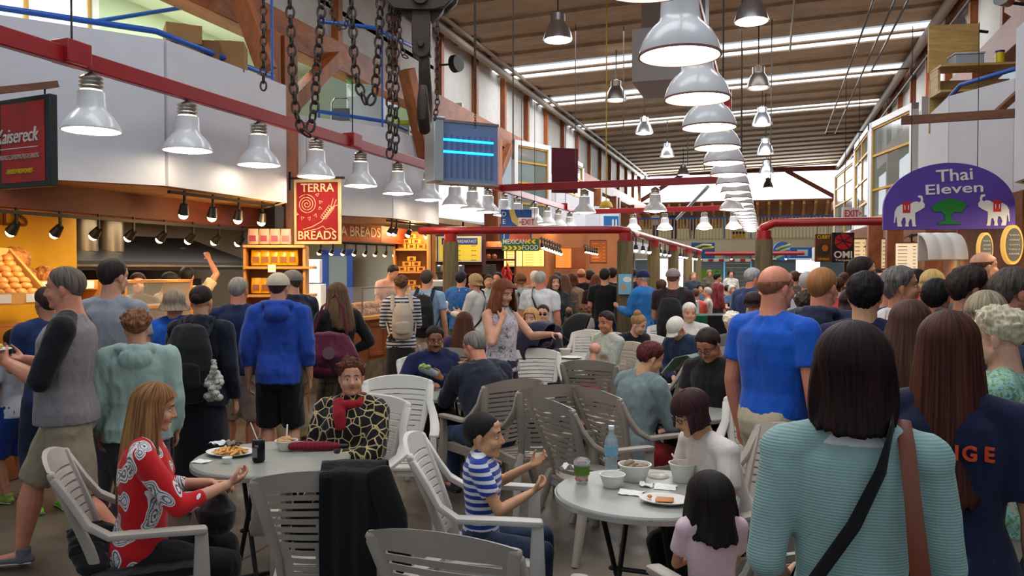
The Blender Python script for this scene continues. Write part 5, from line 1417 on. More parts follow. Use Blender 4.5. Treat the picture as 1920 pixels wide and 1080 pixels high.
r = root('display_case', 'glass bread display case standing on the panelled counter', 'case'); m = MB()
m.box((-5.58, 11.2, 1.27), (.008, 1.7, .40)); m.box((-5.78, 11.2, 1.475), (.40, 1.7, .008)); m.box((-5.78, 10.36, 1.27), (.40, .008, .40)); m.box((-5.78, 12.04, 1.27), (.40, .008, .40)); m.link('glass_panel', glass('case_glass', alpha=.14), r)
m = MB(); m.box((-5.58, 11.2, 1.475), (.015, 1.7, .015)); m.box((-5.58, 10.36, 1.27), (.015, .015, .4)); m.link('edge_trim', M_STEEL, r)
q0 = None
for i in range(36):
    a, c, l_ = i % 9, (i//9) % 2, i//18; loc = (-5.70-c*.15-l_*.04, 10.52+a*.175+(.05 if l_ else 0), 1.07+l_*.085)
    if q0 is None: q0 = bread('golden brown bun piled in the glass display case', (.075, .085, .055), M_CRUST, 'buns in the glass display case', loc, 0, False, 'bread_bun')
    else: dup(q0, None, loc, i*1.7)
# fascia with letters
r = root('fascia_board', 'orange stained fascia board with raised shop letters below the parapet', 'fascia')
m = MB(); m.beam((-6.15, 9.9, 2.30), (-5.78, 11.3, 2.30), .06, .26); m.beam((-5.78, 11.3, 2.30), (-5.9, 12.55, 2.30), .06, .26); m.link('board', wood('red_orange_board', (124, 48, 18), (178, 84, 36)), r)
aa = math.atan2(1.4, .37); p = Vector((-6.15+.19, 9.9+.75, 2.31)); textat('TERRA BREADS', (p.x+.04, p.y-.01, p.z), aa, .15, L_CREAM, r, 1.30)
lighttrack('black light track under the white parapet over the bread stall', (-5.5, 11.0, 2.49), (-5.48, 12.6, 2.49), 4, 'small lit spotlights under the white parapet of the bread stall', s=1.3, pts=[.1, .2, .5, .95], aim=(-.5, 0, -1))
lighttrack('black light track under the lettered fascia board', (-6.2, 10.1, 2.15), (-5.95, 12.4, 2.15), 8, 'small lit spotlights under the lettered fascia board', s=1.0, lit=(255, 170, 90), aim=(-.5, 0, -1), light=3)
# inside of the bread stall
r = root('blue_door_frame', 'bright blue door frame in the back of the bread stall', 'door', G(633, 14.6), YAW)
m = MB()
for x, z, w, h_ in ((-.22, 1.05, .11, 2.1), (.23, 1.05, .11, 2.1), (.0, 2.06, .56, .12)): m.box((x, 0, z), (w, .08, h_))
m.link('frame', plain('bright_blue_paint', (24, 74, 170), .5), r); m = MB(); m.box((0, 0, 1.0), (.36, .02, 2.0)); m.link('pane', plain('door_pane', (150, 172, 178), .2, alpha=.7), r)
r = root('white_cabinet', 'white cabinet with small red notice at the back of the bread stall', 'cabinet', G(583, 13.6), YAW); m = MB(); m.box((0, 0, .75), (.42, .4, 1.5)); m.link('body', plain('white_laminate', (222, 226, 230), .4), r, bevel=.01)
m = MB(); m.box((-.12, -.203, 1.35), (.09, .004, .12)); m.link('notice', L_RED, r); m = MB(); m.box((.05, .05, 1.72), (.22, .2, .4)); m.link('dispenser', plain('white_laminate', (222, 226, 230), .4), r, bevel=.01)
m = MB(); a = G(655, 15.4); b_ = G(750, 15.0); m.beam((a.x, a.y, 1.2), (b_.x, b_.y, 1.2), .08, 2.4); struct(m.link('partition', plain('pale_green_partition', (196, 206, 192), .8)))
area_light('kitchen_fill', (-8.0, 9.6, 2.46), (0, 0, 0), .6, 3.5, 90, (1, .93, .82))  # added fill that brightens the dark kitchen, not a fixture of the bakery
area_light('stall_ceiling_light', (-6.9, 11.3, 2.45), (0, 0, 0), .6, 1.6, 30, (1, .96, .88))
sc_ = G(773, 13.6); r = root('box_shelf', 'orange lit wooden shelf with stacked small boxes right of the bread case', 'shelf', (sc_.x, sc_.y, 0), YAW)
m = MB(); m.box((0, .18, 1.2), (.56, .03, 2.4)); m.link('back_panel', M_PINE, r)
for z in (2.08, 1.70, 1.30): m = MB(); m.box((0, 0, z), (.56, .34, .03)); m.link('board', M_PINE, r)
for x in (-.28, .28): m = MB(); m.box((x, 0, 1.2), (.03, .36, 2.4)); m.link('side_panel', M_PINE, r)
bx0 = None
for z0, rows in ((2.097, 3), (1.717, 3), (1.317, 3)):
    for j in range(rows):
        for i in range(3-j):
            loc = Vector((sc_.x, sc_.y, z0+j*.085)) + Vector((math.cos(YAW), math.sin(YAW), 0))*((i-(2-j)/2)*.16) - Vector((-math.sin(YAW), math.cos(YAW), 0))*.02
            lab = 'small orange yellow carton stacked on the %s board of the lit shelf' % {2.097: 'top', 1.717: 'middle', 1.317: 'bottom'}[z0]
            gg = 'cartons on the %s board' % {2.097: 'top', 1.717: 'middle', 1.317: 'bottom'}[z0]
            if bx0 is None:
                bx0 = root('carton', lab, 'box', loc, YAW, gg); m = MB(); m.box((0, 0, .04), (.145, .16, .078)); m.link('box', plain('orange_carton', (222, 160, 52), .6, var=.15), bx0, bevel=.003); q = MB(); q.box((0, -.082, .04), (.06, .003, .045)); q.link('label_patch', plain('brown_patch', (96, 40, 22), .6), bx0)
            else: o = dup(bx0, lab, loc); o['group'] = gg
l = bpy.data.lights.new('shelf_light', 'POINT'); l.energy = 22; l.color = (1, .6, .25); l.shadow_soft_size = .05; o = bpy.data.objects.new('shelf_light', l); COL.objects.link(o); q = G(773, 13.1); o.location = (q.x, q.y, 2.4)
# ---- drinks stall: fridge, menu boards
def menu(label, px, py, D, w, h, col, ang=0, es=.0, head=None, rows=5, lc=L_BLACK, frame=None, group=None, name='menu_board'):
    b = Board(name, label, 'menu board', px, py, D, w, h, ang, .03, plain('menu_frame', frame or (110, 60, 40), .6), 'frame', group=group)
    b.box('face', 0, 0, w*.93, h*.90, plain('menu_face_%s' % str(col), col, .5, emit=col if es else None, es=es), d=.004)
    if head: b.box('header', 0, h*.30, w*.82, h*.26, plain('menu_header', head, .5), y=.004, d=.003)
    m = MB(); k = b.k
    for i in range(rows):
        z = (h*(.12 if head else .34) - i*h*(.55 if head else .74)/max(1, rows-1))*k
        for x, ww in ((-w*.18, w*.40), (w*.32, w*.12)): m.box((x*k, -.021, z), (ww*k, .002, h*.022*k))
    m.link('text_lines', lc, b.o); return b
b = menu('blue and yellow breakfast menu board in a checked white frame', 862, 467, 14.6, 82, 48, (238, 206, 60), es=.25, head=(30, 66, 150), rows=4, lc=plain('dim_print', (120, 100, 60), .7), frame=(214, 214, 200)); b.text('BREAKFAST', 14, 14, 6, L_WHITE, 36, y=.008)
b2_ = Board('board_surround', 'dark red brown surround behind the breakfast board', 'panel', 858, 467, 14.7, 106, 60, mat=plain('red_brown_panel', (92, 46, 38), .6))
menu('narrow yellow menu board left of the log post', 812, 467, 14.6, 14, 48, (238, 210, 80), es=.2, rows=4, frame=(214, 214, 200))
fp = G(830, 12.9); r = root('drinks_fridge', 'tall white drinks fridge with glass door and blue base', 'fridge', (fp.x, fp.y, 0), YAW+.1)
m = MB(); m.box((0, .3, .95), (.48, .55, 1.25)); m.link('cabinet', plain('white_fridge', (220, 224, 226), .4), r, bevel=.02); m = MB(); m.box((0, .3, .16), (.48, .55, .32)); m.link('base', plain('blue_fridge_base', (30, 84, 170), .5), r, bevel=.01)
m = MB(); m.box((.02, .015, .95), (.34, .02, 1.05)); m.link('glass_door', plain('fridge_glass', (52, 66, 62), .1, spec=.9), r); m = MB(); m.cyl((-.19, -.01, .7), (-.19, -.01, 1.2), .012); m.link('handle', M_STEEL, r)
fp = G(838, 16.5); r = root('drinks_fridge', 'open front drinks cooler with bottles behind the white fridge', 'fridge', (fp.x, fp.y, 0), YAW); m = MB(); m.box((0, .3, 1.0), (.7, .5, 2.0)); m.link('cabinet', plain('grey_cooler', (92, 100, 112), .5), r, bevel=.02)
m = MB(); m.box((0, .03, 1.9), (.6, .03, .16)); m.link('light_panel', plain('cooler_light', (240, 245, 250), .5, emit=(235, 242, 255), es=1.6), r)
for z in (1.2, 1.45, 1.7): m = MB(); m.box((0, .02, z), (.6, .04, .02)); m.link('shelf', M_STEEL, r)
for i in range(15):
    q = G(838, 16.45); loc = Vector((q.x, q.y, 1.21+(i//5)*.25)) + Vector((math.cos(YAW), math.sin(YAW), 0))*(-.22+(i % 5)*.11) - Vector((-math.sin(YAW), math.cos(YAW), 0))*.0
    m = MB(); m.lathe([(.001, 0), (.032, 0), (.032, .12), (.012, .16), (.012, .19), (.001, .19)], n=10, closed=False); o = m.link('bottle', plain('cooler_bottle', [(120, 40, 40), (60, 90, 60), (170, 150, 90)][i % 3], .3)); o.location = loc
    tag(o, '%s bottle standing in the grey open cooler' % ['dark red', 'green', 'amber'][i % 3], 'bottle', '%s bottles in the grey open cooler' % ['dark red', 'green', 'amber'][i % 3])
dc = G(918, 16.8); r = root('dark_cabinet', 'dark wooden cabinet with shelves behind the queue', 'cabinet', (dc.x, dc.y, 0), YAW); m = MB()
m.box((0, .35, 1.1), (1.1, .05, 2.2)); m.box((-.54, .15, 1.1), (.04, .4, 2.2)); m.box((.54, .15, 1.1), (.04, .4, 2.2)); m.link('carcass', M_DARKWOOD, r)
for z in (1.1, 1.65, 1.95, 2.2): m = MB(); m.box((0, .15, z), (1.06, .4, .04)); m.link('shelf', M_DARKWOOD, r)
menu('small chalk menu board on the dark cabinet', 917, 505, 16.4, 26, 18, (44, 46, 44), rows=4, lc=plain('chalk', (130, 130, 125), .8))
for i in range(3):
    q = P(905+i*11, 488, 16.75); m = MB(); m.lathe([(.001, 0), (.05, 0), (.06, .06), (.03, .10), (.001, .10)], n=12, closed=False); o = m.link('jar', plain('copper_jar', (140, 80, 56), .4)); o.location = (q.x, q.y, 1.97); tag(o, 'small copper coloured jar on the dark cabinet', 'jar', 'jars on the dark cabinet shelf')
# deli signs
b = Board('shop_sign', 'tall blue picture sign with white letters reading downwards', 'sign', 968, 424, 15.5, 58, 62, th=.04, mat=plain('blue_sign', (28, 76, 150), .6))
for i, c in enumerate('DELI'): b.text(c, -23, 22-i*14, 9, L_WHITE, part='letter')
b.poly('banana_picture', [(-14, 30), (-8, 8), (8, -4), (28, -6), (28, 4), (10, 8), (0, 18), (-4, 31)][::-1], plain('banana_yellow', (208, 178, 90), .6), d=.006); b.poly('salmon_picture', [(-14, -28), (-12, -10), (0, -4), (24, -12), (28, -28)][::-1], plain('salmon_orange', (206, 96, 66), .6, var=.25), d=.006)
b = Board('exit_sign', 'white exit sign with red letters in front of the picture sign', 'sign', 990, 417, 15.0, 36, 18, th=.05, mat=plain('white_sign_box', (224, 220, 214), .5)); b.text('EXIT', 0, 0, 11, L_RED, 24, bold=.01); b.text('<', -15, 0, 6, L_RED); hang(b, 4.9)
b = Board('shop_sign', 'green food sign with yellow arrows above the lit menus', 'sign', 976, 459, 15.5, 70, 23, th=.03, mat=plain('green_sign', (26, 104, 62), .6))
b.text('MEXICAN', -11, 5.5, 9, L_WHITE, 44, bold=.01); b.text('FOOD', 18, -5.5, 9, L_WHITE, 30, bold=.01)
for i in range(4): b.poly('arrow', [(-33+i*9, -10), (-28+i*9, -10), (-24+i*9, -6), (-28+i*9, -2), (-33+i*9, -2), (-29+i*9, -6)], L_YEL, d=.003)
for i in range(2): b.poly('arrow', [(24-i*9, 2), (20-i*9, 6), (24-i*9, 10), (29-i*9, 10), (25-i*9, 6), (29-i*9, 2)], L_YEL, d=.003)
menu('glowing yellow menu panel left under the green food sign', 962, 484, 17.0, 36, 34, (252, 222, 130), es=1.3, rows=6, lc=plain('dim_print', (150, 120, 60), .7)); menu('glowing yellow menu panel right under the green food sign', 1000, 484, 17.0, 42, 34, (250, 214, 110), es=1.1, rows=6, lc=plain('dim_print', (150, 120, 60), .7))
menu('amber lit menu panel in a wooden frame beyond the yellow ones', 1056, 484, 20.0, 34, 40, (206, 120, 36), ang=20, es=.7, rows=8, lc=L_CREAM, frame=(130, 60, 24)); menu('brown menu panel in a wooden frame next to the amber one', 1084, 484, 20.5, 30, 40, (134, 64, 28), ang=20, es=.15, rows=8, lc=L_BROWN, frame=(130, 60, 24))
menu('square carved menu board with amber print hanging near the post', 1122, 472, 21, 32, 44, (150, 72, 24), es=.2, rows=6, lc=plain('amber_print', (220, 150, 50), .6), frame=(90, 40, 22))
m = MB(); a = G(940, 18.4); b_ = G(1160, 23); m.beam((a.x, a.y, 1.4), (b_.x, b_.y, 1.4), .1, 2.8); struct(m.link('wall_left', plain('amber_stall_wall', (156, 92, 44), .8)))
r = root('food_counter', 'long counter of the food stalls behind the queue', 'counter'); m = MB(); a = G(930, 16.6); b_ = G(1140, 21.5); m.beam((a.x, a.y, .55), (b_.x, b_.y, .55), .5, 1.1); m.link('body', M_COUNTER, r)
area_light('stall_ceiling_light', (-6.0, 18.5, 2.4), (0, 0, 0), .5, 3, 45, (1, .78, .5))
r = lighttrack('wire basket light track above the food stalls', P(1013, 447, 15.6), P(1052, 462, 16.8), 8, 'small dark spotlights above the food stall', s=1.2, drop=.08)
lighttrack('light track with bare bulbs beyond the food signs', P(1095, 462, 19), P(1120, 468, 21), 6, 'small lit bulbs above the second food stall', s=1.0, drop=.05)
o = plain('red_bag', (190, 36, 30), .6)
q = G(950, 15.6); m = MB(); [m.tube([(.05*math.sin(i*2.4), .05*math.cos(i*2.4), 1.85-i*.03), (.09*math.sin(i*2.4), .09*math.cos(i*2.4), 1.76-i*.03), (.11*math.sin(i*2.4), .10*math.cos(i*2.4), 1.66-i*.03)], [.02, .028, .008], n=8) for i in range(15)]; m.cyl((0, 0, 1.8), (0, 0, 2.7), .006); d_ = m.link('pepper_bunch', o); d_.location = (q.x, q.y, 0); tag(d_, 'bunch of bright red dried peppers hanging by the dark cabinet', 'decoration')
# burgundy banner and restroom sign
b = Board('wall_banner', 'plain burgundy banner hung on the left wall', 'banner', 1059, 320, 17.5, 52, 84, th=.02, mat=cloth((84, 20, 40)), part='cloth', ang=15)
b = Board('restroom_sign', 'small blue restroom sign with white figures', 'sign', 1146, 417, 21, 28, 24, th=.03, mat=plain('blue_small_sign', (32, 112, 180), .5))
for x in (3, 9): b.box('figure', x, -1, 3, 13, L_WHITE, d=.004)
# poster on post
b = Board('poster', 'light blue cartoon poster pinned to the log post', 'poster', 1172, 533, 12.12, 25, 38, th=.006, mat=plain('poster_blue', (120, 182, 206), .6), part='sheet', ang=2)
k = b.k; b.poly('speech_bubble', [(4+8*math.cos(q), 9+5.5*math.sin(q)) for q in np.linspace(0, 6.2, 16)], L_WHITE, d=.002); b.poly('blob_figure', [(-3+5.5*math.cos(q), -6+7*math.sin(q)) for q in np.linspace(0, 6.2, 12)], plain('tan_print', (190, 150, 120), .6), d=.002)
# ---- right side
b = Board('exit_sign', 'white exit sign with red letters above the right red pipe', 'sign', 1597, 401, 13.0, 36, 24, th=.06, mat=plain('white_sign_box', (224, 220, 214), .5)); b.text('EXIT', -2, 0, 13, L_RED, 26, bold=.01); b.text('>', 14, 0, 9, L_RED); hang(b, 4.8)
b = Board('shop_sign', 'black square sign with red fan and white letters', 'sign', 1580, 464, 13.5, 42, 56, th=.04, mat=plain('black_sign', (24, 20, 22), .5)); b.text('OMI', 0, -14, 13, L_WHITE, 34, bold=.02)
b.poly('red_disc', [(1+17*math.cos(q), 11+15*math.sin(q)) for q in np.linspace(0, 6.28, 24)][:-1], plain('red_print', (176, 28, 40), .6), d=.003); b.line('fan_lines', [[(-14, 4), (0, 12), (16, 8)], [(-6, 24), (0, 12), (10, 0)], [(-12, 16), (0, 12), (12, 20)]], .9, L_BLACK, y=.004)
b.text('Teriyaki', 0, -24, 4, L_WHITE, 30); hang(b, 2.62)
b = Board('shop_sign', 'brown curry sign with orange bowl next to the black sign', 'sign', 1543, 465, 14.0, 30, 52, th=.04, mat=plain('brown_sign', (104, 50, 26), .6)); b.text('CURRY', 0, 20, 7, L_YEL, 24); b.poly('bowl_picture', [(13*math.cos(q), -4+12*math.sin(q)) for q in np.linspace(0, 6.28, 20)][:-1], plain('dark_green_print', (52, 56, 28), .6), d=.002); b.poly('orange_spot', [(3+6*math.cos(q), 0+6*math.sin(q)) for q in np.linspace(0, 6.28, 12)][:-1], plain('orange_print', (216, 108, 40), .6), y=.002, d=.002); b.text('EXPRESS', 0, -21, 4, L_YEL, 22); hang(b, 2.62)
for i, (px, py, w, h_, D) in enumerate(((1897, 459, 36, 74, 7.2), (1846, 467, 26, 62, 8.0))):
    b = Board('round_menu_sign', ('larger' if i == 0 else 'smaller') + ' round grey chalk menu sign with glowing gold rim', 'sign', px, py, D, w, h_, ang=-50*0)
    k = b.k; m = MB(); RR_ = rotm(math.pi/2, 0, 0)
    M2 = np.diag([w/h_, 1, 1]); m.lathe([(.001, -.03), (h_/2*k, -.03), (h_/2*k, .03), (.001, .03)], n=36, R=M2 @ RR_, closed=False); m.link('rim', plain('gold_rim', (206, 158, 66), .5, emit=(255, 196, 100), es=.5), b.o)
    m = MB(); m.lathe([(.001, .03), (h_/2*k*.84, .03), (h_/2*k*.84, .036), (.001, .036)], n=36, R=M2 @ RR_, closed=False); m.link('chalk_face', plain('slate_grey', (104, 102, 92), .7), b.o)
    b.th = .072
    for j, t_ in enumerate(('Menu', 'Curry', 'Noodle', 'Soups')): b.text(t_, 0, h_*(.24-.15*j), h_*.09, L_WHITE, w*.5, part='chalk_lettering', shear=.2) if False else None
    b.line('chalk_scribble', [[(-w*.26+q*w*.52/14, h_*(z_)+math.sin(q*2.1+z_*30)*h_*.025) for q in range(15)] for z_ in (.24, .12, 0, -.12, -.23)], .8 if i == 0 else .6, plain('chalk_white', (206, 204, 190), .8), y=0)
# white curved awning
r = root('awning', 'white ribbed quarter round awning over a right hand stall', 'awning', P(1757, 487, 9.2), YAW - .1); m = MB(); A = []; B = []
for i in range(11):
    q = i/10*math.pi/2; ra, rb = [], []
    for j in range(25):
        x = (j/24-.5)*.40*1.05; bul = 1 + .04*abs(math.sin(j/24*math.pi*3))
        ra.append((x, -.30*math.sin(q)*bul*-1*-1, .30*math.cos(q)*bul)); rb.append((x, -.28*math.sin(q), .28*math.cos(q)))
    A.append(ra); B.append(rb)
m.shell(np.array(A), np.array(B), wrap=False); m.link('canopy', plain('white_vinyl', (240, 238, 230), .5), r)
m = MB(); m.box((.0, .01, .15), (.42, .02, .32)); m.link('back_board', plain('white_vinyl', (226, 224, 216), .5), r)
for i, (px, w, col, es) in enumerate(((1612, 22, (226, 196, 150), .7), (1638, 26, (220, 200, 160), .8), (1664, 22, (214, 190, 150), .6), (1700, 40, (230, 206, 168), .8))):
    menu('%s bright menu panel along the right stalls counted from the far end' % ordn[i].replace('nearest', 'first'), px, 476 + (0 if i < 3 else 4), 14.2-i*1.3, w, 60 if i < 3 else 52, col, ang=-25, es=es, rows=7, lc=plain('dim_print', (120, 90, 60), .7), frame=(120, 70, 40))
lighttrack('light track with warm spotlights over the right stalls', P(1590, 470, 16), P(1720, 440, 10.5), 9, 'small warm spotlights over the right stalls', s=1.1, drop=.08, aim=(.6, 0, -1), light=4)
m = MB(); a = G(1600, 17.5); b_ = G(1925, 8.6); m.beam((a.x, a.y, 1.3), (b_.x, b_.y, 1.3), .1, 2.6); struct(m.link('wall_right', plain('brown_stall_wall', (120, 72, 42), .8, var=.2)))
r = root('stall_counter', 'long wooden counter in front of the right stalls', 'counter'); m = MB(); a = G(1590, 16); b_ = G(1960, 7.6); m.beam((a.x, a.y, .52), (b_.x, b_.y, .52), .5, 1.04); m.link('body', M_COUNTER, r)
for px, D in ((1748, 9.9), (1640, 12.3), (1676, 11)):
    q = G(px, D); m = MB(); m.box((q.x, q.y, 1.25), (.2, .2, 2.5)); struct(m.link('column', M_TIMBER))
area_light('stall_ceiling_light', (2.9, 12, 2.4), (0, 0, 0), .5, 4, 85, (1, .85, .62)); area_light('stall_ceiling_light', (2.7, 8, 2.4), (0, 0, 0), .5, 2, 40, (1, .8, .55))
# shelf upstairs right
q = P(1810, 150, 10.6); r = root('storage_shelf', 'plywood storage shelf on the right upper floor', 'shelf', (q.x, q.y, 0), YAW-.15)
ply = wood('plywood', (168, 132, 72), (206, 172, 108)); z1 = P(1800, 128, 10.6).z; z0 = P(1800, 175, 10.6).z
m = MB(); m.box((-.08, .2, (z1+5.05)/2), (.64, .03, 5.05-z1)); m.link('back_board', ply, r)
for z in (z1, z0): m = MB(); m.box((.12, 0, z), (1.0, .42, .03)); m.link('board', ply, r)
m = MB(); m.box((-.36, .05, (z0+z1)/2), (.03, .3, z1-z0)); m.link('side_panel', ply, r); m = MB(); m.box((.12, .2, (z0+z1)/2-.3), (1.0, .03, .7)); m.link('lower_back', ply, r)
def atq(dx, dy, z): return Vector((q.x, q.y, z)) + Vector((math.cos(YAW-.15), math.sin(YAW-.15), 0))*dx + Vector((-math.sin(YAW-.15), math.cos(YAW-.15), 0))*dy
r = root('plastic_bin', 'light grey plastic bin with lid on the plywood shelf', 'bin', atq(.0, 0, z1+.016), YAW-.15); m = MB(); m.box((0, 0, .07), (.36, .26, .14)); m.link('tub', plain('grey_plastic', (160, 168, 176), .5), r, bevel=.015); m = MB(); m.box((0, 0, .15), (.38, .28, .025)); m.link('lid', plain('pale_lid', (196, 200, 204), .5), r, bevel=.008)
r = root('canister', 'yellow canister with purple lid on the plywood shelf', 'canister', atq(.42, 0, z1+.016)); m = MB(); m.cyl((0, 0, 0), (0, 0, .17), .055, n=20); m.link('can', plain('yellow_can', (226, 206, 20), .4), r); m = MB(); m.cyl((0, 0, .17), (0, 0, .195), .058, n=20); m.link('lid', plain('purple_lid', (60, 40, 120), .5), r)
r = root('cardboard_box', 'small pale box under the plywood shelf behind the blue rail', 'box', atq(.5, 0, 3.9), YAW); m = MB(); m.box((0, 0, .14), (.4, .3, .28)); m.link('box', M_CARD, r)
for i, (px, py, D) in enumerate(((1808, 55, 11), (1893, 5, 9.5), (851, 120, 15.5))):
    q_ = P(px, py, D); r = root('spot_fixture', ('silver floodlight on the right timber post', 'silver dome camera at the top right corner', 'round wall fan on the left upper wall')[i], ('light', 'camera', 'fan')[i], q_)
    m = MB(); m.tube([(0, 0, 0), (-.10, -.10, .05)] if i < 2 else [(0, 0, 0), (.12, -.04, 0)], [.06, .11] if i < 2 else [.17, .16], n=20, flat=(1, 1)); m.link('housing', M_STEEL if i < 2 else M_DSTEEL, r)
    m = MB(); m.cyl((0, 0, 0), (.3, .05, -.05) if i < 2 else (-.3, 0, 0), .02); m.link('arm', M_BLACK, r)
# ---- boxes upstairs left
def cbox(label, px, py, D, w, h_, d, mt=M_CARD, rz=0, nm='cardboard_box', cat='box'):
    q_ = P(px, py, D); r = root(nm, label, cat, q_, YAW+rz); m = MB(); m.box((0, 0, h_/2), (w, d, h_)); m.link('box', mt, r, bevel=.006)
    q2 = MB(); q2.box((0, 0, h_+.002), (.05, d, .003)); q2.box((0, -d/2-.001, h_*.8), (.05, .003, h_*.4)); q2.link('tape', plain('packing_tape', (176, 146, 98), .4), r); return r
zb = 3.8
def upz(px, D): return G(px, D)
for (lab, px, D, z, w, h_, d, rz, mt) in (('large brown cardboard box on top of the stack behind the blue rail', 346, 8.25, 4.03, .34, .19, .34, .5, M_CARD), ('flat cardboard box below the large one on the parapet ledge', 344, 8.25, 3.89, .38, .12, .36, .5, M_CARD), ('shallow white shelf crate under the cardboard stack', 346, 8.25, 3.84, .4, .045, .38, .5, plain('white_crate', (205, 200, 190), .6)),
    ('dark cardboard box right of the large one near the brace', 395, 8.4, 3.86, .22, .24, .3, .3, plain('dark_cardboard', (120, 82, 48), .85)), ('tall cardboard box standing beside the timber brace', 437, 8.6, 3.83, .30, .32, .3, .2, M_CARD), ('clear plastic storage tub below the timber brace', 408, 8.7, 3.825, .5, .035, .3, .2, plain('cloudy_plastic', (190, 198, 200), .4)),
    ('grey plastic storage box on the ledge near the window', 253, 7.7, 3.825, .40, .09, .3, .4, plain('grey_storage', (110, 116, 126), .5)), ('pale carton box behind the blue rail near the window', 240, 8.4, 3.83, .28, .14, .3, .4, plain('pale_carton', (196, 190, 150), .7))):
    p_ = G(px, D, z); r = root('storage_box', lab, 'box', p_, YAW+rz); m = MB(); m.box((0, 0, h_/2), (w, d, h_)); m.link('box', mt, r, bevel=.006)
    m = MB(); m.box((0, 0, h_), (.05, d, .004)); m.link('tape', plain('packing_tape', (176, 146, 98), .4), r)
slab([(-9.5, 1), (-7.5, 3.6), (-5.45, 6.15), (-5.45, 7.95), (-6.1, 8.5), (-9.5, 8.5)], 3.74, M_CREAM, .08, 'gallery_floor'); slab([(-9.5, 8.6), (-6.4, 9.5), (-5.55, 11), (-5.55, 12.6), (-6.3, 13.4), (-9.5, 13.4)], 3.74, M_CREAM, .08, 'gallery_floor')
# bright gallery window with yellow frame at far left
gallery_window(6, (-9.4, 6.0), (-9.4, 9.4), 4.6, 5.9, 3, 1, gl=(240, 245, 250)); m = MB(); m.box((-9.5, 7.7, 5.25), (.02, 3.3, 1.2)); struct(m.link('window_7', plain('bright_daylight_glass', (245, 248, 252), .5, emit=(240, 246, 255), es=2.5)))
# stand-up things on the second gallery: grey cabinet, trolley, tub
q_ = G(690, 12.6); r = root('filing_cabinet', 'grey metal cabinet behind the blue rail near the chains', 'cabinet', (q_.x, q_.y, 3.82), YAW); m = MB(); m.box((0, 0, .30), (.55, .4, .60)); m.link('body', plain('grey_cabinet', (172, 176, 184), .5), r, bevel=.01)
r = root('plastic_tub', 'clear tub with green lid on the grey cabinet', 'tub', (q_.x-.12, q_.y, 4.425), YAW); m = MB(); m.tube([(0, 0, 0), (0, 0, .20)], [(.16, .14), (.21, .18)], n=18, flat=(1, 1)); m.link('tub', plain('clear_plastic', (190, 214, 205), .3, alpha=.7), r); m = MB(); m.box((-.12, 0, .24), (.22, .3, .012), R=rotm(0, .5, 0)); m.link('lid', plain('green_lid', (20, 160, 70), .5), r)
q_ = G(641, 12.0); r = root('step_stool', 'chrome framed folding step stool behind the blue rail', 'stool', (q_.x, q_.y, 3.82), YAW); m = MB(); m.tube([(-.14, 0, 0), (-.14, 0, .42), (-.09, 0, .48), (.09, 0, .48), (.14, 0, .42), (.14, 0, 0)], .014); m.link('frame', M_STEEL, r); m = MB(); m.box((0, 0, .24), (.24, .04, .18)); m.link('step', plain('rubber_step', (74, 76, 82), .7), r)
q_ = G(758, 12.9); r = root('yellow_tub', 'small yellow green tub on the parapet beside the hook', 'tub', (q_.x, q_.y, 3.82), YAW); m = MB(); m.box((0, 0, .12), (.2, .16, .24)); m.link('tub', plain('cloudy_tub', (190, 196, 150), .4), r, bevel=.01); m = MB(); m.box((0, 0, .27), (.24, .2, .07)); m.link('lid', plain('lime_lid', (196, 206, 30), .5), r, bevel=.01)
# ---- far end things
b = Board('round_fish_sign', 'round blue and yellow sign on the far wall', 'sign', 1467, 471, 40, 36, 36, mat=None); m = MB(); m.lathe([(.001, -.05), (18*b.k, -.05), (18*b.k, .05), (.001, .05)], n=28, R=rotm(math.pi/2, 0, 0), closed=False); m.link('disc', plain('blue_disc', (60, 120, 190), .6), b.o); b.th = .1
b.line('yellow_swirl', [[(-14, -6), (0, 2), (14, 6)], [(-12, 4), (0, 9), (12, 12)], [(-12, -12), (2, -6), (14, -2)]], 2.2, plain('pale_yellow', (220, 216, 120), .6), y=.0)
b = Board('round_fish_sign', 'blue and yellow oval sign left of the stairs on the far wall', 'sign', 1318, 470, 41, 44, 30, mat=plain('blue_oval_board', (50, 110, 180), .6)); b.line('yellow_swirl', [[(-18, -8), (0, 4), (18, 6)], [(-14, 6), (0, 11), (14, 10)]], 2.5, plain('pale_yellow', (220, 216, 120), .6))
b = Board('shop_sign', 'blue shop sign with pale panel on the far right wall', 'sign', 1512, 474, 39, 62, 20, th=.1, mat=plain('blue_long_sign', (40, 110, 186), .6)); b.box('pale_panel', -8, 0, 20, 12, plain('pale_panel', (190, 220, 200), .6))
b = Board('shop_window', 'bright shop window in the far wall', 'window', 1515, 500, 39, 44, 26, th=.1, mat=plain('bright_window', (235, 240, 245), .6, emit=(235, 242, 250), es=1.5))
b = Board('shop_window', 'bright shop window between the far log posts', 'window', 1268, 515, 41, 70, 60, th=.1, mat=plain('bright_window', (235, 240, 245), .6, emit=(235, 242, 250), es=1.5))
b = Board('green_shop_panel', 'lime green panel with an orange carrot picture', 'sign', 1332, 522, 38, 40, 32, th=.1, mat=plain('lime_green', (120, 180, 40), .6)); b.poly('carrot_picture', [(4, -14), (0, -4), (2, 6), (9, 8), (15, 5), (16, -4), (12, -13)][::-1], plain('carrot_orange', (236, 120, 30), .6), d=.03); b.poly('leaf_picture', [(8, 7), (8, 13), (14, 14), (15, 8)][::-1], plain('leaf_green', (20, 130, 50), .6), d=.03)
b = Board('candy_pole', 'red and white striped rail across the far stalls', 'rail', 1362, 488, 36, 100, 5, th=.1, mat=plain('red_rail', (190, 40, 40), .5))
for i in range(5): b.box('white_band', -40+i*20, 0, 10, 5, L_WHITE, d=.02)
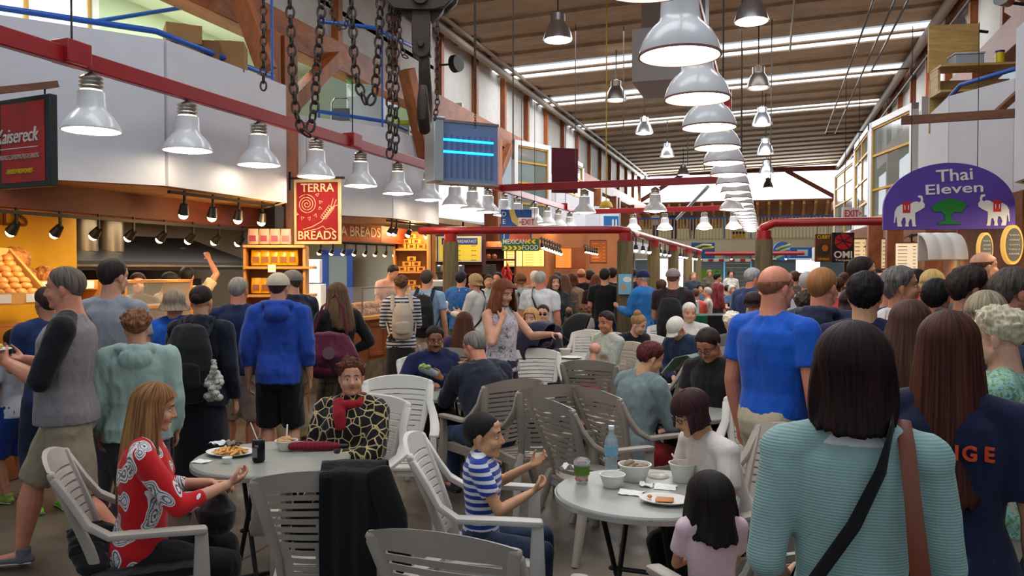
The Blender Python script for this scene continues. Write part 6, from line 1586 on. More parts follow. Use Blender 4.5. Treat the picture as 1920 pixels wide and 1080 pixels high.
q_ = P(1384, 468, 45.5); r = root('barrel', 'big yellow barrel with black lid on the far stairs landing', 'barrel', q_); m = MB(); pr = [(.001, 0)]
for i in range(9): pr.append((.36 + (.012 if i % 2 else 0), i*.11))
pr.append((.001, .88)); m.lathe(pr, n=24, closed=False); m.link('drum', plain('yellow_drum', (226, 166, 16), .5), r); m = MB(); m.cyl((0, 0, .88), (0, 0, 1.02), .37, n=24); m.link('lid', M_BLACK, r)
r = root('staircase', 'wide wooden staircase up to the far gallery', 'stairs'); 
for i in range(9): 
    c_ = P(1382, 470+i*8, 44.5-i*.35); m = MB(); m.box((c_.x, c_.y, c_.z), (1.5, .32, .06)); m.link('step', wood('grey_tread', (112, 100, 72), (150, 136, 104)), r)
for x_ in (1358, 1408): 
    m = MB(); c_ = P(x_, 400, 44.8); m.tube([P(x_, 535, 41), P(x_, 470, 44.6), P(x_, 405, 44.8)], .05); m.link('handrail', plain('pale_blue_rail', (70, 150, 190), .4), r)
# ------------------------------------------------------------------ chairs and tables
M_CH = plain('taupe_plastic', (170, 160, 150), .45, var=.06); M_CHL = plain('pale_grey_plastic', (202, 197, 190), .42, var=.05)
def holed(fn, us, vs, keep, th):
    """panel fn(u, v) -> (p, n); cells where keep(i, j) is false are open"""
    nu, nv = len(us), len(vs); F = []; V = []
    for j in range(nv):
        for i in range(nu):
            p, n = fn(us[i], vs[j]); V.append(p + n*th/2)
    for j in range(nv):
        for i in range(nu):
            p, n = fn(us[i], vs[j]); V.append(p - n*th/2)
    o = nu*nv; K = lambda i, j: 0 <= i < nu-1 and 0 <= j < nv-1 and keep(i, j)
    for j in range(nv-1):
        for i in range(nu-1):
            if not K(i, j): continue
            a, b, c, d = j*nu+i, j*nu+i+1, (j+1)*nu+i+1, (j+1)*nu+i
            F += [(a, b, c, d), (o+a, o+d, o+c, o+b)]
            if not K(i, j-1): F.append((a, o+a, o+b, b))
            if not K(i, j+1): F.append((d, c, o+c, o+d))
            if not K(i-1, j): F.append((a, d, o+d, o+a))
            if not K(i+1, j): F.append((b, o+b, o+c, c))
    return V, F
def make_chair(mt):
    r = root('garden_armchair', 'x', 'chair', group='plastic garden armchairs')
    # backrest: wide angular top, narrow slotted lower panel, arms run down from the top corners
    us = [-1, -.84, -.66, -.4, -.10, .10, .4, .66, .84, 1]
    vs = [0, .045, .125]; kd = ['s', 'w']; v = .125
    for i in range(4): vs += [v+.045, v+.068]; kd += ['s', 'n']; v += .068
    for i in range(7): vs += [v+.046, v+.068]; kd += ['s', 'w']; v += .068
    vs += [1.0]; kd += ['s']
    def fb(u, v):
        w = .172 + .078*min(1, max(0, (v-.25)/.75))**.9
        top = .040*(1-abs(u)**2.2)*(1 if v > .9 else v*.45)
        x = u*w; z = .432 + v*.50 + top - .012*(1-u*u)*(1-v); y = -.205 - .140*v - .04*v*v + .045*u*u
        return np.array([x, y, z]), np.array([-.25*u, -.96, .28])*-1
    def keep(i, j):
        if kd[j] == 's' or i == 0 or i == 8: return True
        if kd[j] == 'n': return i in (1, 4, 7)
        return False
    m = MB(); m.add(*holed(fb, us, vs, keep, .020)); m.link('backrest', mt, r)
    for s in (-1, 1):
        q = MB(); q.tube([fb(s*.96, t)[0] for t in (0, .3, .6, .97)], [(.016, .022), (.018, .022), (.024, .018), (.022, .015)], side=(1, 0, 0), n=12, sq=.5); q.link('stile', mt, r)
        q = MB(); q.tube([fb(s*.98, .93)[0], fb(s*1.02, .72)[0]+[s*.006, .018, 0], (s*.262, -.205, .705), (s*.274, -.125, .655), (s*.284, .10, .650), (s*.282, .235, .642)], [(.024, .014), (.026, .016), (.030, .016), (.033, .015), (.034, .015), (.033, .016)], side=(1, 0, 0), n=12, sq=.5); q.link('armrest', mt, r)
        q = MB(); q.tube([(s*.278, .225, .635), (s*.274, .225, .42), (s*.287, .255, .0)], [(.022, .026), (.026, .036), (.018, .024)], side=(1, 0, 0), n=12, flat=(0, 1), sq=.5); q.link('leg', mt, r)
        q = MB(); q.tube([(s*.175, -.19, .455), (s*.20, -.215, .38), (s*.262, -.330, .0)], [(.024, .032), (.030, .030), (.018, .022)], side=(1, 0, 0), n=12, flat=(0, 1), sq=.5); q.link('leg', mt, r)
    us2 = [-1, -.82, -.5, -.1, .1, .5, .82, 1]; vs2 = [0, .12] + [.12 + .76*i/9 for i in range(1, 10)] + [1]
    def fs(u, v):
        w = .215 + .035*v; return np.array([u*w, -.215 + v*.45, .435 - .018*math.sin(v*3.1)*(1-u*u*.5) - (.012 if v > .99 else 0)]), np.array([0, 0, 1.])
    m = MB(); m.add(*holed(fs, us2, vs2, lambda i, j: not (j % 2 == 1 and i in (1, 2, 4, 5) and 1 < j < 9), .016)); 
    for (a, b_) in (((-.245, .22, .405), (.245, .22, .405)), ((-.205, -.20, .41), (-.25, .22, .41)), ((.205, -.20, .41), (.25, .22, .41)), ((-.2, -.2, .41), (.2, -.2, .41))): m.beam(a, b_, .018, .06)
    m.link('seat', mt, r); return r
CH = {}
NCH = [0]
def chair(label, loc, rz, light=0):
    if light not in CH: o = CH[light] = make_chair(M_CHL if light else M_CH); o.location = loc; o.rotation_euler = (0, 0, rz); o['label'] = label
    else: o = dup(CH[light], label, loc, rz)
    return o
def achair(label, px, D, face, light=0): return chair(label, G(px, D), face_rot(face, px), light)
def seated(label, px, D, face, chair_label, light=0, seat=.435, off=-.035, **kw):
    base = G(px, D); rz = face_rot(face, px); c, s = math.cos(rz), math.sin(rz)
    ch = chair(chair_label, base, rz, light) if chair_label else None
    loc = base + Vector((-s*off, c*off, 0))
    i = person(label, px, D, face=face, sit=1, seat=seat, xy=(loc.x, loc.y), **kw); i['chair'] = ch; return i
M_TOP = plain('grey_green_laminate', (146, 148, 140), .38, var=.04)
def make_table():
    r = root('round_table', 'x', 'table', group='round cafe tables')
    m = MB(); m.lathe([(.001, .705), (.395, .705), (.41, .712), (.412, .73), (.405, .737), (.001, .737)], n=56, closed=False); m.link('tabletop', M_TOP, r)
    m = MB(); m.lathe([(.405, .706), (.416, .706), (.416, .728), (.405, .728)], n=56); m.link('rim', plain('table_rim', (176, 176, 172), .3, .3), r)
    for s in (-1, 1):
        for t in (-1, 1):
            q = MB(); q.tube([(s*.13 + t*.012, t*.26, .70), (s*.13 + t*.012, -t*.27, .012)], .0125, n=8); q.link('leg', M_BLACK, r)
    for (y, z) in ((-.26, .70), (.26, .70), (-.27, .012), (.27, .012), (0, .36)):
        q = MB(); q.tube([(-.24 if z < .1 else -.16, y, z), (.24 if z < .1 else .16, y, z)], .0115, n=8)
        q.link('crossbar', M_BLACK, r)
    return r
TB = []
def table(label, px, D, rot=0, sc=1):
    loc = G(px, D)
    if not TB: o = make_table(); o.location = loc; o.rotation_euler = (0, 0, YAW+rot); o['label'] = label
    else: o = dup(TB[0], label, loc, YAW+rot)
    if sc != 1: o.scale = (sc, sc, 1)
    TB.append(o); return loc
T_left = table('grey round cafe table with can and fries between the paisley and scarf women', 508, 4.3, .5)
T_right = table('grey round cafe table crowded with bowls and a water bottle', 1212, 3.64, -.35)
T_small = table('small round table shared by the two men eating', 835, 6.6, .3, .9)
T_teal = table('grey round table between the denim jacket woman and the man in black', 1275, 5.75, .2, .98)
T_cap = table('round table in front of the old man in a white cap', 1322, 9.2, .2)
T_mid = table('round table beside the stroller with a paper bowl', 1088, 9.3, .2)
T_mid2 = table('round table with plates behind the tank top woman', 1010, 8.7, .5)
# ------------------------------------------------------------------ things on the tables (z of the top 0.737)
ZT_ = .738
M_DISH = plain('white_paper_dish', (226, 222, 214), .6)
def on(px, py, z=ZT_): return PZ(px, py, z)
def dish(label, loc, r=.12, oval=1., rz=0, nm='paper_plate', h=.016, cat='plate'):
    o = root(nm, label, cat, loc, rz); m = MB()
    m.lathe([(.001, .002), (r*.68, .002), (r*.80, h*.6), (r, h), (r*1.01, h+.003), (r*.80, h*.6+.004), (r*.68, .006), (.001, .006)], n=36, R=np.diag([oval, 1, 1]), closed=False); m.link('dish', M_DISH, o); return o
def food(o, nm, c, n, r, z, sz, seed=1, elong=1.0, oval=1., dx=0, dy=0):
    rs = np.random.RandomState(seed); m = MB()
    for i in range(n):
        a, q = rs.rand()*6.28, r*math.sqrt(rs.rand()); s = sz*(.7+.6*rs.rand()); R = rotm(rs.rand()*.8-.4, rs.rand()*.8-.4, rs.rand()*6.28)
        m.ell((q*math.cos(a)*oval+dx, q*math.sin(a)+dy, z + rs.rand()*sz*1.2 + max(0, (r-q))*.25), (s*elong, s, s*.7), R=R, n=8, m=6)
    return m.link(nm, plain(nm, c, .55, var=.3), o)
def bowl(label, loc, r, h, c=(226, 222, 214), nm='paper_bowl', inside=None):
    o = root(nm, label, 'bowl', loc); m = MB(); m.lathe([(.001, 0), (r*.66, 0), (r*.97, h), (r*1.03, h), (r*1.03, h+.004), (r*.95, h+.004), (r*.63, .004), (.001, .004)], n=36, closed=False); m.link('bowl', plain('paper_bowl', c, .5), o)
    if inside: q = MB(); q.lathe([(.001, h*.78), (r*.86, h*.74), (r*.86, h*.70), (.001, h*.70)], n=24, closed=False); q.link('soup', plain('soup', inside, .3, var=.2), o)
    return o
def stick(o, nm, a, b_, r, c): m = MB(); m.tube([a, b_], r, n=8); return m.link(nm, plain(nm, c, .4), o)
def napkin(label, loc, w=.10, seed=0, c=(232, 230, 226), rz=0, crumple=.5, hgt=.035):
    m = MB(); n = 14; rs = np.random.RandomState(seed); A = np.zeros((n, n, 3))
    for i in range(n):
        for j in range(n): A[i, j] = ((i/(n-1)-.5)*w*2, (j/(n-1)-.5)*w*1.5, 0)
    z = noise(A.reshape(-1, 3)*[28, 28, 1]+seed*3.3, seed).reshape(n, n)*hgt + noise(A.reshape(-1, 3)*[60, 60, 1]+seed, seed+4).reshape(n, n)*hgt*.4
    A[:, :, 2] = np.maximum(z-z.min()*.9, .002); A[:, :, :2] *= 1-crumple*.3*noise(A.reshape(-1, 3)*[20, 20, 1], 9).reshape(n, n, 1)
    B = A.copy(); B[:, :, 2] -= .0015; m.shell(A, B, wrap=False); o = m.link('napkin', plain('tissue_paper', c, .8)); o.location = loc; o.rotation_euler = (0, 0, rz); return tag(o, label, 'napkin')
# left table
pl = dish('oval paper plate of golden fries on the left table', on(432, 852), .105, 1.3); food(pl, 'fries', (222, 160, 74), 60, .07, .014, .007, 3, 4.5, 1.3); food(pl, 'brown_sauce', (70, 36, 24), 8, .03, .045, .010, 5, 1.2, 1, .03, .02); 
napkin('white paper liner sticking up behind the fries', on(418, 838), .07, 3, hgt=.05); napkin('flat white napkin at the left rim of the table', on(378, 866), .05, 5, hgt=.01)
m = MB(); m.lathe([(.001, 0), (.02, 0), (.026, .03), (.024, .03), (.001, .008)], n=20, closed=False); o = m.link('sauce_cup', M_DISH); o.location = on(426, 868); tag(o, 'small white sauce cup beside the fries', 'cup')
def can(label, loc):
    r = root('drink_can', label, 'can', loc); m = MB(); m.lathe([(.001, .002), (.026, 0), (.033, .01), (.033, .105), (.027, .118), (.001, .118)], n=28, closed=False); m.link('can_body', plain('black_can', (28, 27, 32), .25, .6), r)
    m = MB(); m.lathe([(.026, .117), (.028, .117), (.028, .121), (.026, .121)], n=24); m.link('rim', M_STEEL, r)
    m = MB(); m.box((0, -.0335, .055), (.030, .002, .05)); m.box((.01, -.0335, .09), (.022, .002, .012)); m.link('print', plain('silver_print', (140, 138, 142), .3, .6), r)
    stick(r, 'straw', (0, 0, .10), (-.055, .01, .20), .003, (225, 222, 216)); return r
can('black drink can with white straw on the left table', on(485, 866))
bw = bowl('white paper bowl heaped with brown food on the left table', on(537, 843), .062, .05); food(bw, 'noodles', (196, 150, 98), 26, .042, .045, .013, 8, 1.6); stick(bw, 'plastic_fork', (0, 0, .05), (-.006, .02, .135), .0045, (235, 232, 228))
m = MB(); m.tube([(-.13, 0, .026), (-.06, 0, .028), (.06, .0, .026), (.12, 0, .022)], [.022, .027, .026, .018], n=16); r = root('folded_umbrella', 'folded red tartan umbrella lying on the left table', 'umbrella', on(592, 845), YAW+.12); m.link('canopy', cloth((140, 26, 36), 'plaid', (24, 30, 60), 3.), r)
m = MB(); m.tube([(.12, 0, .022), (.17, 0, .022)], .014, n=12); m.link('handle', M_BLACK, r)
# right table
fc = root('fruit_cup', 'clear plastic cup of cut fruit on the right table', 'cup', on(1091, 905)); m = MB(); m.lathe([(.001, 0), (.028, 0), (.040, .10), (.038, .10), (.026, .004), (.001, .004)], n=24, closed=False); m.link('cup', glass('clear_cup', alpha=.3), fc)
food(fc, 'fruit_pieces', (222, 96, 40), 16, .022, .015, .012, 4); m = MB(); m.lathe([(.0345, .04), (.0365, .04), (.0400, .085), (.0375, .085)], n=24); m.link('label_band', plain('fruit_label', (96, 130, 40), .5, var=.5), fc); food(fc, 'grape_pieces', (130, 50, 70), 14, .026, .08, .011, 6)
m = MB(); m.ell((0, 0, .1), (.041, .041, .022)); m.link('dome_lid', glass('clear_lid', alpha=.2), fc)
wbt = root('water_bottle', 'clear plastic water bottle with blue label on the right table', 'bottle', on(1146, 884)); m = MB(); pr = [(.001, 0), (.028, 0), (.033, .008)]
for i in range(8): pr.append((.033 if i % 2 else .0305, .02+i*.014))
pr += [(.033, .14), (.030, .165), (.013, .195), (.013, .215), (.001, .215)]; m.lathe(pr, n=24, closed=False); m.link('bottle', plain('clear_bottle', (190, 210, 220), .08, alpha=.38, spec=.9), wbt)
m = MB(); m.lathe([(.0335, .085), (.0345, .085), (.0345, .13), (.0335, .13)], n=24); m.link('label_band', plain('bottle_label', (120, 180, 215), .4, var=.3), wbt); m = MB(); m.cyl((0, 0, .212), (0, 0, .230), .015); m.link('cap', plain('white_cap', (225, 228, 230), .4), wbt)
bowl('empty white foam bowl on the right table', on(1148, 912), .060, .055); bl = bowl('large white bowl with leftover bones and wrapper', on(1190, 900), .078, .075); food(bl, 'leftovers', (120, 98, 72), 10, .04, .055, .018, 9, 1.8)
stick(bl, 'plastic_spoon', (-.02, -.02, .07), (-.085, -.05, .045), .004, (235, 232, 228))
bl = bowl('tall white paper soup tub with spoon held by the mother', on(1280, 902), .066, .085, inside=(196, 140, 80)); stick(bl, 'plastic_spoon', (0, 0, .06), (-.05, .0, .125), .005, (235, 232, 228))
napkin('crumpled white napkin in the middle of the right table', on(1212, 912), .035, 11, hgt=.05); napkin('flat white napkin in front of the large bowl', on(1183, 925), .06, 13, hgt=.012); napkin('folded white napkin beside the soup tub', on(1248, 915), .055, 17, hgt=.015); napkin('crumpled white napkin behind the fruit cup', on(1068, 886), .05, 19, hgt=.07)
lid = root('food_container_cover', 'clear round lid lying behind the large bowl', 'lid', on(1234, 893)); m = MB(); m.lathe([(.001, .008), (.04, .008), (.052, 0), (.054, .002), (.042, .011), (.001, .011)], n=24, closed=False); m.link('lid', plain('frosted_lid', (190, 186, 170), .3, alpha=.6), lid)
pl = dish('oval white plate with a piece of fried flatbread', on(1247, 942), .085, 1.3); m = MB(); m.tube([(-.035, 0, .012), (.03, 0, .014)], [(.036, .006), (.030, .007)], side=(0, 1, 0), n=14); m.link('flatbread', plain('fried_crust', (200, 128, 66), .6, var=.4), pl); food(pl, 'crumb_pieces', (206, 140, 80), 4, .012, .010, .010, 12, 1, 1, -.075, 0)
# middle tables
bt = root('soda_bottle', 'dark cola bottle with red label between the two men', 'bottle', on(827, 724)); m = MB(); m.lathe([(.001, 0), (.032, 0), (.036, .01), (.034, .06), (.037, .10), (.034, .15), (.014, .205), (.014, .225), (.001, .225)], n=24, closed=False); m.link('bottle', plain('cola_bottle', (46, 24, 22), .1, spec=.9), bt)
m = MB(); m.lathe([(.0365, .105), (.0375, .105), (.0365, .15), (.0355, .15)], n=24); m.link('label_band', plain('pink_red_label', (196, 120, 120), .4, var=.4), bt); m = MB(); m.cyl((0, 0, .222), (0, 0, .24), .016); m.link('cap', plain('pale_cap', (200, 200, 205), .4), bt)
napkin('white wrapper on the table beside the cola bottle', on(790, 722), .08, 23, hgt=.01); napkin('white wrapper behind the cola bottle', on(852, 720), .06, 25, hgt=.02); dish('paper plate of food in front of the navy jacket man', on(876, 727), .08, 1.)
tp = dish('white paper plate with rice on the denim jacket table', on(1262, 767), .10, 1.1); food(tp, 'rice_heap', (214, 186, 110), 18, .05, .012, .012, 31); dish('white paper plate at the denim jacket elbow', on(1235, 758), .09, 1.)
pl = dish('paper plate held over the table by the man in black', on(1322, 742, .80), .11, 1.)
can_ = root('drink_can', 'silver drink can on the old man table', 'can', on(1318, 664)); m = MB(); m.lathe([(.001, 0), (.033, .003), (.033, .115), (.001, .12)], n=20, closed=False); m.link('can_body', M_STEEL, can_)
dish('white plate with food before the old man', on(1325, 662), .10, 1.); bowl('white paper bowl on the table by the stroller', on(1060, 664), .075, .06); dish('white plate on the table by the stroller', on(1072, 672), .12, 1.); dish('round plate on the table behind the tank top woman', on(1035, 672), .11, 1.)
# ------------------------------------------------------------------ strollers
def stroller(label, px, D, face, c, c2, low=0):
    r = root('stroller', label, 'stroller', G(px, D), face_rot(face, px)); m = MB(); A = []; B = []
    for i in range(13):
        q = math.radians(-25 + i*11.5); ra, rb = [], []
        for j in range(17):
            x = (j/16-.5)*2; R_ = .30*math.sqrt(max(.02, 1-(abs(x)**4)*.9)); y = -.02 - R_*math.cos(q)*1.0; z = .72-low + R_*math.sin(q)*1.05
            ra.append((x*.24, y, z)); rb.append((x*.23, y*.95, z-.012))
        A.append(ra); B.append(rb)
    m.shell(np.array(A), np.array(B), wrap=False); m.link('hood', cloth(c), r)
    m = MB(); m.tube([(0, -.1, .38), (0, .1, .36), (0, .42, .45)], [(.22, .10), (.22, .09), (.20, .07)], side=(1, 0, 0), n=16); m.link('seat', cloth(c2), r)
    for s in (-1, 1):
        q = MB(); q.tube([(s*.26, -.42, 1.02), (s*.26, -.2, .82), (s*.26, .05, .5), (s*.25, .42, .12)], .013, n=8); q.link('frame', M_DSTEEL, r); q = MB(); q.tube([(s*.26, -.0, .55), (s*.26, -.30, .14)], .012, n=8); q.link('rear_strut', M_DSTEEL, r)
        for (y, rr) in ((.42, .09), (-.30, .13)):
            q = MB(); q.lathe([(rr-.03, -.02), (rr, -.018), (rr, .018), (rr-.03, .02)], c=(s*.27, y, rr), n=24, R=rotm(0, math.pi/2, 0)); wl = q.link('wheel', M_BLACK, r); k = MB(); k.cyl((s*.27-.018, y, rr), (s*.27+.018, y, rr), rr-.04, n=16); k.link('hub', plain('grey_hub', (110, 110, 112), .5), wl)
    q = MB(); q.tube([(-.26, -.42, 1.02), (-.2, -.46, 1.05), (.2, -.46, 1.05), (.26, -.42, 1.02)], .017, n=10); q.link('handle', M_BLACK, r)
    q = MB(); q.tube([(-.25, .14, .64), (-.2, .34, .66), (.2, .34, .66), (.25, .14, .64)], .014, n=8); q.link('bumper_bar', M_BLACK, r); return r
# ------------------------------------------------------------------ seated people in the foreground
GIRL = seated('woman in a red paisley top with long light brown hair eating fries', 268, 3.55, 92, 'taupe plastic armchair with a black quilted coat under the paisley woman', H=1.53, fem=1, fat=1.12, top=('threequarter', (196, 26, 32), 'paisley', (226, 222, 224), 1.15, .85, (120, 120, 128)), bottom=('trousers', (18, 18, 22)), hair=('longback', (96, 58, 34), (170, 120, 74)), sk='w', arms=((( .02, .20, -.13), (.6, -.3, -1), (-.3, 0, -1), .9), ((-.04, .235, -.09), (.5, -.5, -1), (-.4, .2, .5), .9)), head=(0, 10), lean=5, shoes=(20, 20, 22), lenmul=1.3)
SCARF = seated('older woman with curly brown hair and red scarf in a giraffe print jacket', 652, 4.6, 205, 'pale plastic armchair behind the scarf woman', light=1, H=1.50, fem=1, fat=1.22, top=('jacket', (16, 15, 18), 'giraffe', (190, 168, 120), 1.1), bottom=('trousers', (18, 18, 22)), hair=('curly', (66, 36, 26), (110, 64, 44)), sk='w', arms=('tablein', 'lap'), head=(-28, 2), scarf=((150, 20, 34),), shoes=(24, 20, 20))
CH_J = achair('empty taupe armchair with a black jacket hung on it at the left table', 615, 3.45, 8)
CH_F = achair('empty grey armchair in front with its slatted back to the camera', 905, 2.72, 22)
CH_B = None
BOY = seated('smiling boy with short black hair in a blue and white striped shirt', 915, 3.75, 92, 'light grey plastic armchair holding the smiling boy', light=1, H=1.22, child=1, top=('tee', (34, 62, 150), 'stripes', (214, 216, 224), 1.6), bottom=('jeans', (46, 58, 84)), hair=('buzz', (24, 20, 20)), sk='a', arms=(((.05, .20, -.05), (.6, -.5, -1), (-.3, -1, 0), .5), ((-.04, .20, -.10), (.6, -.5, -1), (-.4, 0, .6), 1.)), head=(8, 2), shoes=(120, 30, 30), seat=.44)
MOM = seated('woman with short dark hair and glasses in a white top eating soup', 1372, 3.85, 236, None, H=1.60, fem=1, top=('tee', (214, 204, 198)), bottom=('trousers', (22, 20, 26)), hair=('bobfringe', (34, 18, 22), (64, 34, 38)), sk='a', arms=(((-.05, .19, -.10), (.6, -.3, -1), (-.5, 0, .4), .9), ((-.02, .22, -.12), (.6, -.3, -1), (-.4, 0, .4), .9)), head=(0, 30), lean=16, glasses=('clear', (60, 44, 44)), lenmul=.8, xy=None) if False else None
def seat2(label, px, D, face, chl, cpx=None, **kw): return seated(label, px, D, face, chl, **kw)
MOM = seated('woman with short dark hair and glasses in a white top eating soup', 1378, 3.85, 233, 'grey armchair under the woman with glasses', H=1.53, fem=1, top=('tee', (216, 206, 200)), bottom=('trousers', (22, 20, 26)), hair=('bobfringe', (34, 18, 22), (70, 36, 40)), sk='a', arms=(((-.02, .22, -.10), (.6, -.3, -1), (-.5, 0, .4), .9), ((-.05, .20, -.10), (.6, -.3, -1), (-.4, 0, .4), .9)), head=(4, 14), lean=26, glasses=('clear', (70, 50, 50)), lenmul=.8)
LG = seated('little girl with straight black hair in a pale pink top seen from behind', 1332, 3.0, -18, None, H=1.04, child=1, fem=1, top=('tee', (226, 196, 208)), bottom=('leggings', (90, 60, 90)), hair=('bobfringe', (16, 12, 14), (40, 30, 32)), sk='a', arms=('tablein', 'tablein'), head=(-10, 4), lenmul=1.25, seat=.45, shoes=(150, 90, 120))
GLASSMAN = seated('man with moustache and glasses in a navy track jacket eating a wrap', 812, 6.95, 166, 'pale plastic armchair behind the man eating a wrap', light=1, H=1.58, fat=1.15, top=('jacket', (24, 32, 70)), bottom=('trousers', (22, 22, 28)), hair=('short', (22, 18, 18)), sk='i', arms=('chest', ((-.03, .15, -.10), (.8, -.2, -1), (-.4, 0, -1), .7)), head=(6, 10), lean=8, glasses=('clear', (30, 24, 22)), beard=('moustache', (24, 20, 20)))
GREYMAN = seated('grey haired man in a dark navy jacket seen from behind eating', 918, 6.0, -30, 'taupe armchair under the grey haired man in navy', H=1.66, fat=1.15, top=('jacket', (34, 38, 54)), bottom=('jeans', (52, 76, 116)), hair=('short', (90, 84, 80), (150, 144, 138)), sk='r', arms=('mouth', 'table'), head=(-22, 10), lean=22)
TEAL = seated('woman with dark red short hair in a pale denim jacket', 1190, 5.45, 48, 'taupe armchair partly hidden by the denim jacket woman', H=1.58, fem=1, fat=1.15, top=('jacket', (112, 128, 132)), bottom=('trousers', (150, 30, 40)), hair=('thick', (60, 20, 24), (104, 44, 44)), sk='a', arms=('table', 'table'), head=(20, 16), lean=14)
BLACKMAN = seated('man with glasses in a black and red striped polo reading a plate', 1352, 6.0, 212, 'grey armchair under the man in black and red', H=1.74, fat=1.15, top=('polo', (24, 20, 24), None), bottom=('trousers', (30, 30, 36)), hair=('short', (34, 24, 22)), sk='t', arms=('table', 'tablein'), head=(-5, 28), lean=14, glasses=('clear', (24, 22, 22)))
OLDCAP = seated('old man in a white cap and dark blue cardigan leaning over his plate', 1300, 8.6, 215, 'grey armchair under the old man in the white cap', H=1.72, top=('jacket', (38, 54, 84)), bottom=('trousers', (60, 56, 54)), hair=('bald', (190, 186, 180)), sk='p', arms=('table', 'tablein'), head=(0, 34), lean=26, cap=(214, 210, 204))
OLD2 = seated('older man with white hair behind the old man in the cap', 1292, 9.7, 180, None, H=1.72, top=('shirt', (210, 206, 200)), bottom=('trousers', (80, 76, 70)), hair=('short', (190, 186, 180)), sk='p', arms=('table', 'table'), head=(-10, 10))
WHITEH = seated('woman with fluffy white hair sitting with her back turned', 1374, 8.4, 10, 'grey armchair under the white haired woman', light=1, H=1.62, fem=1, top=('sweater', (96, 92, 100)), bottom=('trousers', (60, 60, 70)), hair=('curly', (216, 208, 190), (236, 232, 220)), sk='p', arms=('lap', 'table'))
NURSE = seated('woman with tied dark hair wrapped in a white patterned blanket holding a baby', 1135, 8.4, 232, 'taupe armchair under the woman with the patterned blanket', H=1.66, fem=1, top=('sweater', (204, 214, 212), 'floral', (120, 178, 186), 1.6, .85, (222, 170, 120)), bottom=('trousers', (170, 40, 50)), hair=('tied', (40, 26, 22)), sk='t', arms=('cross', 'tablein'), head=(-10, 10), bun=(0, -.10, .06, .035))
BEND = seated('person with curly fair bun bending over in a black top', 1168, 9.6, 150, 'grey armchair behind the bending person', H=1.70, fem=1, top=('sweater', (28, 30, 40)), bottom=('trousers', (30, 30, 36)), hair=('tied', (130, 96, 60), (180, 140, 96)), sk='p', arms=('table', 'lap'), lean=34, head=(-30, 10), bun=(0, -.06, .12, .05))
BLONDE = seated('seated blonde woman resting her hand at her forehead', 996, 9.0, 190, None, H=1.66, fem=1, top=('sweater', (60, 52, 58)), bottom=('jeans', (50, 60, 90)), hair=('long', (170, 128, 70), (214, 176, 118)), sk='p', arms=('face', 'table'), head=(8, 6))
SUNW = seated('seated woman with dark sunglasses and hair tied back', 1018, 9.8, 185, None, H=1.66, fem=1, top=('sweater', (40, 36, 44)), bottom=('jeans', (50, 60, 90)), hair=('tied', (46, 30, 26)), sk='p', arms=('table', 'table'), glasses=('sun', (24, 20, 20)))
PURP = seated('seated person with long brown hair in a purple top facing away', 872, 8.3, 20, 'pale grey armchair behind the log post', light=1, H=1.64, fem=1, top=('sweater', (58, 40, 92)), bottom=('trousers', (40, 36, 50)), hair=('long', (60, 34, 26), (96, 58, 42)), sk='w', arms=('lap', 'lap'))
# baby
r = root('baby', 'baby held in the arms of the woman with the blanket', 'person', G(1116, 8.15, .78), face_rot(60)); m = MB(); m.ell((0, 0, .16), (.055, .065, .06)); m.tube([(0, -.02, .10), (0, -.05, -.02)], [.035, .06], n=12); m.ell((0, .062, .15), (.01, .01, .01)); remeshed(m, 'body', skin((214, 160, 136)), r, .009)
# ------------------------------------------------------------------ standing people on the left
WALK = person('man with grey hair walking left in a grey shirt with black raglan sleeves', 128, 4.62, 1.76, -78, top=('tee', (118, 110, 114), 'heather', (142, 134, 138)), sleevecol=(22, 22, 28), sleeve=1.15, bottom=('shorts', (150, 136, 114)), hair=('short', (80, 68, 60), (130, 118, 108)), sk='r', fat=1.28, arms=('hold', ((.02, .17, -.12), (.35, -.5, -1), (-.3, 0, 1), .5)), legs=((-.10, -.32, .14), (.12, .30, .08), (( -.1, 1, 0), (.1, 1, 0))), shoes=(96, 96, 104), head=(4, 4), hood=0)
person('man in a pale grey t-shirt with dark hair seen from behind at the bakery', 208, 5.6, 1.82, 28, top=('tee', (150, 152, 162)), bottom=('trousers', (44, 42, 50)), hair=('short', (34, 28, 26)), sk='w', arms=('front', 'down'), head=(20, 4))
person('small boy with black hair in a white t-shirt and blue shorts at the left edge', 26, 6.0, 1.30, -35, child=1, top=('tee', (206, 208, 214)), bottom=('shorts', (28, 56, 132)), hair=('buzz', (22, 18, 18)), sk='t', arms=('down', 'front'), shoes=(120, 150, 60))
person('customer in navy and jeans reaching to the till with bright green shoes', 88, 5.75, 1.62, -22, top=('tee', (34, 52, 96)), bottom=('jeans', (34, 44, 70)), hair=('short', (50, 36, 30)), sk='t', arms=('front', 'front'), shoes=(140, 220, 40))
CURLW = person('woman with curly light brown hair in a mint hooded top seen from behind', 255, 4.9, 1.49, 6, fem=1, fat=1.32, top=('hoodie', (140, 166, 158), 'heather', (166, 188, 180)), bottom=('trousers', (70, 72, 80)), hair=('curly', (96, 58, 38), (156, 108, 74)), sk='w', arms=('down', 'down'))
BLUEJ = person('woman with a grey bob in a bright blue jacket seen from behind', 326, 6.4, 1.58, 12, fem=1, fat=1.2, top=('jacket', (24, 88, 190)), bottom=('trousers', (60, 40, 60)), hair=('bob', (110, 92, 74), (160, 146, 130)), sk='w', arms=('front', 'front'), lenmul=.7)
BPW = person('person in a long black outfit carrying a big black backpack', 376, 5.75, 1.63, 22, fem=1, fat=1.12, top=('hoodie', (20, 24, 40)), bottom=('longskirt', (16, 18, 28)), hair=('tied', (32, 22, 20)), sk='w', bun=(.0, -.105, .03, .04), arms=('front', 'down'), shoes=(210, 210, 214))
BP1 = backpack(BPW, (26, 26, 30), 'large black backpack worn by the person in long black clothes', (.34, .20, .50), .68)
m = MB(); rs = np.random.RandomState(4)
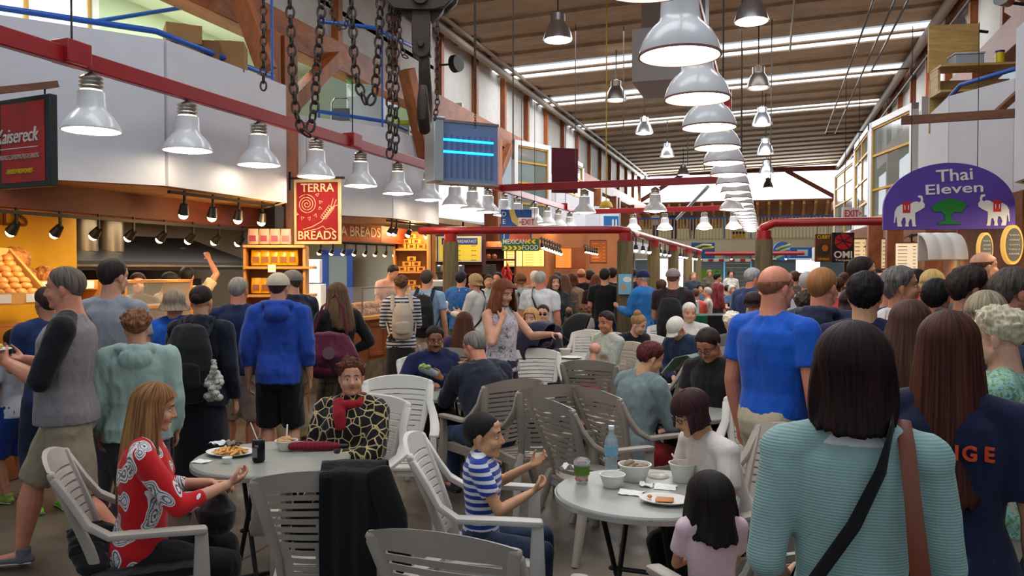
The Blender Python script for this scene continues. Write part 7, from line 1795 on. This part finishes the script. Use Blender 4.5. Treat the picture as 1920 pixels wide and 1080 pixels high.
for i in range(26): m.ell((.045*math.sin(i*1.9), .02*math.cos(i*2.3), -i*.0105), (.030, .028, .020), n=8, m=6)
q = G(395, 5.5, 1.12); o = remeshed(m, 'hanging_scarf', cloth((40, 40, 42), 'floral', (200, 196, 188), 1.5), None, .008, it=1, fold=.02); o.location = q; tag(o, 'fluffy black and white scarf hanging beside the black backpack', 'scarf')
POLO = person('grey haired man in a navy polo and white shorts with his back turned', 446, 6.95, 1.68, 12, fat=1.12, top=('polo', (28, 40, 78)), bottom=('shorts', (206, 196, 184)), hair=('receding', (120, 112, 106), (176, 168, 160)), sk='r', arms=('front', 'down'), head=(10, 0), shoes=(200, 200, 204))
HOODIE = person('young man in a blue hooded sweatshirt, black shorts and beige cap', 521, 6.55, 1.72, 8, top=('hoodie', (34, 72, 168)), bottom=('shorts', (22, 22, 26)), hair=('short', (60, 42, 34)), cap=(200, 186, 160), sk='w', arms=('down', 'down'), sleeve=1.55, head=(10, 0), shoes=(40, 40, 44))
person('man in a grey cap and dark jacket standing beyond the blue hoodie', 549, 7.9, 1.74, -25, top=('jacket', (32, 36, 54)), bottom=('trousers', (150, 130, 104)), hair=('short', (70, 56, 48)), cap=(120, 112, 104), sk='w', arms=('front', 'front'), head=(-30, 0), shoes=(90, 30, 34))
BURG = person('woman with long brown hair and black sweater carrying a burgundy bag', 633, 7.4, 1.62, -28, fem=1, fat=1.08, top=('sweater', (22, 22, 26)), bottom=('trousers', (92, 84, 66), 'plaid', (40, 44, 30), 1.), hair=('long', (66, 46, 34), (120, 90, 64)), sk='w', arms=('chest', 'hip'), head=(-12, 0), shoes=(60, 50, 46))
STR = person('woman in a striped top and black skirt with a beige backpack', 752, 9.6, 1.67, -4, fem=1, fat=1.05, top=('threequarter', (206, 206, 210), 'stripes', (44, 46, 66), 1.3), bottom=('skirt', (22, 22, 26)), hair=('curlyshort', (78, 54, 40), (120, 84, 60)), sk='w', arms=('front', 'front'), shoes=(30, 30, 34)); backpack(STR, (176, 164, 150), 'beige backpack on the woman in the striped top', (.26, .15, .40), .68)
LB = person('man in a light blue shirt and white trousers with a black backpack', 800, 10.4, 1.74, 18, top=('tee', (138, 168, 196)), bottom=('trousers', (200, 194, 184)), hair=('short', (60, 50, 46)), sk='w', arms=('front', 'down')); backpack(LB, (26, 26, 30), 'round black backpack on the man in a light blue shirt', (.34, .2, .50), .67)
# staff behind the counters
person('baker in a pale pink shirt and apron leaning over the bread case', 722, 13.2, 1.74, 148, top=('tee', (214, 168, 148)), bottom=('trousers', (50, 50, 56)), hair=('short', (24, 20, 20)), sk='a', arms=('reach', 'front'), lean=16, head=(-10, 25), apron=(176, 130, 124), z=.12)
person('bakery worker in a cream shirt with dark hair seen from behind', 350, 10.1, 1.76, 8, top=('shortshirt', (204, 186, 150)), bottom=('trousers', (40, 40, 46)), hair=('short', (24, 20, 20)), sk='t', arms=('front', 'up'), z=.02)
person('bakery worker in a cream shirt facing right behind the queue', 312, 9.7, 1.72, 60, top=('shortshirt', (206, 190, 156)), bottom=('trousers', (40, 40, 46)), hair=('short', (24, 20, 20)), sk='t', arms=('front', 'front'), head=(0, 18))
person('bakery worker half hidden behind the glass shelf', 258, 9.3, 1.70, 175, fem=1, top=('tee', (170, 160, 150)), bottom=('trousers', (40, 40, 46)), hair=('bob', (50, 30, 24)), sk='w', arms=('front', 'front'))
# ------------------------------------------------------------------ centre
TANK = person('woman with long auburn hair in a grey patterned sleeveless top', 938, 7.2, 1.66, 128, fem=1, fat=1.22, top=('tank', (150, 144, 156), 'tiedye', (206, 200, 208), 1., .85, (92, 90, 104)), bottom=('jeans', (36, 40, 66)), hair=('shoulder', (84, 42, 26), (136, 76, 42)), sk='w', arms=(((.0, .27, -.10), (.3, -.3, -1), (0, 0, -1), .9), 'strap'), head=(8, 16), lenmul=1.15)
WBL = person('blond woman in a white cardigan holding a paper cone facing left', 892, 11.2, 1.68, -62, fem=1, top=('sweater', (214, 210, 206)), bottom=('trousers', (60, 56, 66)), hair=('bob', (150, 120, 80), (206, 176, 130)), sk='w', arms=('front', 'front'), lenmul=.6); cross_strap(WBL, (26, 26, 30), 'black shoulder bag on the woman in the white cardigan', side=1)
person('person in a blue patterned shirt behind the log post', 864, 12.0, 1.72, 20, top=('shirt', (70, 140, 190), 'floral', (40, 90, 160), 1.), bottom=('shorts', (40, 110, 70)), hair=('short', (34, 30, 34)), sk='w')
person('woman in a pale mint shirt looking at the camera', 916, 13.2, 1.66, 170, fem=1, top=('shirt', (176, 200, 196)), bottom=('trousers', (50, 50, 60)), hair=('tied', (30, 24, 24)), sk='a'); person('dark haired person beside the woman in the mint shirt', 933, 13.8, 1.70, 200, top=('shirt', (120, 150, 160)), bottom=('trousers', (50, 50, 60)), hair=('short', (26, 22, 22)), sk='a', glasses=('clear', (30, 30, 30)))
GH = person('person in a light grey hooded top with a navy backpack', 976, 12.4, 1.68, -40, top=('hoodie', (160, 166, 166)), bottom=('jeans', (36, 46, 84)), hair=('bob', (96, 56, 36), (140, 90, 60)), sk='w', arms=('mouth', 'front'), fem=1, lenmul=.5); backpack(GH, (32, 40, 84), 'navy backpack on the person in the light hooded top', (.28, .16, .42), .68)
WS = person('older man in a white short-sleeved shirt with his back turned', 1013, 10.9, 1.72, 22, fat=1.25, top=('shortshirt', (214, 216, 224)), bottom=('jeans', (44, 60, 100)), hair=('receding', (150, 146, 142), (196, 192, 188)), sk='r'); cross_strap(WS, (40, 44, 60), 'dark strap bag across the white shirted older man', side=-1, bag=((30, 30, 36), .12))
person('woman with long dark hair in a dark cardigan facing the camera', 1040, 12.0, 1.66, 165, fem=1, top=('sweater', (48, 54, 58)), bottom=('jeans', (40, 50, 80)), hair=('long', (66, 44, 34), (100, 72, 54)), sk='p', arms=('front', 'down'))
crowd = [
 ('woman in a patterned beige cardigan with a dark bag in the queue', 1058, 12.8, 1.66, 10, 1, ('sweater', (150, 128, 104), 'floral', (96, 80, 70), 1.), (190, 180, 170), ('long', (84, 56, 40))),
 ('person with brown hair in a tan outfit in the queue', 1073, 13.6, 1.68, 20, 1, ('shirt', (158, 132, 104)), (140, 118, 92), ('bob', (80, 40, 26))),
 ('balding man in a black jacket in the queue', 1090, 14.0, 1.76, 15, 0, ('jacket', (22, 20, 24)), (120, 100, 80), ('bald', (120, 70, 40))),
 ('person with a ruddy bald head in the queue', 1108, 15.0, 1.70, 15, 0, ('tee', (150, 100, 80)), (60, 56, 60), ('bald', (170, 100, 60))),
 ('man in a taupe shirt with dark hair in the queue', 1106, 14.2, 1.74, 10, 0, ('shirt', (146, 126, 112)), (90, 80, 70), ('short', (50, 40, 38))),
 ('woman with auburn hair in a maroon top in the queue', 1118, 13.4, 1.66, 5, 1, ('tee', (52, 24, 36)), (30, 30, 40), ('long', (96, 52, 34))),
 ('man in a black t-shirt and jeans with his back turned', 1134, 12.6, 1.76, 12, 0, ('tee', (20, 20, 24)), (36, 46, 84), ('short', (36, 28, 26))),
 ('man in a dark navy shirt beside the black t-shirt man', 1149, 13.8, 1.78, 20, 0, ('shirt', (34, 32, 56)), (40, 40, 50), ('short', (30, 24, 24))),
 ('person with grey hair just beyond the white shirted man', 1003, 13.6, 1.72, 0, 0, ('tee', (150, 120, 110)), (60, 56, 60), ('short', (190, 186, 180))),
 ('person in dark clothes at the food counter by the menus', 1046, 15.6, 1.70, 5, 0, ('tee', (40, 36, 40)), (40, 40, 50), ('short', (40, 30, 26))),
 ('dark capped person in the shade of the log post', 1186, 14.4, 1.76, 30, 0, ('jacket', (30, 32, 60)), (40, 40, 50), ('short', (36, 28, 30)))]
for (lb, px, D, H_, fc, fm, tp, bc, hr) in crowd: person(lb, px, D, H_, fc, fem=fm, top=tp, bottom=('trousers', bc), hair=hr, sk='r' if 'ruddy' in lb or 'balding' in lb else 'w')
person('small girl with curly brown hair in a white top in the queue', 1097, 12.4, 1.18, -30, child=1, fem=1, top=('tee', (200, 192, 188)), bottom=('trousers', (150, 150, 156)), hair=('curly', (110, 72, 50)), sk='w')
BJ = person('old man in a bright blue rain jacket, navy cap and shorts facing left', 1206, 11.6, 1.74, -50, top=('jacket', (40, 116, 190)), bottom=('shorts', (26, 30, 56)), hair=('short', (170, 160, 150)), cap=(30, 36, 80), sk='r', arms=('front', 'down'), shoes=(60, 60, 66))
DB = person('man in a dark brown t-shirt and grey cap with a black backpack', 1262, 10.2, 1.76, 8, fat=1.15, top=('tee', (46, 30, 34)), bottom=('trousers', (26, 28, 36)), hair=('short', (90, 70, 56)), cap=(130, 118, 122), sk='w', arms=('front', 'front')); backpack(DB, (24, 24, 28), 'large black backpack on the man in the grey cap', (.34, .2, .52), .64)
person('person in navy plaid partly behind the brown t-shirt man', 1240, 11.8, 1.6, 10, top=('shirt', (50, 56, 90), 'plaid', (90, 80, 100), 1.), bottom=('trousers', (40, 44, 60)), hair=('short', (70, 46, 34)), sk='w')
person('grey haired man in a blue suit jacket looking right', 1408, 10.0, 1.76, 40, top=('jacket', (44, 62, 104)), bottom=('trousers', (40, 44, 60)), hair=('thick', (130, 130, 134), (180, 180, 184)), sk='r', head=(20, 10))
person('smiling woman with grey hair in a flowery blouse facing the camera', 1436, 8.6, 1.62, 215, fem=1, fat=1.15, top=('blouse' if False else 'threequarter', (150, 120, 160), 'floral', (220, 214, 220), 1., .85, (60, 50, 110)), bottom=('trousers', (60, 60, 80)), hair=('bob', (120, 116, 116), (176, 172, 170)), sk='w', lenmul=.6)
person('woman with dark hair in a yellow and white flowered blouse', 1412, 7.9, 1.52, 20, fem=1, top=('threequarter', (190, 184, 170), 'floral', (190, 160, 50), .8, .85, (110, 104, 110)), bottom=('trousers', (60, 60, 80)), hair=('bob', (40, 26, 30)), sk='w', lenmul=.6)
# ------------------------------------------------------------------ right foreground queue
BLUE = person('balding man in a royal blue t-shirt and khaki trousers', 1452, 4.3, 1.77, 38, fat=1.22, top=('tee', (18, 84, 190)), bottom=('trousers', (186, 172, 150)), hair=('bald', (120, 76, 52), (150, 104, 78)), sk='r', arms=('down', 'down'), head=(10, 0), hem=.545)
NAVY = person('young man with cropped blond hair in a navy hooded sweatshirt', 1540, 4.75, 1.76, 14, top=('hoodie', (34, 42, 66)), bottom=('jeans', (40, 48, 70)), hair=('buzz', (150, 96, 56), (176, 124, 80)), sk='r', head=(18, 0), arms=('front', 'front'))
person('person with thick short black hair and tanned neck in a navy top', 1622, 4.2, 1.73, 4, top=('tee', (30, 34, 70)), bottom=('jeans', (40, 48, 70)), hair=('thick', (14, 11, 14), (34, 26, 30)), sk='a')
person('grey haired man in a white collared jacket looking right', 1688, 4.9, 1.76, 68, top=('jacket', (210, 208, 214)), bottom=('jeans', (60, 64, 84)), hair=('thick', (70, 66, 64), (130, 124, 120)), sk='t', head=(14, -4), arms=('front', 'front'))
person('tall man with dark hair, beard and glasses looking right', 1612, 6.6, 1.85, 80, top=('shirt', (60, 90, 90)), bottom=('jeans', (40, 48, 70)), hair=('short', (30, 22, 20)), sk='w', glasses=('clear', (24, 20, 20)), beard=('beard', (34, 24, 22)), head=(0, 4))
LONG2 = person('woman with long brown hair between the tall heads', 1708, 3.45, 1.61, 6, fem=1, top=('tee', (70, 50, 50)), bottom=('jeans', (40, 44, 60)), hair=('long', (50, 30, 26), (92, 60, 48)), sk='w')
ORNG = person('woman with very long brown hair in a navy shirt with orange lettering', 1780, 2.42, 1.615, 6, fem=1, fat=1.24, top=('tee', (26, 32, 62)), bottom=('jeans', (40, 44, 70)), hair=('longthin', (42, 20, 16), (96, 50, 34)), sk='w', arms=('down', 'down'), lenmul=1.35, sleeve=.8)
MINT = person('woman with straight black hair in a mint knitted sweater in front', 1602, 1.95, 1.61, -2, fem=1, fat=.96, top=('long', (150, 182, 178), 'knit'), bottom=('jeans', (40, 44, 60)), hair=('bob', (14, 8, 10), (52, 24, 24)), sk='w', arms=(((.0, .10, -.24), (.3, -1, -.4), (-1, 0, 0), .5), ((-.02, .17, -.17), (.5, -.6, -1), (-1, 0, 0), .5)), lenmul=1.5, vol=1.15, sleeve=1.2, undershirt=(222, 220, 222))
CURLG = person('older woman with curly white-blond hair in a teal flowery blouse', 1884, 3.05, 1.60, -84, fem=1, fat=1.3, top=('threequarter', (58, 132, 128), 'floral', (168, 206, 196), 1.4, .85, (110, 150, 80)), bottom=('trousers', (190, 180, 166)), hair=('curly', (190, 176, 146), (226, 216, 190)), vol=.7, sk='p', arms=('cross', 'hold'), head=(6, 6))
person('dark haired man with glasses in a black hooded top looking right', 1812, 4.35, 1.76, 50, top=('hoodie', (22, 24, 34)), bottom=('jeans', (40, 44, 60)), hair=('thick', (34, 26, 24), (64, 52, 48)), sk='t', glasses=('clear', (22, 20, 20)), head=(14, 4))
person('man with grey brown hair in a navy jacket at the right edge', 1898, 4.1, 1.75, 42, top=('jacket', (30, 34, 52)), bottom=('jeans', (40, 44, 60)), hair=('thick', (60, 50, 46), (100, 90, 84)), sk='r', head=(20, 0))
person('bald bearded man in a cream shirt behind the right counter', 1842, 6.9, 1.90, 60, top=('long', (200, 184, 160)), bottom=('trousers', (40, 40, 46)), hair=('bald', (70, 46, 34)), beard=('beard', (40, 26, 20)), sk='w', arms=('reach', 'reach'))
person('woman with blond streaked hair behind the white-blond woman', 1850, 3.75, 1.64, 12, fem=1, top=('jacket', (40, 50, 76)), bottom=('jeans', (40, 44, 60)), hair=('bob', (110, 96, 74), (190, 176, 150)), sk='p', lenmul=.7)
person('blonde person among the dark heads on the right', 1748, 6.6, 1.74, 10, fem=1, top=('tee', (90, 90, 100)), bottom=('jeans', (40, 44, 60)), hair=('bob', (176, 140, 80), (224, 194, 130)), sk='p', lenmul=.6)
person('person with round black hair below the blonde head', 1756, 5.2, 1.68, 20, top=('tee', (34, 30, 36)), bottom=('jeans', (40, 44, 60)), hair=('thick', (14, 12, 14)), sk='t')
person('bald ruddy man between the black haired and grey haired heads', 1658, 5.6, 1.73, 30, top=('polo', (40, 44, 70)), bottom=('jeans', (40, 44, 60)), hair=('bald', (120, 80, 70)), sk='r')
person('child or short woman with curly dark hair behind the navy hoodie', 1512, 6.6, 1.56, 30, fem=1, top=('tee', (60, 60, 66)), bottom=('jeans', (40, 44, 60)), hair=('curly', (50, 36, 30)), sk='w')
person('grey haired person just right of the blue shirted man', 1514, 8.8, 1.72, 20, top=('shirt', (170, 176, 186)), bottom=('trousers', (60, 60, 70)), hair=('short', (150, 148, 146)), sk='r')
person('person in a white shirt partly behind the black haired head', 1598, 6.0, 1.60, 30, fem=1, top=('shirt', (206, 206, 210)), bottom=('jeans', (40, 44, 60)), hair=('bob', (40, 26, 24)), sk='w', lenmul=.6)
# far crowd
rs = random.Random(5)
far = []
for i in range(16):
    px = 1215 + i*14.5 + rs.uniform(-4, 4); D = rs.uniform(15, 26)
    if i % 3 == 2: px, D = px, rs.uniform(17, 22)
    far.append((px, D, rs.random() < .75))
cols = [(40, 50, 70), (120, 40, 50), (210, 90, 80), (70, 90, 120), (30, 30, 36), (190, 186, 180), (60, 110, 150), (100, 90, 80)]
cn = ['navy', 'maroon', 'coral', 'slate blue', 'black', 'off-white', 'sky blue', 'taupe']
FARG = 'distant seated people beyond the log posts'
for i, (px, D, st) in enumerate(far):
    k = rs.randrange(8); hc = rs.choice([(30, 22, 20), (70, 46, 34), (150, 146, 140), (24, 20, 20)])
    person('tiny distant person in %s sitting at a far table' % cn[k], px, D, 1.68, rs.choice([0, 90, 180, -90, 150]), fem=i % 2, sit=1, seat=.45, top=('tee', cols[k]), bottom=('trousers', (50, 50, 60)), hair=('short' if i % 2 == 0 else 'bob', hc), arms=('table', 'table'), group='distant seated people in ' + cn[k], lenmul=.6, detail=3)
for i in range(16):
    px = [1490, 1500, 1522, 1532, 1548, 1560, 1572, 1584, 1640, 1665, 1690, 1720, 1345, 1370, 1300, 1330][i]; D = [13, 20, 11, 17, 15, 9.5, 12, 14, 8.6, 9.4, 8.2, 8.8, 19, 24, 22, 27][i]
    k = rs.randrange(8); hc = rs.choice([(30, 22, 20), (70, 46, 34), (120, 100, 80), (24, 20, 20)])
    person('distant standing person in %s far down the hall' % cn[k], px, D, 1.62 + rs.random()*.14, rs.choice([0, 20, 160, -30, 60]), fem=i % 2, top=('shirt', cols[k]), bottom=('trousers', (50, 50, 60)), hair=('short' if i % 2 == 0 else 'bob', hc), group='distant standing people in ' + cn[k], lenmul=.6)
for i in range(4): person('tiny person standing on the far upper gallery', 1195 + i*34, 47.2, 1.7, 180, top=('tee', cols[(i*3+2) % 8]), bottom=('trousers', (60, 70, 110)), hair=('short', (70, 50, 40)), z=3.48, group='people on the far gallery', detail=3)
# ------------------------------------------------------------------ empty chairs
for i, (px, D, fc, lt, lb) in enumerate([(1424, 2.82, -38, 0, 'taupe armchair at the bottom edge right behind the little girl in pink'),
    (1112, 5.05, 52, 0, 'empty taupe armchair left of the water bottle'), (1000, 5.75, -22, 0, 'empty taupe armchair right of the navy jacket man'), (1008, 7.5, 175, 1, 'empty pale armchair below the stroller handle'),
    (1120, 7.2, 12, 0, 'empty taupe armchair with its back turned before the blanket woman'), (1240, 7.3, -65, 0, 'taupe armchair draped with a green jacket'), (852, 8.9, 30, 1, 'empty pale armchair beside the foot of the log post'),
    (1060, 10.6, 160, 0, 'empty armchair behind the stroller and round table'), (1200, 10.4, -100, 0, 'empty armchair left of the old man table seen side on'), (1215, 9.2, 175, 1, 'empty pale armchair left of the old man in the cap'),
    (1428, 4.7, 185, 1, 'pale grey armchair between the soup woman and the blue shirted man'), (738, 5.5, -175, 1, 'empty pale armchair between the scarf woman and the wrap eater'), (1090, 9.95, 200, 1, 'empty armchair with white bag beside the far table'), (1240, 11.0, 190, 1, 'far pale armchair behind the white cap table')]):
    achair(lb, px, D, fc, lt)
stroller('dark navy stroller pushed by the woman in the sleeveless top', 1018, 8.0, 108, (30, 34, 56), (24, 24, 28), -.20); stroller('black stroller with rounded hood beside the dark backpack man', 1095, 10.8, 95, (26, 26, 30), (24, 24, 28), -.13)
# ------------------------------------------------------------------ clothes on chairs, bags, lettering
def drape(label, name, ch, c, x0, x1, front, back, cat='jacket', pat=None, seed=1, sleeve=0, tilt=0.):
    """cloth hung over the backrest of a chair: from the seat side over the top and down the back"""
    M = ch.matrix_basis; mp = [(-.10, .985-front), (-.22, .97), (-.345, 1.005), (-.405, .97), (-.42, .97-back*.5), (-.40, .97-back)]
    if front > .3: mp = [(.10, .455), (-.12, .47), (-.19, .55), (-.30, .95), (-.37, .995), (-.405, .96), (-.42, .97-back*.5), (-.41, .97-back)]
    k = len(mp); A = []; B = []; rs = np.linspace(0, k-1, 34)
    for t in rs:
        i = min(int(t), k-2); f = t-i; y = mp[i][0]*(1-f)+mp[i+1][0]*f; z = mp[i][1]*(1-f)+mp[i+1][1]*f; ra = []; rb = []
        for j in range(26):
            u = j/25; x = x0+(x1-x0)*u + tilt*(.97-z)
            w = (math.sin(u*19+seed)*.010 + math.sin(u*7+seed*2)*.012)*(1 if z < .96 else .25)
            sg = -1 if t > k*.45 else 1
            p = np.array([x, y + w*sg - (.010 if sg < 0 else -.012) , z - .05*abs(math.sin(u*3.1+seed))*(t/(k-1))**3*1.5]); ra.append(p); rb.append(p - [0, .007*sg, .002])
        A.append(ra); B.append(rb)
    r = root(name, label, cat, ch.location, ch.rotation_euler.z); m = MB(); m.shell(np.array(A), np.array(B), wrap=False)
    m.link('cloth', cloth(c, pat), r)
    if sleeve:
        q = MB(); q.tube([(x1-.03, -.40, .97), (x1+.03, -.42, .80), (x1+.06, -.42, .97-sleeve)], [(.05, .018), (.055, .022), (.045, .02)], side=(1, 0, 0), n=14); q.link('sleeve', cloth(c, pat), r)
    return r
drape('black jacket hung over the right side of the empty chair at the left table', 'hanging_jacket', CH_J, (14, 14, 18), .02, .27, .12, .50, seed=2, sleeve=.42)
A = []; B = []
for i in range(18):
    y = -.20 + i*.024; ra = []; rb = []
    for x, z in ((-.20, .475), (-.05, .47), (.10, .475), (.20, .485), (.245, .47), (.262, .38), (.275, .26), (.285, .12)):
        w = math.sin(y*31)*.012; p = np.array([x + w*(z < .46), y*(1 + (.47-z)*.5), z + (0 if z < .46 else abs(w)*.5)]); ra.append(p); rb.append(p - [.012*(z < .46), 0, .012*(z >= .46)])
    A.append(ra); B.append(rb)
gc = GIRL['chair']; r = root('quilted_coat', 'black quilted coat under the paisley woman hanging over the chair side', 'coat', gc.location, gc.rotation_euler.z); m = MB(); m.shell(np.array(A), np.array(B), wrap=False); m.link('cloth', cloth((16, 16, 20), 'quilt'), r)
m = MB(); m.tube([(.262, -.18, .40), (.285, -.20, .26), (.297, -.22, .12)], .004, n=6); m.link('piping', plain('yellow_piping', (180, 160, 60), .6), r)
m = MB(); m.tube([(-.18, -.19, .50), (.0, -.225, .62), (.17, -.20, .50)], [(.06, .03), (.10, .035), (.06, .03)], n=14); remeshed(m, 'collar_bundle', cloth((16, 16, 20), 'quilt'), r, .010, it=2, fold=.015)
for o in list(SC.objects):
    if o.get('label') == 'taupe armchair draped with a green jacket': drape('grey green jacket hung over an empty armchair', 'hanging_jacket', o, (96, 128, 112), -.20, .22, .16, .34, seed=6)
def handbag(label, loc, rz, c, size, strap=None, c2=None, name='handbag'):
    r = root(name, label, 'bag', loc, rz); w, d, h = size; m = MB()
    m.tube([(0, 0, -h*.5), (0, 0, -h*.1), (0, 0, h*.45)], [(w*.46, d*.5), (w*.52, d*.55), (w*.36, d*.25)], side=(1, 0, 0), n=20); remeshed(m, 'bag', cloth(c, None, (0, 0, 0), 1., .5), r, .009, it=2, fold=.012)
    if c2: q = MB(); q.tube([(0, 0, -h*.56), (0, 0, -h*.3)], [(w*.44, d*.5), (w*.52, d*.58)], side=(1, 0, 0), n=20); remeshed(q, 'base', cloth(c2), r, .010, it=2)
    if strap: q = MB(); q.tube(strap[0], [(strap[1], .004)]*len(strap[0]), side=(1, 0, 0) if len(strap) < 3 else strap[2], n=8); q.link('strap', cloth(strap[3] if len(strap) > 3 else c), r)
    return r
q = G(616, 7.05, 1.02); bg = handbag('large burgundy bag with dark base on the arm of the long haired woman', q, YAW, (96, 28, 52), (.50, .16, .30), ([(-.16, 0, .10), (-.06, .02, .40), (.04, .08, .50), (.12, .02, .38), (.17, 0, .10)], .012), (52, 18, 30))
m = MB(); m.lathe([(.001, .002), (.055, .002), (.055, -.004), (.001, -.004)], c=(.02, -.105, .0), R=rotm(math.pi/2, 0, 0), n=20, closed=False); m.link('badge', plain('badge_print', (120, 90, 100), .5), bg)
gp = world_pt(GIRL, (.0, .33, .66)); handbag('small black leather handbag on the lap of the paisley woman', gp, GIRL['rz']+.5, (18, 18, 22), (.24, .14, .12))
mr_ = MINT; h_ = mr_['h']; T_ = mr_['T']; s_ = [x for x in mr_['secs'] if x[0] > .74*h_][0]
cross_strap(MINT, (20, 18, 20), 'black strap bag crossing the back of the mint sweater', w=.016, side=1)
hb = root('leather_bag', 'brown leather strap over the right shoulder of the mint sweater with a blue bag below', 'bag', mr_['loc'], mr_['rz']); m = MB(); e = .026
pts = [(.070*h_, s_[2]+e, .70*h_), (.068*h_, .045*h_, .83*h_), (.068*h_, -.004*h_, .862*h_), (.070*h_, -.045*h_, .835*h_), (.076*h_, -s_[3]-e-.005, .76*h_), (.086*h_, -s_[3]-e-.008, .66*h_), (.092*h_, -s_[3]-e-.005, .635*h_)]
m.tube([T_(p) for p in pts], [(.018, .004)]*5+[(.022, .004), (.008, .004)], side=mr_['Rt'] @ np.array([1, 0, 0]), n=8); m.link('strap', plain('brown_leather', (122, 58, 34), .4, var=.15), hb)
m = MB(); m.tube([T_((.15*h_, -.02, .56*h_)), T_((.15*h_, -.02, .48*h_)), T_((.15*h_, -.02, .36*h_))], [(.05, .05), (.10, .07), (.11, .08)], n=18); remeshed(m, 'pouch', cloth((20, 28, 60), 'stripes', (20, 120, 180), .35), hb, .008, it=2, fold=.012)
m = MB()
for z in (.60, .575): m.ell(T_((.10*h_, -s_[3]-e-.01, z*h_)), (.010, .010, .010), n=10, m=6)
m.link('charm', plain('brass_charm', (170, 140, 70), .3, .8), hb)
# lettering and sleeve flash on the navy shirt
s2 = [x for x in ORNG['secs'] if x[0] > .74*ORNG['h']][0]; h2 = ORNG['h']; bk = s2[3]
ORC = plain('orange_print', (222, 78, 34), .7)
for i, ch_ in enumerate('ORANGE'):
    x = (i-2.5)*.047; c = bpy.data.curves.new('letter', 'FONT'); c.body = ch_; c.size = .058; c.align_x = 'CENTER'; c.align_y = 'CENTER'; c.extrude = .004; c.offset = .0015
    o = bpy.data.objects.new('letter', c); COL.objects.link(o); o.parent = ORNG['root']; yy = -bk*math.sqrt(max(0, 1-(x/(s2[1]+.02))**2)) - .021
    o.location = ORNG['T']((x, yy, .755*h2)); o.rotation_euler = (math.pi/2, 0, -x*3.2); o.scale = (.95, 1, 1); c.materials.append(ORC)
# necklace, wrist band
NK = CURLG; q = MB(); q.tube([NK['T']((math.sin(a)*.075, .035+.060*math.cos(a), 1.35*NK['h']/1.6-.03*math.cos(a)*1)) for a in np.linspace(-1.5, 1.5, 9)], .002, n=6); q.link('necklace', plain('gold_chain', (200, 160, 80), .3, .8), NK['root'])
S, E, W = TANK['arms'][1]; q = MB(); q.tube([W*.86+E*.14, W*.97+E*.03], .024, flat=(1, 1), n=14); q.link('wrist_band', plain('pale_bandage', (222, 190, 168), .8), TANK['root'])
# held food
def held(label, name, cat, i, k, off, build):
    p = world_pt(i, i['hands'][k] + np.array(off)); r = root(name, label, cat, p, i['rz']); build(r); return r
def wrapb(r):
    m = MB(); m.tube([(-.05, 0, -.02), (0, 0, 0), (.06, 0, .03)], [.026, .034, .038], n=12); m.link('paper', plain('foil_wrap', (150, 156, 168), .5, var=.4), r); food(r, 'lettuce', (150, 176, 84), 12, .035, .03, .022, 3, 1.2, 1, .05, 0)
held('half wrapped sandwich with lettuce held by the man with a moustache', 'sandwich_wrap', 'food', GLASSMAN, 0, (.03, .03, .02), wrapb)
def pizza(r): m = MB(); m.tube([(-.06, 0, 0), (.06, 0, .01)], [(.05, .010), (.035, .010)], side=(0, 1, 0), n=14); m.link('crust', plain('pizza_crust', (214, 142, 70), .6, var=.3), r)
held('piece of golden flatbread held by the grey haired man', 'flatbread', 'food', GREYMAN, 0, (.02, .04, .0), pizza)
def plateb(r): dd = MB(); dd.lathe([(.001, .002), (.08, .002), (.11, .016), (.105, .02), (.001, .008)], n=32, closed=False); dd.link('dish', M_DISH, r); food(r, 'yellow_food', (222, 190, 90), 20, .06, .015, .016, 6)
held('white plate of yellow food carried by the walking man', 'paper_plate', 'plate', WALK, 0, (0, .05, .02), plateb)
def phone(r): m = MB(); m.box((0, 0, 0), (.035, .10, .05)); m.link('body', plain('dark_phone', (28, 28, 32), .3), r, bevel=.006)
held('small dark phone in the hand of the walking man', 'mobile_phone', 'phone', WALK, 1, (0, .02, .01), phone)
def cone(r): m = MB(); m.tube([(0, 0, -.08), (0, 0, .06)], [.008, .035], n=12); m.link('cone', M_PAPER, r)
held('white paper cone in the hand of the blond woman in white', 'paper_cone', 'cone', WBL, 0, (0, .03, .03), cone)
# green fabric counter and kiosk beyond the cap wearers
q = G(1335, 12.6); r = root('fabric_counter', 'dark green and black draped counter beyond the cap wearing men', 'counter', (q.x, q.y, 0), YAW+.1); m = MB(); m.box((-.38, 0, .52), (.42, .6, 1.04)); m.link('green_cloth', cloth((16, 92, 62)), r, bevel=.01); m = MB(); m.box((.20, 0, .52), (.75, .6, 1.04)); m.link('black_cloth', cloth((18, 18, 22)), r, bevel=.01)
m = MB(); m.box((-.3, 0, 1.15), (.14, .14, .20)); m.link('napkin_dispenser', plain('pale_dispenser', (190, 206, 210), .4), r); m = MB(); m.box((.40, 0, 1.14), (.16, .12, .18)); m.link('acrylic_box', glass('acrylic', alpha=.4), r)
finalize()
